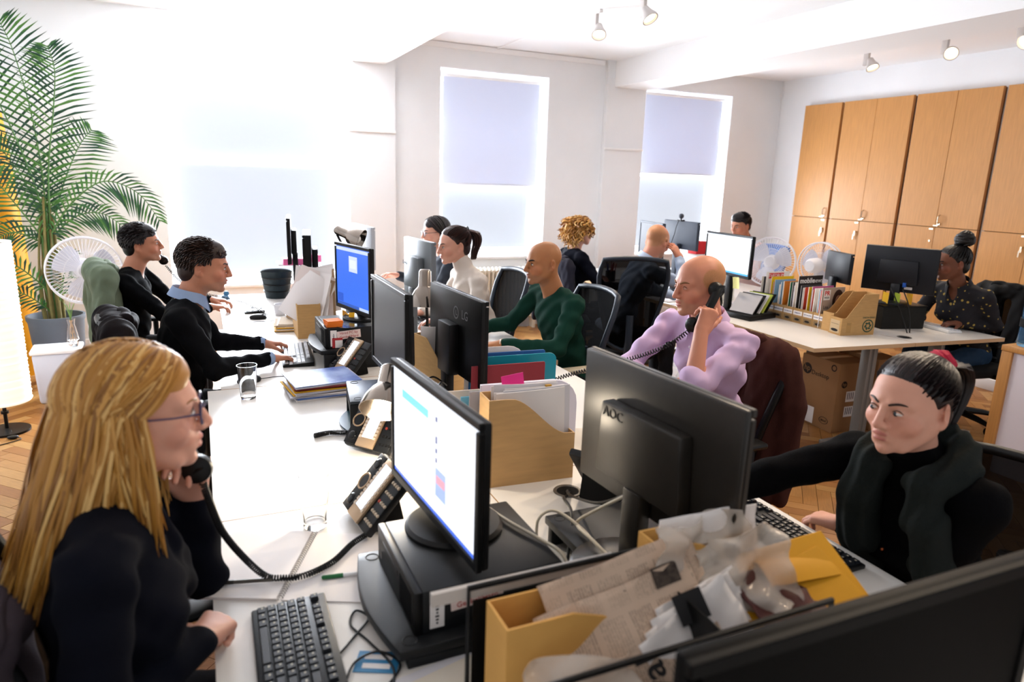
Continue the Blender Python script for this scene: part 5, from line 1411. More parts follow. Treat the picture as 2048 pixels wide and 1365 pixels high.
def desk_phone(loc, rz, lab, lit=False, tilt=48, plain=False):
    """user side is local -Y; width along X"""
    t = thing('desk_telephone', lab, 'telephone', loc, rz, 'desk telephones')
    w, L = .19, .185; T = R(tilt)
    F = Matrix.Translation((0, 0, .014)) @ Matrix.Rotation(T, 4, 'X')
    m = MB(); m.X = F; m.box((0, L / 2, 0), (w, L, .024)); m.build('body', DPLAS, t, bevel=.006)
    m = MB(); y1 = L * math.cos(T); z1 = L * math.sin(T)
    m.prism([(.03, .002), (y1 * .95, .002), (y1 * .95, .012), (y1 * .8, z1 * .72), (y1 * .7, z1 * .70)], -w * .3, w * .3, Matrix(((0, 0, 1, 0), (1, 0, 0, 0), (0, 1, 0, 0), (0, 0, 0, 1)))); m.build('stand_foot', BLACKM, t, bevel=.002)
    m = MB(); m.X = F; m.box((-w * .36, L / 2, .016), (w * .26, L * .96, .010)); m.build('handset_cradle', BLACK, t, bevel=.004)
    for y in (.18, .82):
        m = MB(); m.X = F; m.ell((-w * .36, L * y, .020), (.018, .018, .007), 16); m.build('cradle_cup', BLACKG, t, smooth=True)
    m = MB(); m.lathe([(.0205, 0), (.022, .003), (.025, .003), (.0265, 0)], 28, F @ Matrix.Translation((-w * .36, L * .5, .021)), cap=False); m.build('speaker_ring', mat('phone_champagne', '#b59a7c', .35, metal=.4), t, smooth=True)
    m = MB(); m.X = F; m.box((-w * .02, L / 2, .016), (w * .40, L * .98, .010)); m.build('display_panel', mat('phone_champagne', '#c2a78c', .4, metal=.2), t, bevel=.003)
    m = MB(); m.X = F; m.box((-w * .02, L * .55, .0215), (w * .24, L * .72, .002)); m.build('display', mat('phone_display', '#e4ecf8', .3, emit='#e6efff', estr=.55 if lit else .12), t)
    for s in (-1, 1):
        for i in range(10):
            m = MB(); m.X = F; m.box((-w * .02 + s * w * .155, L * (.2 + .075 * i), .0215), (w * .05, L * .05, .005)); m.build('side_key', mat('phone_key_pale', '#d8c8b4', .4), t)
    for i in range(4):
        for j in range(5):
            m = MB(); m.X = F; m.ell((w * (.26 + .07 * i), L * (.15 + .16 * j), .0125), (.0055, .0055, .004), 8); m.build('key', mat('phone_key_red', '#b8402f', .4) if (i, j) == (0, 2) else mat('phone_key_metal', '#b8a892', .35, metal=.3) if not plain else BLACK, t, smooth=True)
    return t
desk_phone((.335, 1.712, DZ), R(-90 + 6), 'grey desk telephone with a glowing screen behind the pint glass', lit=True)
desk_phone((.47, 2.20, DZ), R(-90 + 38), 'black desk telephone below the chrome lamp', plain=True)
desk_phone((.56, 3.17, DZ), R(-90 + 20), 'black desk telephone beside the computer below the blue screen', plain=True)
desk_phone((1.12, 1.66, DZ), R(90 + 35), 'black desk telephone behind the big monitor, beside the cable port', plain=True)
desk_phone((3.70, 4.32, DZ), R(-90), 'black desk telephone under the white screen', plain=True)
desk_phone((3.62, 5.02, DZ), R(-60), 'black desk telephone beyond the hourglass chair', plain=True)

def pint(loc, prof, lab):
    o = MB(); o.lathe(prof, 40, cap=False)
    ob = o.build('drinking_glass', GL, None, smooth=True, ang=60, loc=loc); tag(ob, lab, 'glass', 'empty drinking glasses')
h = .152
pint((.231, 1.752, DZ), [(0, .001), (.030, .001), (.0315, .006), (.031, .03), (.034, .055), (.041, .10), (.0425, .125), (.0395, h), (.0375, h), (.0405, .125), (.039, .10), (.032, .055), (.029, .03), (.027, .018), (0, .016)], 'empty pint glass with a bulged top in front of the desk telephone')
pint((.137, 2.955, DZ), [(0, .001), (.029, .001), (.031, .005), (.041, .145), (.0395, .145), (.029, .012), (0, .010)], 'empty straight tumbler at the left end of the empty desk')
def mug():
    t = thing('mug', 'small white mug beside the black headset', 'mug', (.447, 4.72, DZ))
    m = MB(); m.lathe([(0, .001), (.030, .001), (.034, .006), (.038, .075), (.0355, .075), (.031, .008), (0, .007)], 28, cap=False); m.build('cup', mat('mug_white', '#d8d6da', .3), t, smooth=True)
    m = MB(); m.tube(spline([(.035, -.01, .06), (.055, -.02, .055), (.058, -.02, .03), (.034, -.012, .018)]), .005, 8); m.build('handle', mat('mug_white', '#d8d6da', .3), t, smooth=True)
mug()
def headset():
    t = thing('headset', 'black headset with a tangled cable lying on papers', 'headset', (.53, 4.46, .765), R(20))
    m = MB(); m.tube(spline([(-.08, -.03, .02), (-.06, .05, .05), (0, .085, .06), (.06, .05, .05), (.08, -.03, .02)]), .006, 8); m.build('headband', BLACK, t, smooth=True)
    for s in (-1, 1):
        m = MB(); m.ell((s * .078, -.035, .03), (.018, .032, .032), 14); m.build('ear_cup', BLACK, t, smooth=True)
    m = MB(); m.tube(spline([(.08, -.04, .02), (.05, -.09, .03), (-.01, -.10, .02)]), .003, 6); m.build('microphone_boom', BLACK, t, smooth=True)
    m = MB(); m.tube(spline([(-.07, -.04, .01), (-.02, -.07, .005), (.05, -.05, .02), (.02, .03, .01), (-.06, .02, .02), (-.03, -.05, .01), (.09, .0, .01), (.14, .03, .005)]), .0025, 6); m.build('cable', CABLE, t, smooth=True)
headset()

def papers(loc, rz, n, w, d, lab, mats=None, th=.004, jit=.02, cover=None, group='stacks of paper', seed=1, name='paper_stack'):
    t = thing(name, lab, 'papers', loc, rz, group); rr = random.Random(seed); z = 0
    mats = mats or [PAPER, mat('paper_warm', '#e6dccb', .8), mat('paper_grey', '#d9d6da', .8)]
    for i in range(n):
        k = th * rr.uniform(.6, 1.5); m = MB(); m.box((rr.uniform(-jit, jit), rr.uniform(-jit, jit), z + k / 2), (w * rr.uniform(.93, 1.03), d * rr.uniform(.93, 1.03), k - .0003), rot=rotm(0, 0, rr.uniform(-.07, .07)))
        m.build('sheet_bundle', cover if (cover and i == n - 1) else rr.choice(mats), t); z += k
    return z
YEL = mat('paper_yellow', '#d9a21c', .75)
CLOUD = mat('magazine_sky', '#9fb4dc', .35, col2='#2f4f9c', vscale=7)
papers((.45, 2.96, DZ), R(4), 11, .30, .24, 'pile of magazines with a blue sky cover beside the black riser', [PAPER, mat('mag_blue', '#5c79b8', .5), PAPER, mat('mag_grey', '#b7b6c2', .5), YEL, mat('mag_red', '#7d2a2c', .6)], th=.006, cover=CLOUD, seed=5, jit=.012, name='magazine_stack')
papers((.53, 4.30, DZ), R(-8), 10, .30, .24, 'messy pile of papers below the headset', [PAPER, mat('paper_warm', '#e6dccb', .8), mat('paper_brown', '#9a8468', .8), YEL], th=.0045, seed=8, jit=.018)
papers((.93, 2.86, DZ), R(10), 4, .22, .30, 'loose papers on the desk behind the monitor with the face logo', seed=11)
papers((1.30, 2.05, DZ), R(-14), 3, .30, .21, 'loose printed sheets on the lilac-shirted man\'s desk', seed=12, th=.0015)
papers((1.20, 2.60, DZ), R(5), 3, .21, .30, 'sheets of paper beside the teal folders', seed=13, th=.0015)
papers((3.84, 3.98, DZ), R(4), 8, .22, .30, 'stack of magazines at the far end of the magazine files', seed=14, th=.008, name='magazine_stack')
papers((.40, .985, DZ), R(14), 2, .22, .24, 'printed sheet at the bottom edge beside the black rack', seed=15, th=.0015)
papers((3.55, 4.60, DZ), R(10), 3, .3, .22, 'papers in front of the man in pale blue', seed=16, th=.003)
papers((3.62, 5.75, DZ), R(0), 3, .3, .22, 'papers in front of the curly-haired woman', seed=17, th=.003)
papers((4.45, 5.62, DZ), R(0), 5, .3, .3, 'papers on the pink-shirted man\'s desk', seed=18, th=.012)
papers((1.16, 4.95, DZ), R(0), 6, .22, .30, 'white papers on the far right desk', seed=19, th=.01)

def notebook():
    t = thing('spiral_notebook', 'open white spiral notebook under the pens', 'notebook', (.165, 1.575, DZ), math.atan2(.276, .12))
    # local x runs along the spiral
    for s, nm, k in ((1, 'page_block', .006), (-1, 'page_block', .003)):
        m = MB(); m.box((0, s * .108, k / 2), (.30, .206, k)); m.build(nm, PAPER, t)
    for i in range(34):
        m = MB(); x = -.145 + i * .29 / 33
        m.tube([(x, .007 * math.cos(a), .005 + .006 * math.sin(a)) for a in [2 * PI * j / 8 for j in range(8)]], .0007, 4, closed=True); m.build('spiral_ring', CHROME, t)
notebook()
def pen(a, b, lab, body, cap, z=None):
    a = Vector(a); b = Vector(b); t = thing('pen', lab, 'pen', tuple(a), 0, 'pens')
    d = b - a; m = MB(); m.tube([(0, 0, 0), tuple(d * .62)], [.0045, .0048], 10); m.build('barrel', body, t, smooth=True)
    m = MB(); m.tube([tuple(d * .62), tuple(d * .97), tuple(d)], [.0052, .005, .003], 10); m.build('cap', cap, t, smooth=True)
pen((.098, 1.508, .734), (-.035, 1.545, .732), 'dark grey pen lying on the notebook', mat('pen_grey', '#5b564f', .4), mat('pen_dark', '#3a3632', .4))
pen((.335, 1.468, .726), (.205, 1.483, .729), 'white pen with a green cap', TRIM, mat('pen_green', '#1d6b3a', .4))
pen((1.29, 1.12, .725), (1.335, 1.066, .725), 'black and silver pen by the scarf woman\'s keyboard', CHROME, BLACK)
nb = thing('pocket_notebook', 'closed black notebook beside the long keyboard', 'notebook', (1.235, 1.12, DZ), R(20))
m = MB(); m.box((0, 0, .007), (.125, .09, .010)); m.build('page_block', PAPER, nb); m = MB(); m.box((0, 0, .0135), (.13, .094, .003)); m.build('cover', mat('notebook_black', '#1a1b22', .5), nb, bevel=.001); m = MB(); m.box((0, 0, .001), (.13, .094, .002)); m.build('back_cover', mat('notebook_black', '#1a1b22', .5), nb)
# ================================================================== lamps, files, loose things on the desks
def chrome_lamp(loc, lab, shade_at, aim, lit, post=True):
    t = thing('desk_lamp', lab, 'lamp', loc, 0, 'chrome desk lamps')
    s = Vector(shade_at) - Vector(loc); a = Vector(aim).normalized()
    m = MB(); m.lathe([(0, 0), (.065, 0), (.068, .006), (.06, .014), (.015, .02), (0, .02)], 30); m.build('base', BLACK, t, smooth=True)
    e = s - a * .12
    m = MB(); m.tube(spline([(0, 0, .02), (e.x * .1, e.y * .1, e.z * .55), tuple(e * .92), tuple(e)]), .007, 8); m.build('arm', BLACK, t, smooth=True)
    q = a.to_track_quat('Z', 'Y').to_matrix().to_4x4(); q.translation = s
    m = MB(); m.lathe([(.0, -.13), (.020, -.128), (.027, -.118), (.028, -.055), (.031, -.05), (.045, -.035), (.062, 0), (.070, .035), (.068, .036), (.060, .002), (.042, -.033), (.02, -.045)], 32, q, cap=False); m.build('shade', CHROME, t, smooth=True, ang=50)
    m = MB(); m.X = q; m.ell((0, 0, -.002), (.027, .027, .032), 16); m.build('bulb', mat('lamp_bulb_on', '#fff4dc', .3, emit='#fff0cf', estr=38.) if lit else mat('lamp_bulb_off', '#f3efe6', .3), t, smooth=True)
    if lit:
        l = bpy.data.lights.new('lamp_bulb', 'POINT'); l.energy = 6.; l.color = (1, .86, .66); l.shadow_soft_size = .03
        lo = bpy.data.objects.new('lamp_bulb', l); COL.objects.link(lo); lo.parent = t; lo.location = s + a * .036
chrome_lamp((.66, 1.98, DZ), 'lit chrome desk lamp with a glowing bell shade behind the webpage monitor', (.488, 2.03, .965), (-.34, -.66, -.67), True)
chrome_lamp((.86, 4.02, DZ), 'chrome desk lamp pointing up behind the blue-screen monitor', (.80, 3.93, 1.30), (.75, -.45, -.35), False)
chrome_lamp((.93, 2.98, DZ), 'chrome desk lamp hanging over the tall cardboard file', (.885, 2.88, 1.13), (-.05, -.1, -1), False)

def shell_file(name, lab, loc, rz, L, Wd, H, low, m_, wave=True, cat='magazine file', group=None, hole=True, inner=None, th=.004):
    """upright file: spine at local x=0 (full height), open towards +x where the sides drop to `low`; thickness along y"""
    t = thing(name, lab, cat, loc, rz, group)
    prof = [(0, 0), (L, 0), (L, low)]
    if wave:
        for i in range(1, 12):
            k = i / 12; s = k * k * (3 - 2 * k); prof.append((L * (.93 - .70 * k), low + (H - low) * s))
        prof += [(L * .18, H), (0, H)]
    else: prof += [(L * .88, low), (L * .42, H), (0, H)]
    for y in (0, Wd - th):
        m = MB(); m.prism(prof, y, y + th, Matrix(((1, 0, 0, 0), (0, 0, 1, 0), (0, 1, 0, 0), (0, 0, 0, 1)))); m.build('side_panel', m_, t)
    m = MB(); m.box((th / 2, Wd / 2, H / 2), (th, Wd - 2 * th - .0004, H)); sp = m.build('spine', m_, t)
    m = MB(); m.box((L - th / 2, Wd / 2, low / 2), (th, Wd - 2 * th - .0004, low)); m.build('front_lip', m_, t)
    m = MB(); m.box((L / 2, Wd / 2, .002), (L - 2 * th, Wd - 2 * th - .0004, .004)); m.build('bottom', inner or m_, t)
    if hole:
        m = MB(); m.lathe([(0, 0), (.011, 0), (.012, .0006)], 20, Matrix.Translation((-.0006, Wd / 2, H * .28)) @ Matrix.Rotation(R(-90), 4, 'Y'), cap=False); m.build('finger_hole', BLACKM, sp)
    return t
def sheet_thing(name, lab, cat, c, size, rot, m_, th=.002, group=None, curl=0., n=8):
    """a leaf of paper or card standing or lying at c: size (w,h) in its local x and z"""
    t = MB(); w, h = size
    t.sheet(lambda u, v: (w * (u - .5), curl * ((u - .5) ** 2 * 4 + .6 * v * v) + 0., h * (v - .5)), n, n)
    o = t.build(name, m_, None, smooth=True, ang=80, thick=th, loc=c, rot=rot); tag(o, lab, cat, group); return o
PLY = mat('birch_ply', '#cfa56e', .5, var=.07, vscale=9, stretch=(1, 1, 7))
shell_file('magazine_file', 'birch plywood magazine file with a wavy side, stuffed with papers', (.758, 1.805, DZ), R(-4), .292, .095, .285, .155, PLY, group='magazine files')
rr_ = random.Random(21)
for i in range(9):
    sheet_thing('paper_sheet', 'white document standing in the plywood magazine file', 'paper', (.915 + rr_.uniform(-.01, .03), 1.818 + i * .0088, .875 + rr_.uniform(-.008, .022)), (.215 + rr_.uniform(-.01, .03), .26), (rr_.uniform(-.06, .06), rr_.uniform(-.05, .05), R(-4)), [PAPER, mat('paper_grey', '#d9d6da', .8)][i % 2], .003, 'documents in the plywood file', curl=.006)
tag_ = sheet_thing('index_tab', 'bright pink card sticking up behind the plywood file', 'card', (.885, 1.915, 1.022), (.075, .05), (0, R(-8), R(-4)), mat('hot_pink', '#e8308a', .6))
for i, (x, z) in enumerate(((.985, 1.012), (.935, .995))):
    m = MB(); m.box((0, 0, 0), (.022, .010, .016)); o = m.build('binder_clip', mat('mustard', '#b98a2a', .5), None, bevel=.002, loc=(x, 1.86 - .02 * i, z)); tag(o, ['mustard paper clip at the back of the plywood file', 'mustard paper clip nearer the spine of the plywood file'][i], 'clip')
# folders standing behind the plywood file
TEAL = mat('teal_plastic', '#0f8fa6', .25, spec=.6); REDF = mat('red_card', '#8c3038', .7); BLUF = mat('pale_blue_plastic', '#6fb4cf', .3)
def folder(lab, c, w, h, rz, m_, th=.006, round_=.03, lean=0.):
    m = MB(); pl = [(-w / 2, 0), (w / 2, 0)] + [(w / 2 - round_ + round_ * math.sin(PI / 2 * (1 - i / 5)), h - round_ + round_ * math.sin(PI / 2 * i / 5)) for i in range(6)] + [(-w / 2 + .004, h)]
    m.prism(pl, 0, th, Matrix(((1, 0, 0, 0), (0, 0, 1, 0), (0, 1, 0, 0), (0, 0, 0, 1)))); o = m.build('folder', m_, None, bevel=.0012, seg=1, loc=c, rot=(lean, 0, rz)); tag(o, lab, 'folder', 'document folders between the desks'); return o
folder('teal plastic folder with a glossy corner', (1.075, 2.32, DZ), .36, .275, R(-3), TEAL)
folder('dark red card folder in front of the teal one', (1.02, 2.25, DZ), .30, .262, R(-3), REDF, round_=.006)
folder('white sheet standing highest behind the teal folder', (1.02, 2.375, DZ), .26, .30, R(-3), PAPER, th=.003, round_=.08)
folder('blue folder edge behind the teal folder', (1.06, 2.35, DZ), .32, .282, R(-3), mat('navy_card', '#2b5fa0', .6), round_=.01)
folder('pale blue plastic wallet left of the plywood file', (.845, 2.06, DZ), .17, .215, R(-6), BLUF, round_=.02)
folder('cream card folder behind the pale blue wallet', (.855, 2.10, DZ), .26, .225, R(-6), mat('cream_card', '#d8ccc0', .8), round_=.01)
folder('white document wallet right behind the plywood file', (.99, 2.0, DZ), .36, .268, R(-4), mat('clear_wallet', '#dcd9e6', .35), round_=.09, th=.014)
folder('grey card folder between the wallets', (.90, 2.03, DZ), .24, .240, R(-5), mat('grey_card', '#a9a6a8', .8), round_=.01)
# tall brown card file by the face-logo monitor
tf = shell_file('magazine_file', 'tall brown cardboard file beside the monitor with the face logo', (.80, 2.755, DZ), R(-78), .25, .10, .285, .2, CARD, wave=False, group='magazine files', hole=False)
sheet_thing('paper_sheet', 'white paper rising out of the tall brown file', 'paper', (.86, 2.70, .94), (.09, .20), (R(6), 0, R(-20)), PAPER, .003, curl=.01)
# papers and box beyond the switched-off monitor
gf = shell_file('magazine_file', 'brown cardboard file of papers behind the switched-off monitor', (.80, 3.92, DZ), R(-90), .24, .16, .27, .15, CARD, group='magazine files', hole=False)
for i in range(6): sheet_thing('paper_sheet', 'paper in the brown file behind the switched-off monitor', 'paper', (.81 + i * .024, 3.80, .90 + .012 * (i % 3)), (.23, .25), (0, 0, R(-90) + .06 * (i - 2)), [PAPER, mat('paper_warm', '#e6dccb', .8)][i % 2], .003, 'papers in the brown file', curl=.01)
m = MB(); m.box((0, 0, .05), (.20, .13, .10)); o = m.build('card_box', mat('sage_card', '#7f9a92', .7), None, bevel=.003, loc=(.93, 4.25, .90)); tag(o, 'grey-green box behind the papers near the window pier', 'box')
m = MB(); m.box((0, 0, .09), (.24, .18, .18)); o = m.build('paper_tray_block', BLACK, None, bevel=.006, loc=(.93, 4.25, DZ)); tag(o, 'black letter tray under the grey-green box', 'tray')
# slanting papers bursting from a file beside the blue-screen monitor
sf = shell_file('magazine_file', 'cardboard file overflowing with slanted papers left of the blue screen', (.60, 3.98, DZ), R(90), .24, .13, .20, .12, CARD, group='magazine files', hole=False)
for i in range(8):
    sheet_thing('paper_sheet', 'slanted letter bursting from the overflowing cardboard file', 'paper', (.56 + .012 * i - .03, 4.02 + .016 * i, .955 + .02 * math.sin(i * 2.1)), (.21, .29), (R(-18 + 5 * math.sin(i)), R(30 - 7 * i), R(-28 + 9 * math.sin(i * 1.7))), [PAPER, mat('paper_pinkish', '#e2d3cd', .8), mat('envelope_tan', '#a68a6b', .8), PAPER][i % 4], .0025, 'letters in the overflowing file', curl=.03 * math.sin(i + 1))
# sticky notes
for i, (y, z, r_, c) in enumerate(((3.58, .915, .10, '#f0a63a'), (3.53, .905, .02, '#efb02c'), (3.47, .915, -.16, '#f0b419'))):
    sheet_thing('sticky_note', ['orange', 'amber', 'curling yellow'][i] + ' sticky note hanging below the blue screen', 'note', (.668 - .004 * i, y, z), (.05, .075 + .01 * i), (0, r_, R(-76)), mat('sticky_' + c[1:], c, .7), .0006, 'sticky notes', curl=.012 * (i - .5))
m = MB()
for i in range(5): m.box((0, 0, .003 + .006 * i), (.075 + .004 * (i % 2), .075, .0055), rot=rotm(0, 0, .04 * i))
o = m.build('sticky_note_pad', mat('sticky_orange', '#ee7a22', .7), None, loc=(.565, 3.36, .924)); tag(o, 'orange sticky note pad on the computer below the blue screen', 'note pad')
m = MB(); m.lathe([(0, 0), (.06, 0), (.06, .0015), (0, .0015)], 30); o = m.build('compact_disc', mat('disc_silver', '#8f9aa8', .15, metal=1.), None, loc=(.63, 3.345, .9245)); tag(o, 'silver disc lying beside the orange notes', 'disc')
for i, (p, rz, c) in enumerate((((4.52, 3.175, .925), 65, '#f2b616'), ((4.36, 3.24, .93), 66, '#f2c21a'), ((4.44, 3.21, .925), 66, '#9fb52c'))):
    sheet_thing('sticky_note', ['yellow sticky note at the right under the bun woman\'s monitor', 'yellow sticky note at the left under the bun woman\'s monitor', 'lime sticky note behind the bun woman\'s monitor stand'][i], 'note', p, (.075, .075), (0, 0, R(rz)), mat('sticky_' + c[1:], c, .7), .0006, 'sticky notes')
for i, (p, c) in enumerate((((3.575, 3.86, .965), '#e4e29a'), ((3.575, 4.1, .97), '#d8dfe8'))):
    sheet_thing('sticky_note', ['pale yellow sticky note below the white screen', 'white note below the white screen'][i], 'note', p, (.075, .085), (0, R(6), R(84)), mat('sticky_' + c[1:], c, .7), .0006, 'sticky notes', curl=.01)
# far-left desk clutter
BIN = thing('waste_basket', 'dark round basket at the far end of the left desks', 'basket', (.50, 5.42, DZ))
m = MB(); m.lathe([(0, 0), (.085, 0), (.115, .20), (.118, .205), (.110, .2), (.08, .008), (0, .008)], 28, cap=False); m.build('body', mat('teal_black_basket', '#16262c', .6, bump=.5, bscale=150), BIN, smooth=True)
for i in range(3): m = MB(); m.lathe([(.094 + .009 * i, .05 + .05 * i), (.100 + .009 * i, .054 + .05 * i), (.094 + .009 * i, .06 + .05 * i)], 28, cap=False); m.build('band', BLACK, BIN, smooth=True)
for i, (p, s, c, lab) in enumerate((((.70, 5.30, .72), (.10, .24, .22), '#c9a27c', 'tan box file on the far left desk'), ((.66, 5.18, .72), (.03, .22, .27), '#6d86c4', 'lavender blue folder on the far left desk'), ((.705, 5.02, .72), (.04, .2, .25), '#2a9cae', 'turquoise book on the far left desk'),
                                   ((.75, 5.05, .72), (.05, .22, .29), '#dfe6ea', 'white box file on the far left desk'), ((.62, 5.20, 1.0), (.26, .2, .012), '#e9e4df', 'sheaf of papers lying on the far folders'), ((.60, 5.08, 1.012), (.17, .11, .045), '#ee6fa6', 'bright pink box on the far papers'), ((.74, 5.24, 1.012), (.12, .1, .05), '#e56a9a', 'second pink box, nearer the blue screen'))):
    m = MB(); m.box((0, 0, s[2] / 2), s); o = m.build('box_file' if s[2] > .1 else 'flat_box', mat('col_' + c[1:], c, .6), None, bevel=.003, loc=p); tag(o, lab, 'box' if s[2] > .02 else 'papers')
sp = thing('loudspeaker', 'small black speaker with a pale dome top on the far left desk', 'speaker', (.60, 4.78, DZ))
m = MB(); m.lathe([(0, 0), (.05, 0), (.052, .09), (.045, .10), (0, .10)], 24); m.build('body', BLACK, sp, smooth=True, ang=50); m = MB(); m.ell((0, 0, .105), (.045, .045, .03), 16); m.build('dome', mat('dome_pale', '#a9c4d6', .3), sp, smooth=True)
m = MB(); m.ell((0, 0, .02), (.03, .022, .022), 12); m.ell((.01, .01, .05), (.02, .016, .02), 10); o = m.build('desk_toy', mat('toy_blue', '#3d6f93', .4), None, smooth=True, loc=(.13, 5.36, DZ)); tag(o, 'small blue object alone on the far left desk', 'toy')

# the black rack of post in the foreground
def rack():
    t = thing('desk_rack', 'black rack of files and post in the foreground', 'rack', (.665, .845, DZ))
    w, d, h = .57, .26, .25
    for y in (-d / 2, d / 2):
        m = MB(); m.tube([(-w / 2, y, .0), (-w / 2, y, h), (w / 2, y, h - .0), (w / 2, y, 0)], .0055, 8); m.build('wire_end', BLACK, t, smooth=True)
    for x in (.05,):
        m = MB(); m.box((x, 0, h / 2), (.003, d - .012, h)); m.build('divider', BLACK, t)
    m = MB(); m.box((0, 0, .003), (w, d, .005)); m.build('base_tray', BLACK, t)
    m = MB(); m.box((0, d / 2 - .004, h * .46), (w - .012, .003, h * .9)); m.build('back_plate', BLACK, t)
    m = MB(); m.box((-.17, d / 2 + .009, h - .012), (.36, .010, .024)); m.build('label_strip', mat('strip_grey', '#bdb6b0', .5), t)
rack()
CARDY = mat('manila_card', '#d9a559', .75, var=.05, vscale=12)
shell_file('magazine_file', 'manila cardboard file at the left end of the black rack', (.395, .845, DZ + .006), R(0), .285, .085, .245, .20, CARDY, wave=False, group='magazine files', hole=False)
shell_file('magazine_file', 'tall manila cardboard file at the back of the black rack', (.715, .885, DZ + .006), R(0), .26, .075, .295, .20, CARDY, wave=True, group='magazine files', hole=False)
def crumple(name, lab, cat, c, size, m_, seed, rot=(0, 0, 0), amp=.02, n=16, group=None, th=.0015, print_=None, fold=0.):
    r = random.Random(seed); ph = [r.uniform(0, 6) for _ in range(6)]
    w, h = size; m = MB()
    def fn(u, v):
        x = w * (u - .5); z = h * (v - .5)
        y = amp * (math.sin(7 * u + ph[0]) * math.cos(5 * v + ph[1]) + .5 * math.sin(13 * u + 4 * v + ph[2]) + .35 * math.sin(17 * v - 6 * u + ph[3])) + fold * (u - .5) ** 2 * 4
        return (x + amp * .4 * math.sin(9 * v + ph[4]), y, z + amp * .3 * math.sin(8 * u + ph[5]))
    m.sheet(fn, n, n); o = m.build(name, m_, None, smooth=True, ang=90, thick=th, loc=c, rot=rot); tag(o, lab, cat, group); return o
NEWS = mat('newsprint', '#cdb39d', .85)
def newsprint():
    nt = NEWS.node_tree; b = nt.nodes['Principled BSDF']; tc = nt.nodes.new('ShaderNodeTexCoord')
    mp = nt.nodes.new('ShaderNodeMapping'); nt.links.new(tc.outputs['Object'], mp.inputs[0])
    w = nt.nodes.new('ShaderNodeTexWave'); w.bands_direction = 'X'; w.inputs['Scale'].default_value = 62; nt.links.new(mp.outputs[0], w.inputs[0])
    n = nt.nodes.new('ShaderNodeTexNoise'); n.inputs['Scale'].default_value = 260; nt.links.new(mp.outputs[0], n.inputs['Vector'])
    k = nt.nodes.new('ShaderNodeTexBrick'); k.inputs['Scale'].default_value = 1; k.inputs['Brick Width'].default_value = .055; k.inputs['Row Height'].default_value = .07; k.inputs['Mortar Size'].default_value = .006; k.inputs['Color1'].default_value = (1, 1, 1, 1); k.inputs['Color2'].default_value = (.35, .35, .35, 1); k.inputs['Mortar'].default_value = (0, 0, 0, 1)
    m2 = nt.nodes.new('ShaderNodeMapping'); m2.inputs['Rotation'].default_value = (R(90), 0, 0); nt.links.new(tc.outputs['Object'], m2.inputs[0]); nt.links.new(m2.outputs[0], k.inputs[0])
    def mm(op, a, c):
        q = nt.nodes.new('ShaderNodeMath'); q.operation = op; nt.links.new(a, q.inputs[0])
        if isinstance(c, float): q.inputs[1].default_value = c
        else: nt.links.new(c, q.inputs[1])
        return q.outputs[0]
    f = mm('MULTIPLY', mm('MULTIPLY', mm('GREATER_THAN', w.outputs['Fac'], .55), mm('GREATER_THAN', n.outputs['Fac'], .44)), k.outputs['Color'])
    f = mm('MULTIPLY', f, .55)
    x = nt.nodes.new('ShaderNodeMix'); x.data_type = 'RGBA'; nt.links.new(f, x.inputs[0]); x.inputs[6].default_value = (*lin('#cdb39d'), 1); x.inputs[7].default_value = (*lin('#3a302a'), 1); nt.links.new(x.outputs[2], b.inputs['Base Color'])
newsprint()
n1 = crumple('newspaper', 'folded newspaper leaning in the black rack, large black headline', 'newspaper', (.62, .80, .90), (.30, .22), NEWS, 3, (R(-38), R(-14), R(-6)), .006, fold=.012)
n2 = crumple('newspaper', 'second newspaper behind the headline one in the black rack', 'newspaper', (.64, .85, .945), (.30, .18), NEWS, 4, (R(-32), R(-12), R(-4)), .005, fold=.012)
text('headline', 'ival', .062, INK, n1, frame((.005, -.016, -.045), (0, 0, 1), (-1, 0, 0)), sx=1., bold=.001)
def print_block(parent, x, z, w, h, m_, y=-.018):
    b = MB(); b.box((x, y, z), (w, .0012, h)); b.build('printed_block', m_, parent)
print_block(n1, .11, .035, .055, .05, INK, -.012)
print_block(n2, .07, .035, .05, .035, mat('halftone', '#5a4d44', .8, col2='#2a221d', vscale=120), -.012); print_block(n2, -.03, .03, .04, .012, INK, -.01)
POLY = thin('polythene', '#efe6dc', .62, .12)
for i, (c, s, r3, a) in enumerate((((.80, .87, .985), (.22, .16), (R(-20), R(4), R(10)), .022), ((.86, .83, .97), (.18, .15), (R(-35), R(-10), R(-12)), .024), ((.50, .765, .86), (.20, .15), (R(-25), R(10), R(0)), .02))):
    crumple('plastic_bag', ['crumpled clear plastic wrapper on top of the rack', 'twisted clear plastic wrapper over the brown magazine', 'clear plastic mailing bag low at the front of the rack'][i], 'plastic bag', c, s, POLY, 30 + i, r3, a, group='clear plastic wrappers', n=22)
crumple('paper_sheet', 'white letter standing tallest in the foreground rack', 'paper', (.845, .905, .96), (.21, .20), PAPER, 41, (R(-8), R(-2), R(-6)), .006)
crumple('magazine', 'brown magazine curled inside plastic in the rack', 'magazine', (.83, .845, .935), (.20, .17), mat('brown_print', '#8d735c', .4, col2='#4d3527', vscale=14), 42, (R(-30), R(6), R(0)), .012, fold=.05)
crumple('magazine', 'dark red magazine lying flat in the rack', 'magazine', (.92, .80, .935), (.15, .12), mat('maroon_print', '#4d1f1b', .5), 43, (R(-70), 0, R(5)), .004)
for i in range(4): crumple('paper_sheet', 'white letter leaning in the middle of the foreground rack', 'paper', (.735 + .012 * i, .775 + .010 * i, .895 + .004 * i), (.20, .15), PAPER, 50 + i, (R(-30 + 3 * i), R(-22 + 4 * i), R(8)), .005, group='letters in the black rack')
MUST = mat('mustard_envelope', '#cf930c', .7, var=.06)
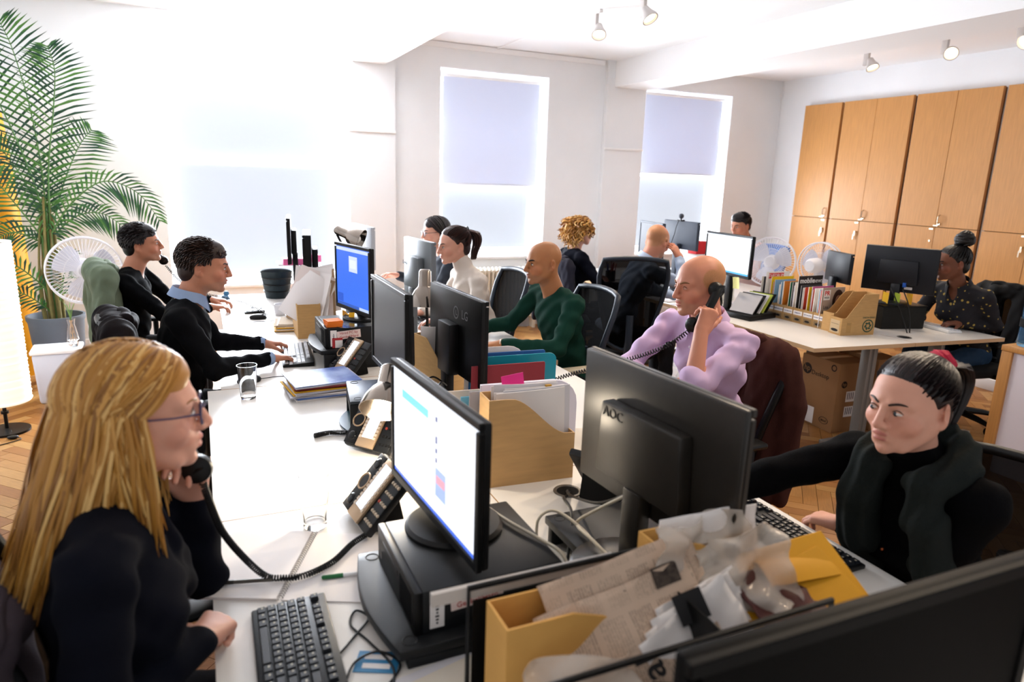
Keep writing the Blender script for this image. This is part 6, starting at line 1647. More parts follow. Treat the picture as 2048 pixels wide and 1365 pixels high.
for i in range(4):
    m = MB(); m.box((0, 0, .0), (.32 if i % 2 == 0 else .25, .005 + .004 * (i % 2), .19 if i % 2 == 0 else .15)); o = m.build('envelope', [MUST, PAPER, MUST, PAPER][i], None, bevel=.002, seg=1, loc=(.93 - .03 * (i % 2) + .012 * i, .768 + .020 * i, (.905, .893, .925, .905)[i]), rot=(R(-66 + 3 * i), R(-9 + 3 * i), R(3 - 2 * i))); tag(o, ['mustard envelope at the front of the yellow pile', 'white sheet between the mustard envelopes', 'mustard envelope at the back of the pile', 'white letter behind the mustard envelopes'][i], 'envelope')
m = MB(); m.sheet(lambda u, v: (.16 * (u - .5), -.05 + .10 * v, .03 * math.sin(PI * v) * (1 - .3 * u)), 8, 8); o = m.build('envelope_flap', MUST, None, smooth=True, thick=.002, loc=(1.0, .855, .935), rot=(R(-10), 0, R(-6))); tag(o, 'mustard padded envelope gaping open at the back of the pile', 'envelope')

# cables
def cable(lab, pts, r=.0035, m_=None, group='loose cables'):
    P = [Vector(p) for p in pts]; c = P[0]
    m = MB(); m.tube([p - c for p in spline(P, 8)], r, 8); o = m.build('cable', m_ or CABLE, None, smooth=True, loc=c); tag(o, lab, 'cable', group)
z0 = DZ + .004
cable('thin black cable looping beside the blonde woman\'s keyboard', [(.19, 1.20, z0), (.235, 1.25, z0), (.275, 1.30, z0), (.255, 1.335, z0), (.235, 1.29, z0), (.26, 1.22, z0), (.285, 1.12, z0), (.24, 1.02, z0)], .0025)
cable('second thin cable crossing the blue card', [(.19, 1.12, z0), (.22, 1.17, z0 + .002), (.27, 1.18, z0 + .004), (.30, 1.13, z0), (.24, 1.06, z0), (.20, .98, z0)], .0025)
cable('black cable curling behind the monitor with the face logo', [(.84, 2.50, .86), (.78, 2.44, .90), (.72, 2.38, .88), (.74, 2.33, .80), (.80, 2.28, .735)], .0035)
cable('second black cable behind the monitor with the face logo', [(.84, 2.44, .86), (.79, 2.36, .90), (.755, 2.30, .87), (.77, 2.24, .78), (.80, 2.2, z0)], .0035)
cable('grey cable drooping below the big monitor seen from behind', [(.862, 1.21, .955), (.83, 1.30, .875), (.82, 1.36, .815), (.80, 1.26, .83), (.81, 1.16, .825), (.835, 1.08, .87), (.86, 1.06, .95)], .004, CABLE_G)
cable('black cable from the cable port to the big monitor', [(.985, 1.70, .722), (.95, 1.64, .75), (.90, 1.52, .80), (.88, 1.36, .86), (.866, 1.22, .95)], .004)
cable('second black cable leaving the cable port', [(.985, 1.69, .722), (.93, 1.62, .742), (.86, 1.50, .81), (.83, 1.40, .808), (.76, 1.30, .735)], .0045)
cable('pale cable running over the computer beside the rack', [(.60, 1.44, .865), (.62, 1.34, .868), (.655, 1.24, .867), (.675, 1.17, .862), (.685, 1.13, .80), (.70, 1.08, z0)], .004, CABLE_G)
cable('grey cable arching over the black riser edge', [(.735, 1.40, z0), (.745, 1.43, .80), (.79, 1.42, .825), (.82, 1.32, .812), (.80, 1.20, .81)], .004, CABLE_G)
cable('black cable hanging down behind the bun woman\'s monitor', [(4.47, 3.20, .99), (4.44, 3.12, .90), (4.40, 3.06, .80), (4.36, 3.02, z0)], .004)
cable('second cable behind the bun woman\'s monitor', [(4.40, 3.24, 1.0), (4.36, 3.16, .93), (4.36, 3.08, .80), (4.335, 3.02, z0)], .004)
cable('curled cable on the empty desk by the blue-sky magazines', [(.53, 3.13, z0), (.49, 3.18, z0 + .01), (.46, 3.13, z0 + .012), (.50, 3.09, z0 + .01), (.56, 3.12, z0 + .012), (.52, 3.17, z0 + .02), (.58, 3.20, z0)], .004)
m = MB(); m.tube(coil(spline([(0, 0, .009), (.06, .01, .010), (.13, -.01, .010), (.20, .0, .010), (.28, -.03, .010)]), .008, 60, .0022), .0022, 5); o = m.build('coiled_cord', CABLE, None, smooth=True, loc=(.325, 2.405, DZ)); tag(o, 'tangled black coiled phone cord lying on the empty desk', 'cord')
bc = thing('blue_card', 'blue printed card under the thin cables', 'card', (.262, 1.16, DZ), R(-25)); m = MB(); m.box((0, 0, .001), (.085, .06, .002)); m.build('card_face', mat('card_blue', '#2f7fae', .4), bc)
for i in range(2): m = MB(); m.box((0, .013 - .026 * i, .0022), (.055, .014, .0006)); m.build('white_panel', PAPER, bc)
# ================================================================== the right-hand desks
days = ['MONDAY', 'TUESDAY', 'WEDNESDAY', 'THURSDAY', 'FRIDAY', 'SAT & SUN', 'MONTHLIES']
PENB = mat('marker_blue', '#2a3f86', .7)
BROWNK = mat('brown_kraft', '#b08a58', .8, var=.06, vscale=15)
for k, dname in enumerate(days):
    y1 = 3.925 - k * .0905
    t = shell_file('magazine_file', 'kraft card magazine file labelled %s in the row on the right-hand desk' % dname.lower().replace('&', 'and'), (4.085, y1, DZ), R(181), .245, .087, .235, .105, BROWNK, wave=False, group='row of labelled magazine files')
    m = MB(); m.box((.2458, .0435, .072), (.0012, .078, .030)); lb = m.build('day_label', PAPER, t)
    text('lettering', dname, .0165 if len(dname) < 8 else .0135, PENB, lb, frame((.2468, .0435, .072), (0, 1, 0), (0, 0, 1)))
    m = MB(); m.box((.2458, .0435, .028), (.0012, .066, .034)); p = m.build('maker_print', mat('kraft_print', '#8d7350', .8), t)
    m = MB(); m.ell((.2465, .0435, .026), (.0008, .022, .008), 12); m.build('oval_mark', INK, p)
def magazine(y, x, w, h, lab, cover, lean=0., z=.727, spine=None, th=.006):
    t = thing('magazine', lab, 'magazine', (x, y, z), R(1), 'magazines in the labelled files')
    m = MB(); m.box((0, th / 2, h / 2), (w, th - .002, h)); m.build('pages', PAPER, t)
    m = MB(); m.box((0, -.0002, h / 2), (w + .001, .0012, h + .001)); c = m.build('front_cover', cover, t)
    return t, c
RR = random.Random(77)
cols = ['#c9452f', '#2d5fa8', '#e0b71c', '#256b4c', '#d9d4cc', '#3a3a40', '#b84c86', '#7fa8c8', '#efe9e0', '#274a7c', '#c97a2a']
names = ['red', 'blue', 'amber', 'green', 'pale grey', 'charcoal', 'magenta', 'light blue', 'ivory', 'navy', 'orange']
for k in range(7):
    y1 = 3.925 - k * .0905
    pick = RR.sample(range(len(cols)), 4)
    for j in range(4):
        if k == 6 and j > 2: continue
        i = pick[j]
        magazine(y1 - .016 - .015 * j, 3.965 + RR.uniform(-.01, .015), .205, RR.uniform(.235, .275), '%s-covered magazine standing in the %s file' % (names[i], days[k].lower().replace('&', 'and')), mat('cover_' + cols[i][1:], cols[i], .4))
def rect_on(c, x, z, w, h, m_, y=-.0012, nm='printed_panel'):
    b = MB(); b.box((x, y, z), (w, .0006, h)); return b.build(nm, m_, c)
REDP = mat('masthead_red', '#d8261c', .5); WHP = mat('print_white', '#f6f4f0', .6); DKP = mat('masthead_dark', '#2b2422', .5); YP = mat('cover_yellow', '#f0c810', .45)
t, c = magazine(3.848, 3.955, .23, .315, 'tall magazine with a red masthead at the far end of the file row', WHP); rect_on(c, -.02, .285, .15, .04, REDP); text('masthead', 'THEDRUM', .034, WHP, c, frame((-.02, -.0018, .285), (1, 0, 0), (0, 0, 1)))
t, c = magazine(3.80, 3.955, .22, .285, 'bright yellow magazine in the second file', YP); text('masthead', 'CIO', .03, INK, c, frame((.04, -.0014, .245), (1, 0, 0), (0, 0, 1))); rect_on(c, .04, .20, .07, .02, INK); rect_on(c, .03, .17, .09, .02, INK)
t, c = magazine(3.545, 3.96, .235, .325, 'dark brown magazine with a white lower-case masthead in the middle of the file row', DKP)
text('masthead', 'mobile', .052, WHP, c, frame((-.035, -.0014, .29), (1, 0, 0), (0, 0, 1)), bold=.0008); text('masthead', 'news', .048, WHP, c, frame((.072, -.0014, .289), (1, 0, 0), (0, 0, 1)))
t, c = magazine(3.325, 3.945, .215, .275, 'magazine with a portrait and a PR masthead in the nearest labelled file', mat('cover_stone', '#b39f8e', .45))
rect_on(c, -.062, .225, .062, .07, WHP); text('masthead', 'PR', .045, REDP, c, frame((-.062, -.0020, .236), (1, 0, 0), (0, 0, 1)), bold=.001); text('masthead', 'WEEK', .018, INK, c, frame((-.062, -.0020, .206), (1, 0, 0), (0, 0, 1)))
b = MB(); b.ell((.048, -.0012, .185), (.052, .0008, .075), 16); b.build('portrait_hair', mat('portrait_brown', '#3a2016', .6), c); b = MB(); b.ell((.052, -.0022, .175), (.030, .0008, .046), 16); b.build('portrait_face', mat('portrait_skin', '#c58d70', .6), c)
text('cover_line', 'Lisa', .032, INK, c, frame((-.062, -.0014, .14), (1, 0, 0), (0, 0, 1))); text('cover_line', 'Jones', .032, INK, c, frame((-.058, -.0014, .108), (1, 0, 0), (0, 0, 1)))
bf = shell_file('magazine_file', 'big empty kraft card file with a green dragon print, nearest on the right-hand desk', (4.075, 3.175, DZ), R(171), .265, .115, .275, .115, CARD, wave=False, group='magazine files', inner=CARD_D)
GR = mat('print_green', '#1f4b3a', .7)
m = MB(); m.lathe([(.036, 0), (.040, .0008), (.044, 0)], 32, frame((.055, .1154, .062), (-1, 0, 0), (0, 0, 1)), cap=False); m.build('round_emblem', GR, bf)
for i in range(6):
    a = i * 1.05; m = MB(); m.X = frame((.055, .1156, .062), (-1, 0, 0), (0, 0, 1)); m.ell((.019 * math.cos(a), .019 * math.sin(a), 0), (.014, .006, .0006), 10, rot=rotm(0, 0, a + .9)); m.build('emblem_swirl', GR, bf)
text('lettering', 'EARTH SERIES', .016, GR, bf, frame((.055, .1156, .118), (-1, 0, 0), (0, 0, 1)))
m = MB(); m.box((.2658, .057, .055), (.0012, .085, .085)); lb = m.build('lip_label', mat('label_kraft', '#cfb690', .8), bf); m = MB(); m.ell((.2667, .057, .030), (.0008, .034, .010), 14); m.build('oval_mark', INK, lb); rect3 = MB(); rect3.box((.2667, .057, .072), (.0006, .07, .002)); rect3.build('rule_line', INK, lb)
text('lettering', 'FSC', .018, mat('kraft_print', '#8d7350', .8), bf, frame((.205, .1156, .075), (-1, 0, 0), (0, 0, 1)))
m = MB(); m.box((.205, .1154, .052), (.036, .0008, .07)); m.build('print_box', mat('kraft_shade', '#b88f56', .8), bf)
cf = shell_file('magazine_file', 'second kraft card file behind the big one', (4.085, 3.285, DZ), R(178), .25, .09, .262, .13, CARD, wave=True, group='magazine files', hole=False)
# folders and a black tray beyond the lilac-shirted man
lt = thing('letter_tray', 'black letter tray of slanting folders under the white screen', 'tray', (3.66, 3.78, DZ), R(10))
m = MB(); m.box((0, 0, .02), (.30, .22, .04)); m.build('tray', BLACK, lt, bevel=.006)
for i in range(5): m = MB(); m.box((-.07 + .04 * i, 0, .11), (.006, .2, .16), rot=rotm(0, R(38), 0)); m.build('folder', [mat('grey_card', '#a9a6a8', .8), BLACK, PAPER, mat('lime_card', '#b7c24a', .7), BLACK][i], lt)
for i in range(9):
    hgt = .24 + .03 * ((i * 7) % 4) / 4; c_ = ['#e9ece9', '#4aa08a', '#dfe3e0', '#f1f0ea', '#2f7f6e', '#ece7dd', '#f4f2ee', '#d9d2c4', '#efeeea'][i]
    m = MB(); m.box((0, 0, hgt / 2), (.22, .026, hgt)); o = m.build('box_file', mat('bookcol_' + c_[1:], c_, .6), None, bevel=.002, loc=(3.95, 4.42 + i * .029, DZ)); tag(o, 'upright %s file in front of the webcam monitor, number %s from the left' % (['white', 'sea-green', 'pale', 'white', 'dark green', 'cream', 'white', 'beige', 'white'][i], ['nine', 'eight', 'seven', 'six', 'five', 'four', 'three', 'two', 'one'][i]), 'box file', 'files in front of the webcam monitor')
m = MB(); m.box((0, 0, .06), (.13, .13, .12)); o = m.build('card_box', mat('red_box', '#c8161f', .5), None, bevel=.004, loc=(4.30, 5.22, 1.02)); tag(o, 'bright red box beside the white screen', 'box')
m = MB(); m.box((0, 0, .15), (.24, .3, .299)); o = m.build('card_box', mat('white_box', '#e9e6e2', .7), None, bevel=.004, loc=(4.30, 5.22, DZ)); tag(o, 'white box carrying the red box', 'box')
pp = thing('pen_pot', 'black pen pot full of coloured pens on the curly-haired woman\'s desk', 'pen pot', (3.60, 5.62, DZ))
m = MB(); m.lathe([(0, 0), (.05, 0), (.05, .10), (.046, .10), (.046, .006), (0, .006)], 20, cap=False); m.build('pot', BLACK, pp, smooth=True, ang=50)
for i in range(11):
    a = i * 2.4; r_ = .012 + .003 * (i % 8); m = MB(); m.tube([(r_ * math.cos(a), r_ * math.sin(a), .01), (r_ * 1.9 * math.cos(a), r_ * 1.9 * math.sin(a), .16 + .012 * (i % 4))], .005, 6); m.build('pen', mat('pencol%d' % (i % 5), ['#b8322b', '#2a2320', '#7a3a20', '#b02a78', '#4a4a9a'][i % 5], .5), pp, smooth=True)

# ================================================================== fans
def fan(loc, az, hz, r, lab, tilt=0., pedestal=True):
    t = thing('electric_fan', lab, 'fan', loc, R(az), 'white electric fans')
    WP = mat('fan_white', '#e8e6ea', .4)
    m = MB(); m.lathe([(0, 0), (.16 if pedestal else .11, 0), (.165 if pedestal else .11, .012), (.03, .035), (0, .035)], 32); m.build('base', WP, t, smooth=True)
    m = MB(); m.cyl((0, 0, .03), (0, 0, hz - .05), .016); m.build('pole', WP, t, smooth=True)
    H = Matrix.Translation((0, 0, hz)) @ Matrix.Rotation(-tilt, 4, 'Y') @ Matrix(((0, 0, 1, 0), (1, 0, 0, 0), (0, 1, 0, 0), (0, 0, 0, 1)))
    m = MB(); m.lathe([(0, -.13), (.045, -.125), (.062, -.09), (.064, -.01), (.05, .0), (0, .0)], 24, H); m.build('motor_housing', WP, t, smooth=True)
    m = MB()
    for z, rr in ((.0, 1.), (.05, 1.)): m.tube([tuple(H @ Vector((r * rr * math.cos(2 * PI * i / 40), r * rr * math.sin(2 * PI * i / 40), z + .02))) for i in range(40)], .006, 6, closed=True)
    m.build('guard_rim', WP, t, smooth=True)
    for sgn, nm in ((1, 'front_guard'), (-1, 'rear_guard')):
        m = MB()
        for i in range(56):
            a = 2 * PI * i / 56; c, s = math.cos(a), math.sin(a)
            m.tube([tuple(H @ Vector((q * r * c, q * r * s, .045 + sgn * (.055 - .045 * (q if q > .3 else .3) ** 2 * 1.1)))) for q in (.16, .45, .75, 1.)], .0014, 4, cap=False)
        m.tube([tuple(H @ Vector((.55 * r * math.cos(2 * PI * i / 30), .55 * r * math.sin(2 * PI * i / 30), .045 + sgn * .04))) for i in range(30)], .0014, 4, closed=True)
        m.build(nm, WP, t)
    m = MB(); m.lathe([(0, .03), (.045, .03), (.05, .05), (.04, .075), (0, .08)], 24, H); m.build('hub_cap', WP, t, smooth=True)
    BLD = mat('fan_blade', '#dcdce8', .35)
    for k in range(3):
        m = MB(); a0 = k * 2 * PI / 3 + .4
        def bl(u, v):
            rr = r * (.16 + .68 * u); a = a0 + (v - .5) * (1.0 + .35 * math.sin(PI * u)); return tuple(H @ Vector((rr * math.cos(a), rr * math.sin(a), .045 + .028 * (v - .5) * (1 - .4 * u))))
        m.sheet(bl, 8, 8); m.build('blade', BLD, t, smooth=True, thick=.003)
    return t
fan((-.74, 5.40, 0), -78, .965, .225, 'white pedestal fan in front of the palm', tilt=R(-4))
fan((4.47, 4.45, DZ), 215, .31, .205, 'white desk fan facing left behind the labelled files', tilt=R(8), pedestal=False)
fan((4.72, 4.18, DZ), 12, .31, .19, 'white desk fan turned away, seen from its motor side', pedestal=False)

# ================================================================== jackets over chair backs
def jacket(chx, chy, az, top, lab, m_, seed, w=.24, long=.42, arm=True, name='jacket', thickn=.055):
    c, s = math.cos(R(az)), math.sin(R(az)); W = lambda x, y, z: (chx + c * x - s * y, chy + s * x + c * y, z)
    s_ = Sdf(); n = np.array((c, s, 0.))
    s_.cap(W(-.325, -w * .8, top - .01), W(-.325, w * .8, top - .01), thickn, thickn, .03)
    s_.cap(W(-.315, -w * .55, top - .08), W(-.31, -w * .5, top - long), .09, .12, .06, flat=(n, .8)); s_.cap(W(-.315, w * .55, top - .08), W(-.31, w * .5, top - long), .09, .12, .06, flat=(n, .8))
    if arm:
        for k in (-1, 1): s_.cap(W(-.33, k * w * .92, top - .04), W(-.355, k * (w + .035), top - .22), .055, .05, .03); s_.cap(W(-.355, k * (w + .035), top - .22), W(-.34, k * (w + .03), top - long - .02), .05, .045, .02)
    s_.ell(W(-.27, 0, top + .005), (.05, w * .45, .04) if abs(s) < .5 else (w * .45, .05, .04), .03)
    s_.wr = [(.004, (.7, -.7, .12), 95, (.1, .2, 1), 9, seed), (.0022, (-.5, .6, .3), 150, (1, .2, .1), 21, seed * 2.)]
    base = (chx, chy, 0)
    t = thing(name, lab, 'jacket', base, 0, 'jackets hung over chairs')
    put('jacket_body', s_.mesh('jacket_body', .009, m_, base=base), t)
    s2 = Sdf(); s2.cap(W(-.275, -w * .38, top + .035), W(-.275, w * .38, top + .035), .026, .026, .01); s2.wr = [(.004, (.5, .5, .2), 80, (0, .3, 1), 30, seed)]
    put('jacket_collar', s2.mesh('jacket_collar', .008, m_, base=base), t)
    return t
jacket(-.26, 4.84, 12, 1.03, 'olive green jacket over the chair by the pedestal fan', mat('olive_cotton', '#6f7c66', .9, bump=.2, bscale=300, col2='#55624f', vscale=5), 1, w=.27, thickn=.075)
jacket(-.06, 3.42, 10, .985, 'dark brown quilted jacket over the chair behind the blonde woman', mat('dark_brown_cloth', '#120c0e', .8, bump=.2, bscale=200, spec=.12), 2, thickn=.065)
jacket(-.08, 1.27, 8, .91, 'grey-mauve jacket over the blonde woman\'s chair', mat('mauve_wool', '#4a4048', .95, bump=.3, bscale=300), 3)
bj = jacket(1.88, 2.22, 180, .985, 'brown corduroy jacket over the lilac-shirted man\'s chair', mat('brown_corduroy', '#40241f', .95, bump=.5, bscale=420, spec=.12), 4, w=.185, long=.62)
kj = jacket(5.02, 3.03, 172, .985, 'black denim jacket with studs over the chair of the woman with the bun', mat('black_denim', '#0b0b0d', .9, bump=.2, bscale=300), 5, w=.25, long=.5)
jacket(3.08, 5.20, 4, .98, 'dark navy coat over the curly-haired woman\'s chair', mat('navy_coat', '#171623', .95), 6, long=.5)

# ================================================================== under and around the desks
def carton(x0, x1, y0, y1, h, lab, main=True):
    t = thing('cardboard_box', lab, 'box', ((x0 + x1) / 2, (y0 + y1) / 2, 0), R(-3), 'cardboard computer boxes'); w, d = x1 - x0, y1 - y0
    BC = mat('box_brown', '#9a7048', .85, var=.06, vscale=6)
    m = MB(); m.box((0, 0, h / 2), (w, d, h)); m.build('carton', BC, t, bevel=.004)
    m = MB(); m.box((0, 0, h + .0008), (w * .98, .05, .0012)); m.build('packing_tape', mat('tape', '#b9935f', .3), t)
    K = mat('box_print', '#2a1f18', .8)
    if main:
        F = lambda y, z: frame((-w / 2 - .0008, y, z), (0, -1, 0), (0, 0, 1))
        m = MB(); m.lathe([(0, 0), (.040, 0), (.040, .0006)], 32, F(d * .33, h * .80), cap=False); e = m.build('round_emblem', K, t)
        text('lettering', 'hp', .058, BC, t, F(d * .33, h * .80) @ Matrix.Translation((0, .004, .0008)) @ Matrix.Shear('XZ', 4, (0, 0)))
        text('lettering', 'Desktop', .046, K, t, F(-d * .03, h * .765), align='CENTER')
        m = MB(); M = F(d * .12, h * .15); m.X = M; m.box((0, 0, 0), (.075, .12, .001)); m.build('delivery_label', PAPER, t)
        m = MB(); m.lathe([(.036, 0), (.038, .0006), (.041, 0)], 28, F(-d * .27, h * .14) @ Matrix.Diagonal((1, .62, 1, 1)), cap=False); m.build('oval_emblem', K, t); text('lettering', 'intel', .028, K, t, F(-d * .27, h * .14))
        m = MB(); m.X = F(-d * .36, h * .92); m.lathe([(.016, 0), (.024, .0006)], 20, cap=False); m.build('recycling_mark', K, t)
    G = lambda x, z: frame((x, -d / 2 - .0008, z), (1, 0, 0), (0, 0, 1))
    m = MB(); m.lathe([(0, 0), (.025, 0), (.025, .0006)], 24, G(-w * .28, h * .70), cap=False); m.build('side_emblem', K, t); text('lettering', 'hp', .036, BC, t, G(-w * .28, h * .70) @ Matrix.Translation((0, .002, .0008)))
    for i, z in enumerate((.52, .30)):
        m = MB(); m.X = G(0.01, h * z); m.box((0, 0, 0), (w * .42, .075, .001)); l = m.build('shipping_label', PAPER, t)
        for j in range(6): b = MB(); b.X = G(.01, h * z); b.box((-w * .16 + j * w * .06, .005, .001), (.006, .05, .0006)); b.build('barcode_bar', INK, l)
carton(3.92, 4.20, 3.15, 3.49, .50, 'brown computer carton with a round emblem under the right-hand desk')
carton(4.23, 4.44, 3.10, 3.45, .52, 'brown carton with shipping labels behind the first one', False)
def bag():
    t = thing('carrier_bag', 'white plastic carrier bag under the far desk', 'bag', (3.30, 5.02, 0), R(20))
    s = Sdf(); s.ell((0, 0, .17), (.13, .09, .18), .03); s.ell((0, 0, .05), (.12, .085, .05), .02); s.cap((-.07, 0, .3), (-.09, .02, .42), .035, .02, .03); s.cap((.06, 0, .3), (.05, .02, .40), .03, .02, .03)
    s.wr = [(.008, (.7, .5, .3), 60, (.1, .2, 1), 25, 1.), (.004, (-.5, .7, .4), 110, (1, .1, .2), 41, 2.)]
    put('bag_body', s.mesh('bag_body', .009, mat('white_poly', '#e6e2e4', .35)), t)
    m = MB(); m.tube(spline([(-.09, .02, .40), (-.07, .0, .50), (.01, 0, .52), (.06, .01, .46), (.05, .02, .39)]), .009, 8, flat=.5); m.build('bag_handle', mat('white_poly', '#e6e2e4', .35), t, smooth=True)
bag()
def cabinet():
    t = thing('cabinet', 'white low cabinet framed in oak at the right edge', 'cabinet', (4.56, 1.85, 0))
    w, d, h = .46, 1.10, .79
    m = MB(); m.box((.0, 0, (h - .035) / 2), (w - .02, d - .02, h - .036)); m.build('body', mat('cabinet_white', '#e8e2ea', .6), t)
    for s in (-1, 1): m = MB(); m.box((-w / 2 + .006, s * (d / 2 - .03), (h - .036) / 2), (.030, .06, h - .037)); m.build('oak_upright', OAK, t, bevel=.002)
    m = MB(); m.box((0, 0, h - .0175), (w + .02, d + .01, .035)); m.build('oak_top', OAK, t, bevel=.003)
    m = MB(); m.box((0.0, d / 2 - .002, (h - .036) / 2), (w - .03, .020, h - .037)); m.build('oak_back', OAK, t)
cabinet()
def bluebox():
    t = thing('water_bottle', 'tall clear blue plastic bottle with black bands on the oak-topped cabinet', 'bottle', (4.45, 2.30, .79))
    BLU = mat('blue_clear_plastic', '#8fc4e8', .08, trans=.9, ior=1.2)
    m = MB(); m.lathe([(0, 0), (.085, 0), (.09, .02), (.088, .12), (.083, .14), (.088, .16), (.09, .42), (.07, .48), (.03, .52), (.03, .56), (.026, .56), (.026, .52), (.066, .475), (.086, .42), (.084, .16), (.079, .14), (.084, .12), (.086, .022), (0, .006)], 32, cap=False); m.build('bottle_wall', BLU, t, smooth=True, ang=50)
    for z in (.14, .42): m = MB(); m.lathe([(.088, z - .025), (.0925, z - .025), (.0925, z + .025), (.088, z + .025)], 32, cap=False); m.build('black_band', BLACK, t, smooth=True, ang=40)
bluebox()
m = MB(); m.box((0, 0, .012), (.32, .05, .024)); o = m.build('metal_strip', mat('strip_metal', '#b9b0a6', .35, metal=.4), None, bevel=.004, loc=(4.72, 2.80, 0), rot=(0, 0, R(12))); tag(o, 'pale metal strip lying on the parquet behind the scarf woman', 'strip')
m = MB(); m.box((0, 0, .05), (.10, .50, .10)); o = m.build('skirting_box', TRIM, None, bevel=.006, loc=(6.2, 3.55, 0)); tag(o, 'white boxed-in pipe along the floor below the wardrobes', 'pipe box')

# ================================================================== the corner with the palm
def palm():
    px, py = -1.06, 6.12
    t = thing('potted_palm', 'tall palm in a grey pot by the big window', 'plant', (px, py, 0))
    m = MB(); m.lathe([(0, 0), (.15, 0), (.185, .48), (.195, .50), (.195, .53), (.18, .53), (.17, .46), (0, .46)], 36, cap=False); m.build('pot', mat('pot_grey', '#5d656d', .5, var=.06), t, smooth=True, ang=50)
    m = MB(); m.lathe([(0, .462), (.172, .462)], 30, cap=False); m.build('soil', mat('soil', '#3a281c', 1., var=.3, vscale=40), t)
    GS = [mat('palm_leaf_a', '#2c5a2e', .45, var=.2, vscale=10), mat('palm_leaf_b', '#4a7a34', .45), mat('palm_leaf_c', '#1f4630', .45)]
    ST = mat('palm_stem', '#7a7040', .7, var=.25, vscale=12)
    r = random.Random(12)
    # cane stems
    for i in range(14):
        a = i * .9; rad = .03 + .05 * r.random(); hgt = r.uniform(.5, 1.0)
        m = MB(); m.tube(spline([(rad * math.cos(a), rad * math.sin(a), .44), (rad * 1.1 * math.cos(a) + .0, rad * 1.1 * math.sin(a), .46 + hgt * .5), (.02 + rad * .7 * math.cos(a), rad * .7 * math.sin(a), .46 + hgt)]), [.011] * 9 + [.008] * 8, 6); m.build('stem', ST, t, smooth=True)
    # (points of the midrib, leaflet length, number, droop)
    F = [([(.02, 0, 1.30), (.02, .02, 1.65), (.0, .0, 2.05), (-.05, -.05, 2.42), (-.10, -.10, 2.60)], .36, 44, .35),
         ([(.0, 0, 1.30), (-.05, 0, 1.60), (-.16, .0, 2.0), (-.30, -.02, 2.36), (-.40, -.04, 2.50)], .32, 42, .35),
         ([(.04, 0, 1.30), (.08, -.05, 1.65), (.16, -.1, 2.05), (.20, -.16, 2.30), (.18, -.2, 2.45)], .30, 38, .4),
         ([(.05, .03, 1.20), (.14, .05, 1.5), (.26, .08, 1.78), (.36, .1, 1.92)], .28, 32, .5),
         ([(.04, -.02, 1.15), (.20, -.05, 1.38), (.42, -.08, 1.54), (.64, -.1, 1.46), (.78, -.1, 1.24)], .20, 36, .9),
         ([(.04, .02, 1.12), (.20, 0, 1.27), (.38, -.02, 1.30), (.54, -.04, 1.18)], .17, 28, .9),
         ([(-.02, -.02, 1.12), (-.16, -.06, 1.38), (-.26, -.1, 1.55), (-.34, -.12, 1.60)], .26, 34, .7),
         ([(-.03, 0, 1.08), (-.18, -.05, 1.16), (-.30, -.1, 1.10), (-.38, -.14, .98)], .20, 26, .9),
         ([(-.04, -.04, .75), (-.18, -.12, .92), (-.30, -.2, .95), (-.38, -.25, .86)], .18, 24, .9),
         ([(.06, -.06, .7), (.14, -.18, .95), (.20, -.28, 1.0), (.24, -.34, .94)], .16, 22, .9),
         ([(.0, .03, 1.2), (-.10, .1, 1.5), (-.22, .16, 1.72), (-.30, .2, 1.78)], .26, 30, .6),
         ([(-.05, -.05, .6), (-.18, -.1, .72), (-.28, -.16, .70)], .16, 18, .9)]
    for fi, (pts, ll, n, dr) in enumerate(F):
        P = spline(pts, 8); k = len(P)
        m = MB(); base_ = spline([(.02 * math.cos(fi), .02 * math.sin(fi), .46), tuple(Vector(pts[0]) * .5 + Vector((0, 0, .25))), pts[0]], 6)
        allp = base_[:-1] + P; m.tube(allp, [.009 - .0075 * i / len(allp) for i in range(len(allp))], 6); fr = m.build('frond', mat('palm_rib', '#4f7a3a', .5), t, smooth=True)
        lm = MB(); rr = random.Random(fi)
        for i in range(n):
            q = (i + .5) / n; p = P[min(k - 1, int(q * (k - 1)))]; tg = (P[min(k - 1, int(q * (k - 1)) + 1)] - P[max(0, int(q * (k - 1)) - 1)]).normalized()
            L = ll * (math.sin(PI * (.12 + .80 * q)) ** .8) * rr.uniform(.85, 1.1)
            side = tg.cross(Vector((.35 * math.sin(fi), -1, .1))).normalized()
            for sg in (-1, 1):
                d0 = (side * sg + tg * .75).normalized(); p1 = p + d0 * L * .5 + Vector((0, 0, -dr * L * .10)); p2 = p + d0 * L + Vector((0, 0, -dr * L * .42)); w = .0085
                nv = d0.cross(Vector((0, -1, .25))).normalized() * w
                lm.cur = rr.randrange(3); o3 = Vector((0, -.0018, 0))
                lm.add([p - nv * .4, p + nv * .4, p1 + nv, p2, p1 - nv, p + o3, p1 + o3 * 2.2], [(0, 5, 6, 4), (5, 1, 2, 6), (4, 6, 3), (6, 2, 3)])
        o = lm.build('leaflets', GS, fr, smooth=False); o['kind'] = 'stuff'
palm()
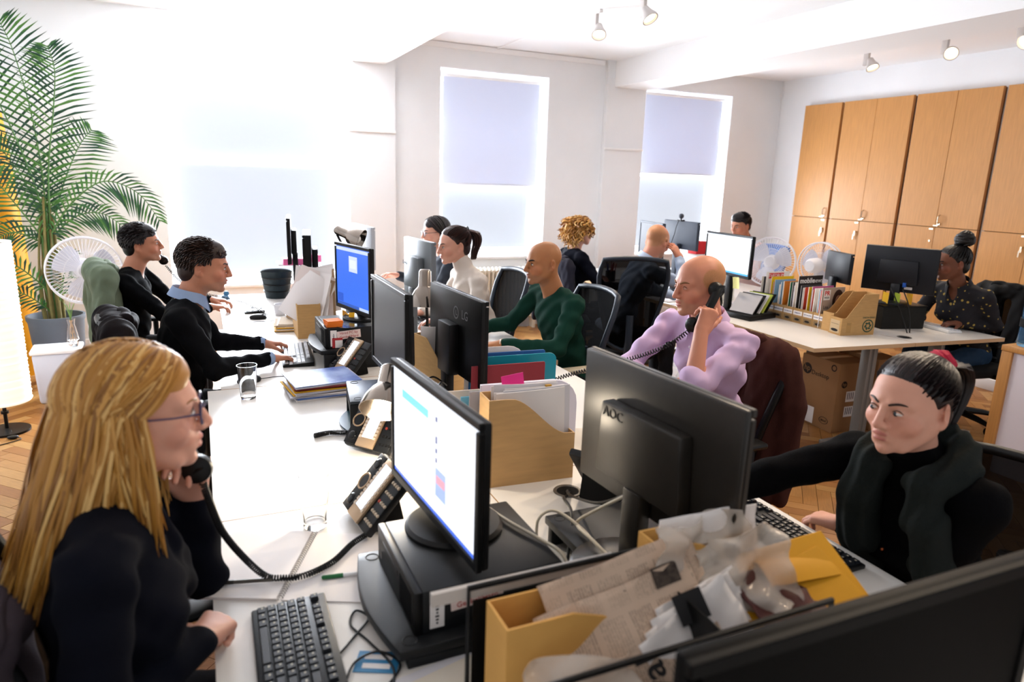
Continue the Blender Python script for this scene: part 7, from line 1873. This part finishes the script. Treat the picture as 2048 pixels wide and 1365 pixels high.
def paper_lamp():
    t = thing('paper_floor_lamp', 'tall white ribbed paper floor lamp at the left edge', 'lamp', (-1.20, 5.0, 0))
    m = MB(); m.lathe([(0, 0), (.125, 0), (.125, .014), (.02, .022), (0, .022)], 36); m.build('base', BLACK, t, smooth=True, ang=40)
    m = MB(); m.cyl((0, 0, .02), (0, 0, .34), .011); m.cyl((0, 0, .12), (0, 0, .135), .022); m.build('stem', BLACK, t, smooth=True)
    n = 44; prof = []
    for i in range(n * 2 + 1): prof.append((.150 + (.004 if i % 2 else -.001) + .0015 * math.sin(i * 1.7), .20 + .99 * i / (2 * n)))
    m = MB(); m.lathe(prof, 48, cap=False); m.build('paper_shade', mat('lantern_paper', '#fdfbf6', .8, emit='#fff6e8', estr=.55), t, smooth=True, ang=60)
    m = MB(); m.lathe([(.148, 1.19), (.153, 1.192), (.153, 1.196), (.148, 1.196)], 48, cap=False); m.build('top_hoop', TRIM, t, smooth=True)
    m = MB()
    for i in range(3): a = i * 2.09; m.tube([(0, 0, 1.185), (.149 * math.cos(a), .149 * math.sin(a), 1.19)], .0025, 6)
    m.build('top_spider', BLACK, t)
    m = MB(); m.ell((.06, -.16, .012), (.032, .022, .012), 12); m.build('foot_switch', BLACK, t, smooth=True)
    m = MB(); m.tube(spline([(.03, -.05, .02), (.05, -.12, .006), (.06, -.15, .01), (.1, -.2, .004), (-.1, -.32, .004), (-.35, -.4, .004)]), .003, 6); m.build('flex', CABLE, t, smooth=True)
paper_lamp()
m = MB(); m.lathe([(.19, 0), (.17, .6), (.145, 1.2), (.125, 1.75), (.11, 2.02), (.07, 2.10), (0, 2.115)], 40, cap=False); o = m.build('yellow_sculpture', mat('yellow_fabric', '#e59a12', .55, var=.05, vscale=3), None, smooth=True, ang=80, loc=(-1.42, 6.50, 0)); tag(o, 'tall tapering yellow fabric cone behind the palm at the left edge', 'sculpture')
def tub():
    t = thing('storage_tub', 'white plastic storage tub behind the paper lamp', 'storage box', (-.99, 5.62, 0), R(4))
    m = MB(); m.prism([(-.13, -.10), (.13, -.10), (.13, .10), (-.13, .10)], 0, .36)
    m.v = [(x * (1.12 if z > .1 else 1), y * (1.12 if z > .1 else 1), z) for x, y, z in m.v]; m.build('tub_body', mat('tub_plastic', '#dfe3f0', .4), t, bevel=.02, seg=3)
    m = MB(); m.box((0, 0, .375), (.31, .25, .028)); m.build('lid', TRIM, t, bevel=.01, seg=3)
tub()
v = thing('glass_vase', 'clear glass vase of pale roots beside the palm pot', 'vase', (-.885, 5.60, .389))
m = MB(); m.lathe([(0, .002), (.03, .002), (.04, .05), (.03, .12), (.022, .16), (.028, .2), (.026, .2), (.020, .16), (.028, .12), (.038, .05), (0, .006)], 24, cap=False); m.build('vase_wall', GL, v, smooth=True)
for i in range(6): m = MB(); m.tube(spline([(.004 * i - .01, 0, .19), (.012 * math.sin(i), .01 * math.cos(i), .12), (.025 * math.sin(i * 2), .02 * math.cos(i * 2), .03)]), .0022, 5); m.build('root', mat('root_pale', '#c9a987', .7), v, smooth=True)
for i in range(4): m = MB(); m.tube(spline([(0, 0, .19), (.02 * math.sin(i * 1.7), .02 * math.cos(i * 1.7), .28), (.05 * math.sin(i * 1.7), .05 * math.cos(i * 1.7), .34)]), [.003] * 12 + [.001] * 5, 5); m.build('shoot', mat('shoot_green', '#6a8a4a', .6), v, smooth=True)
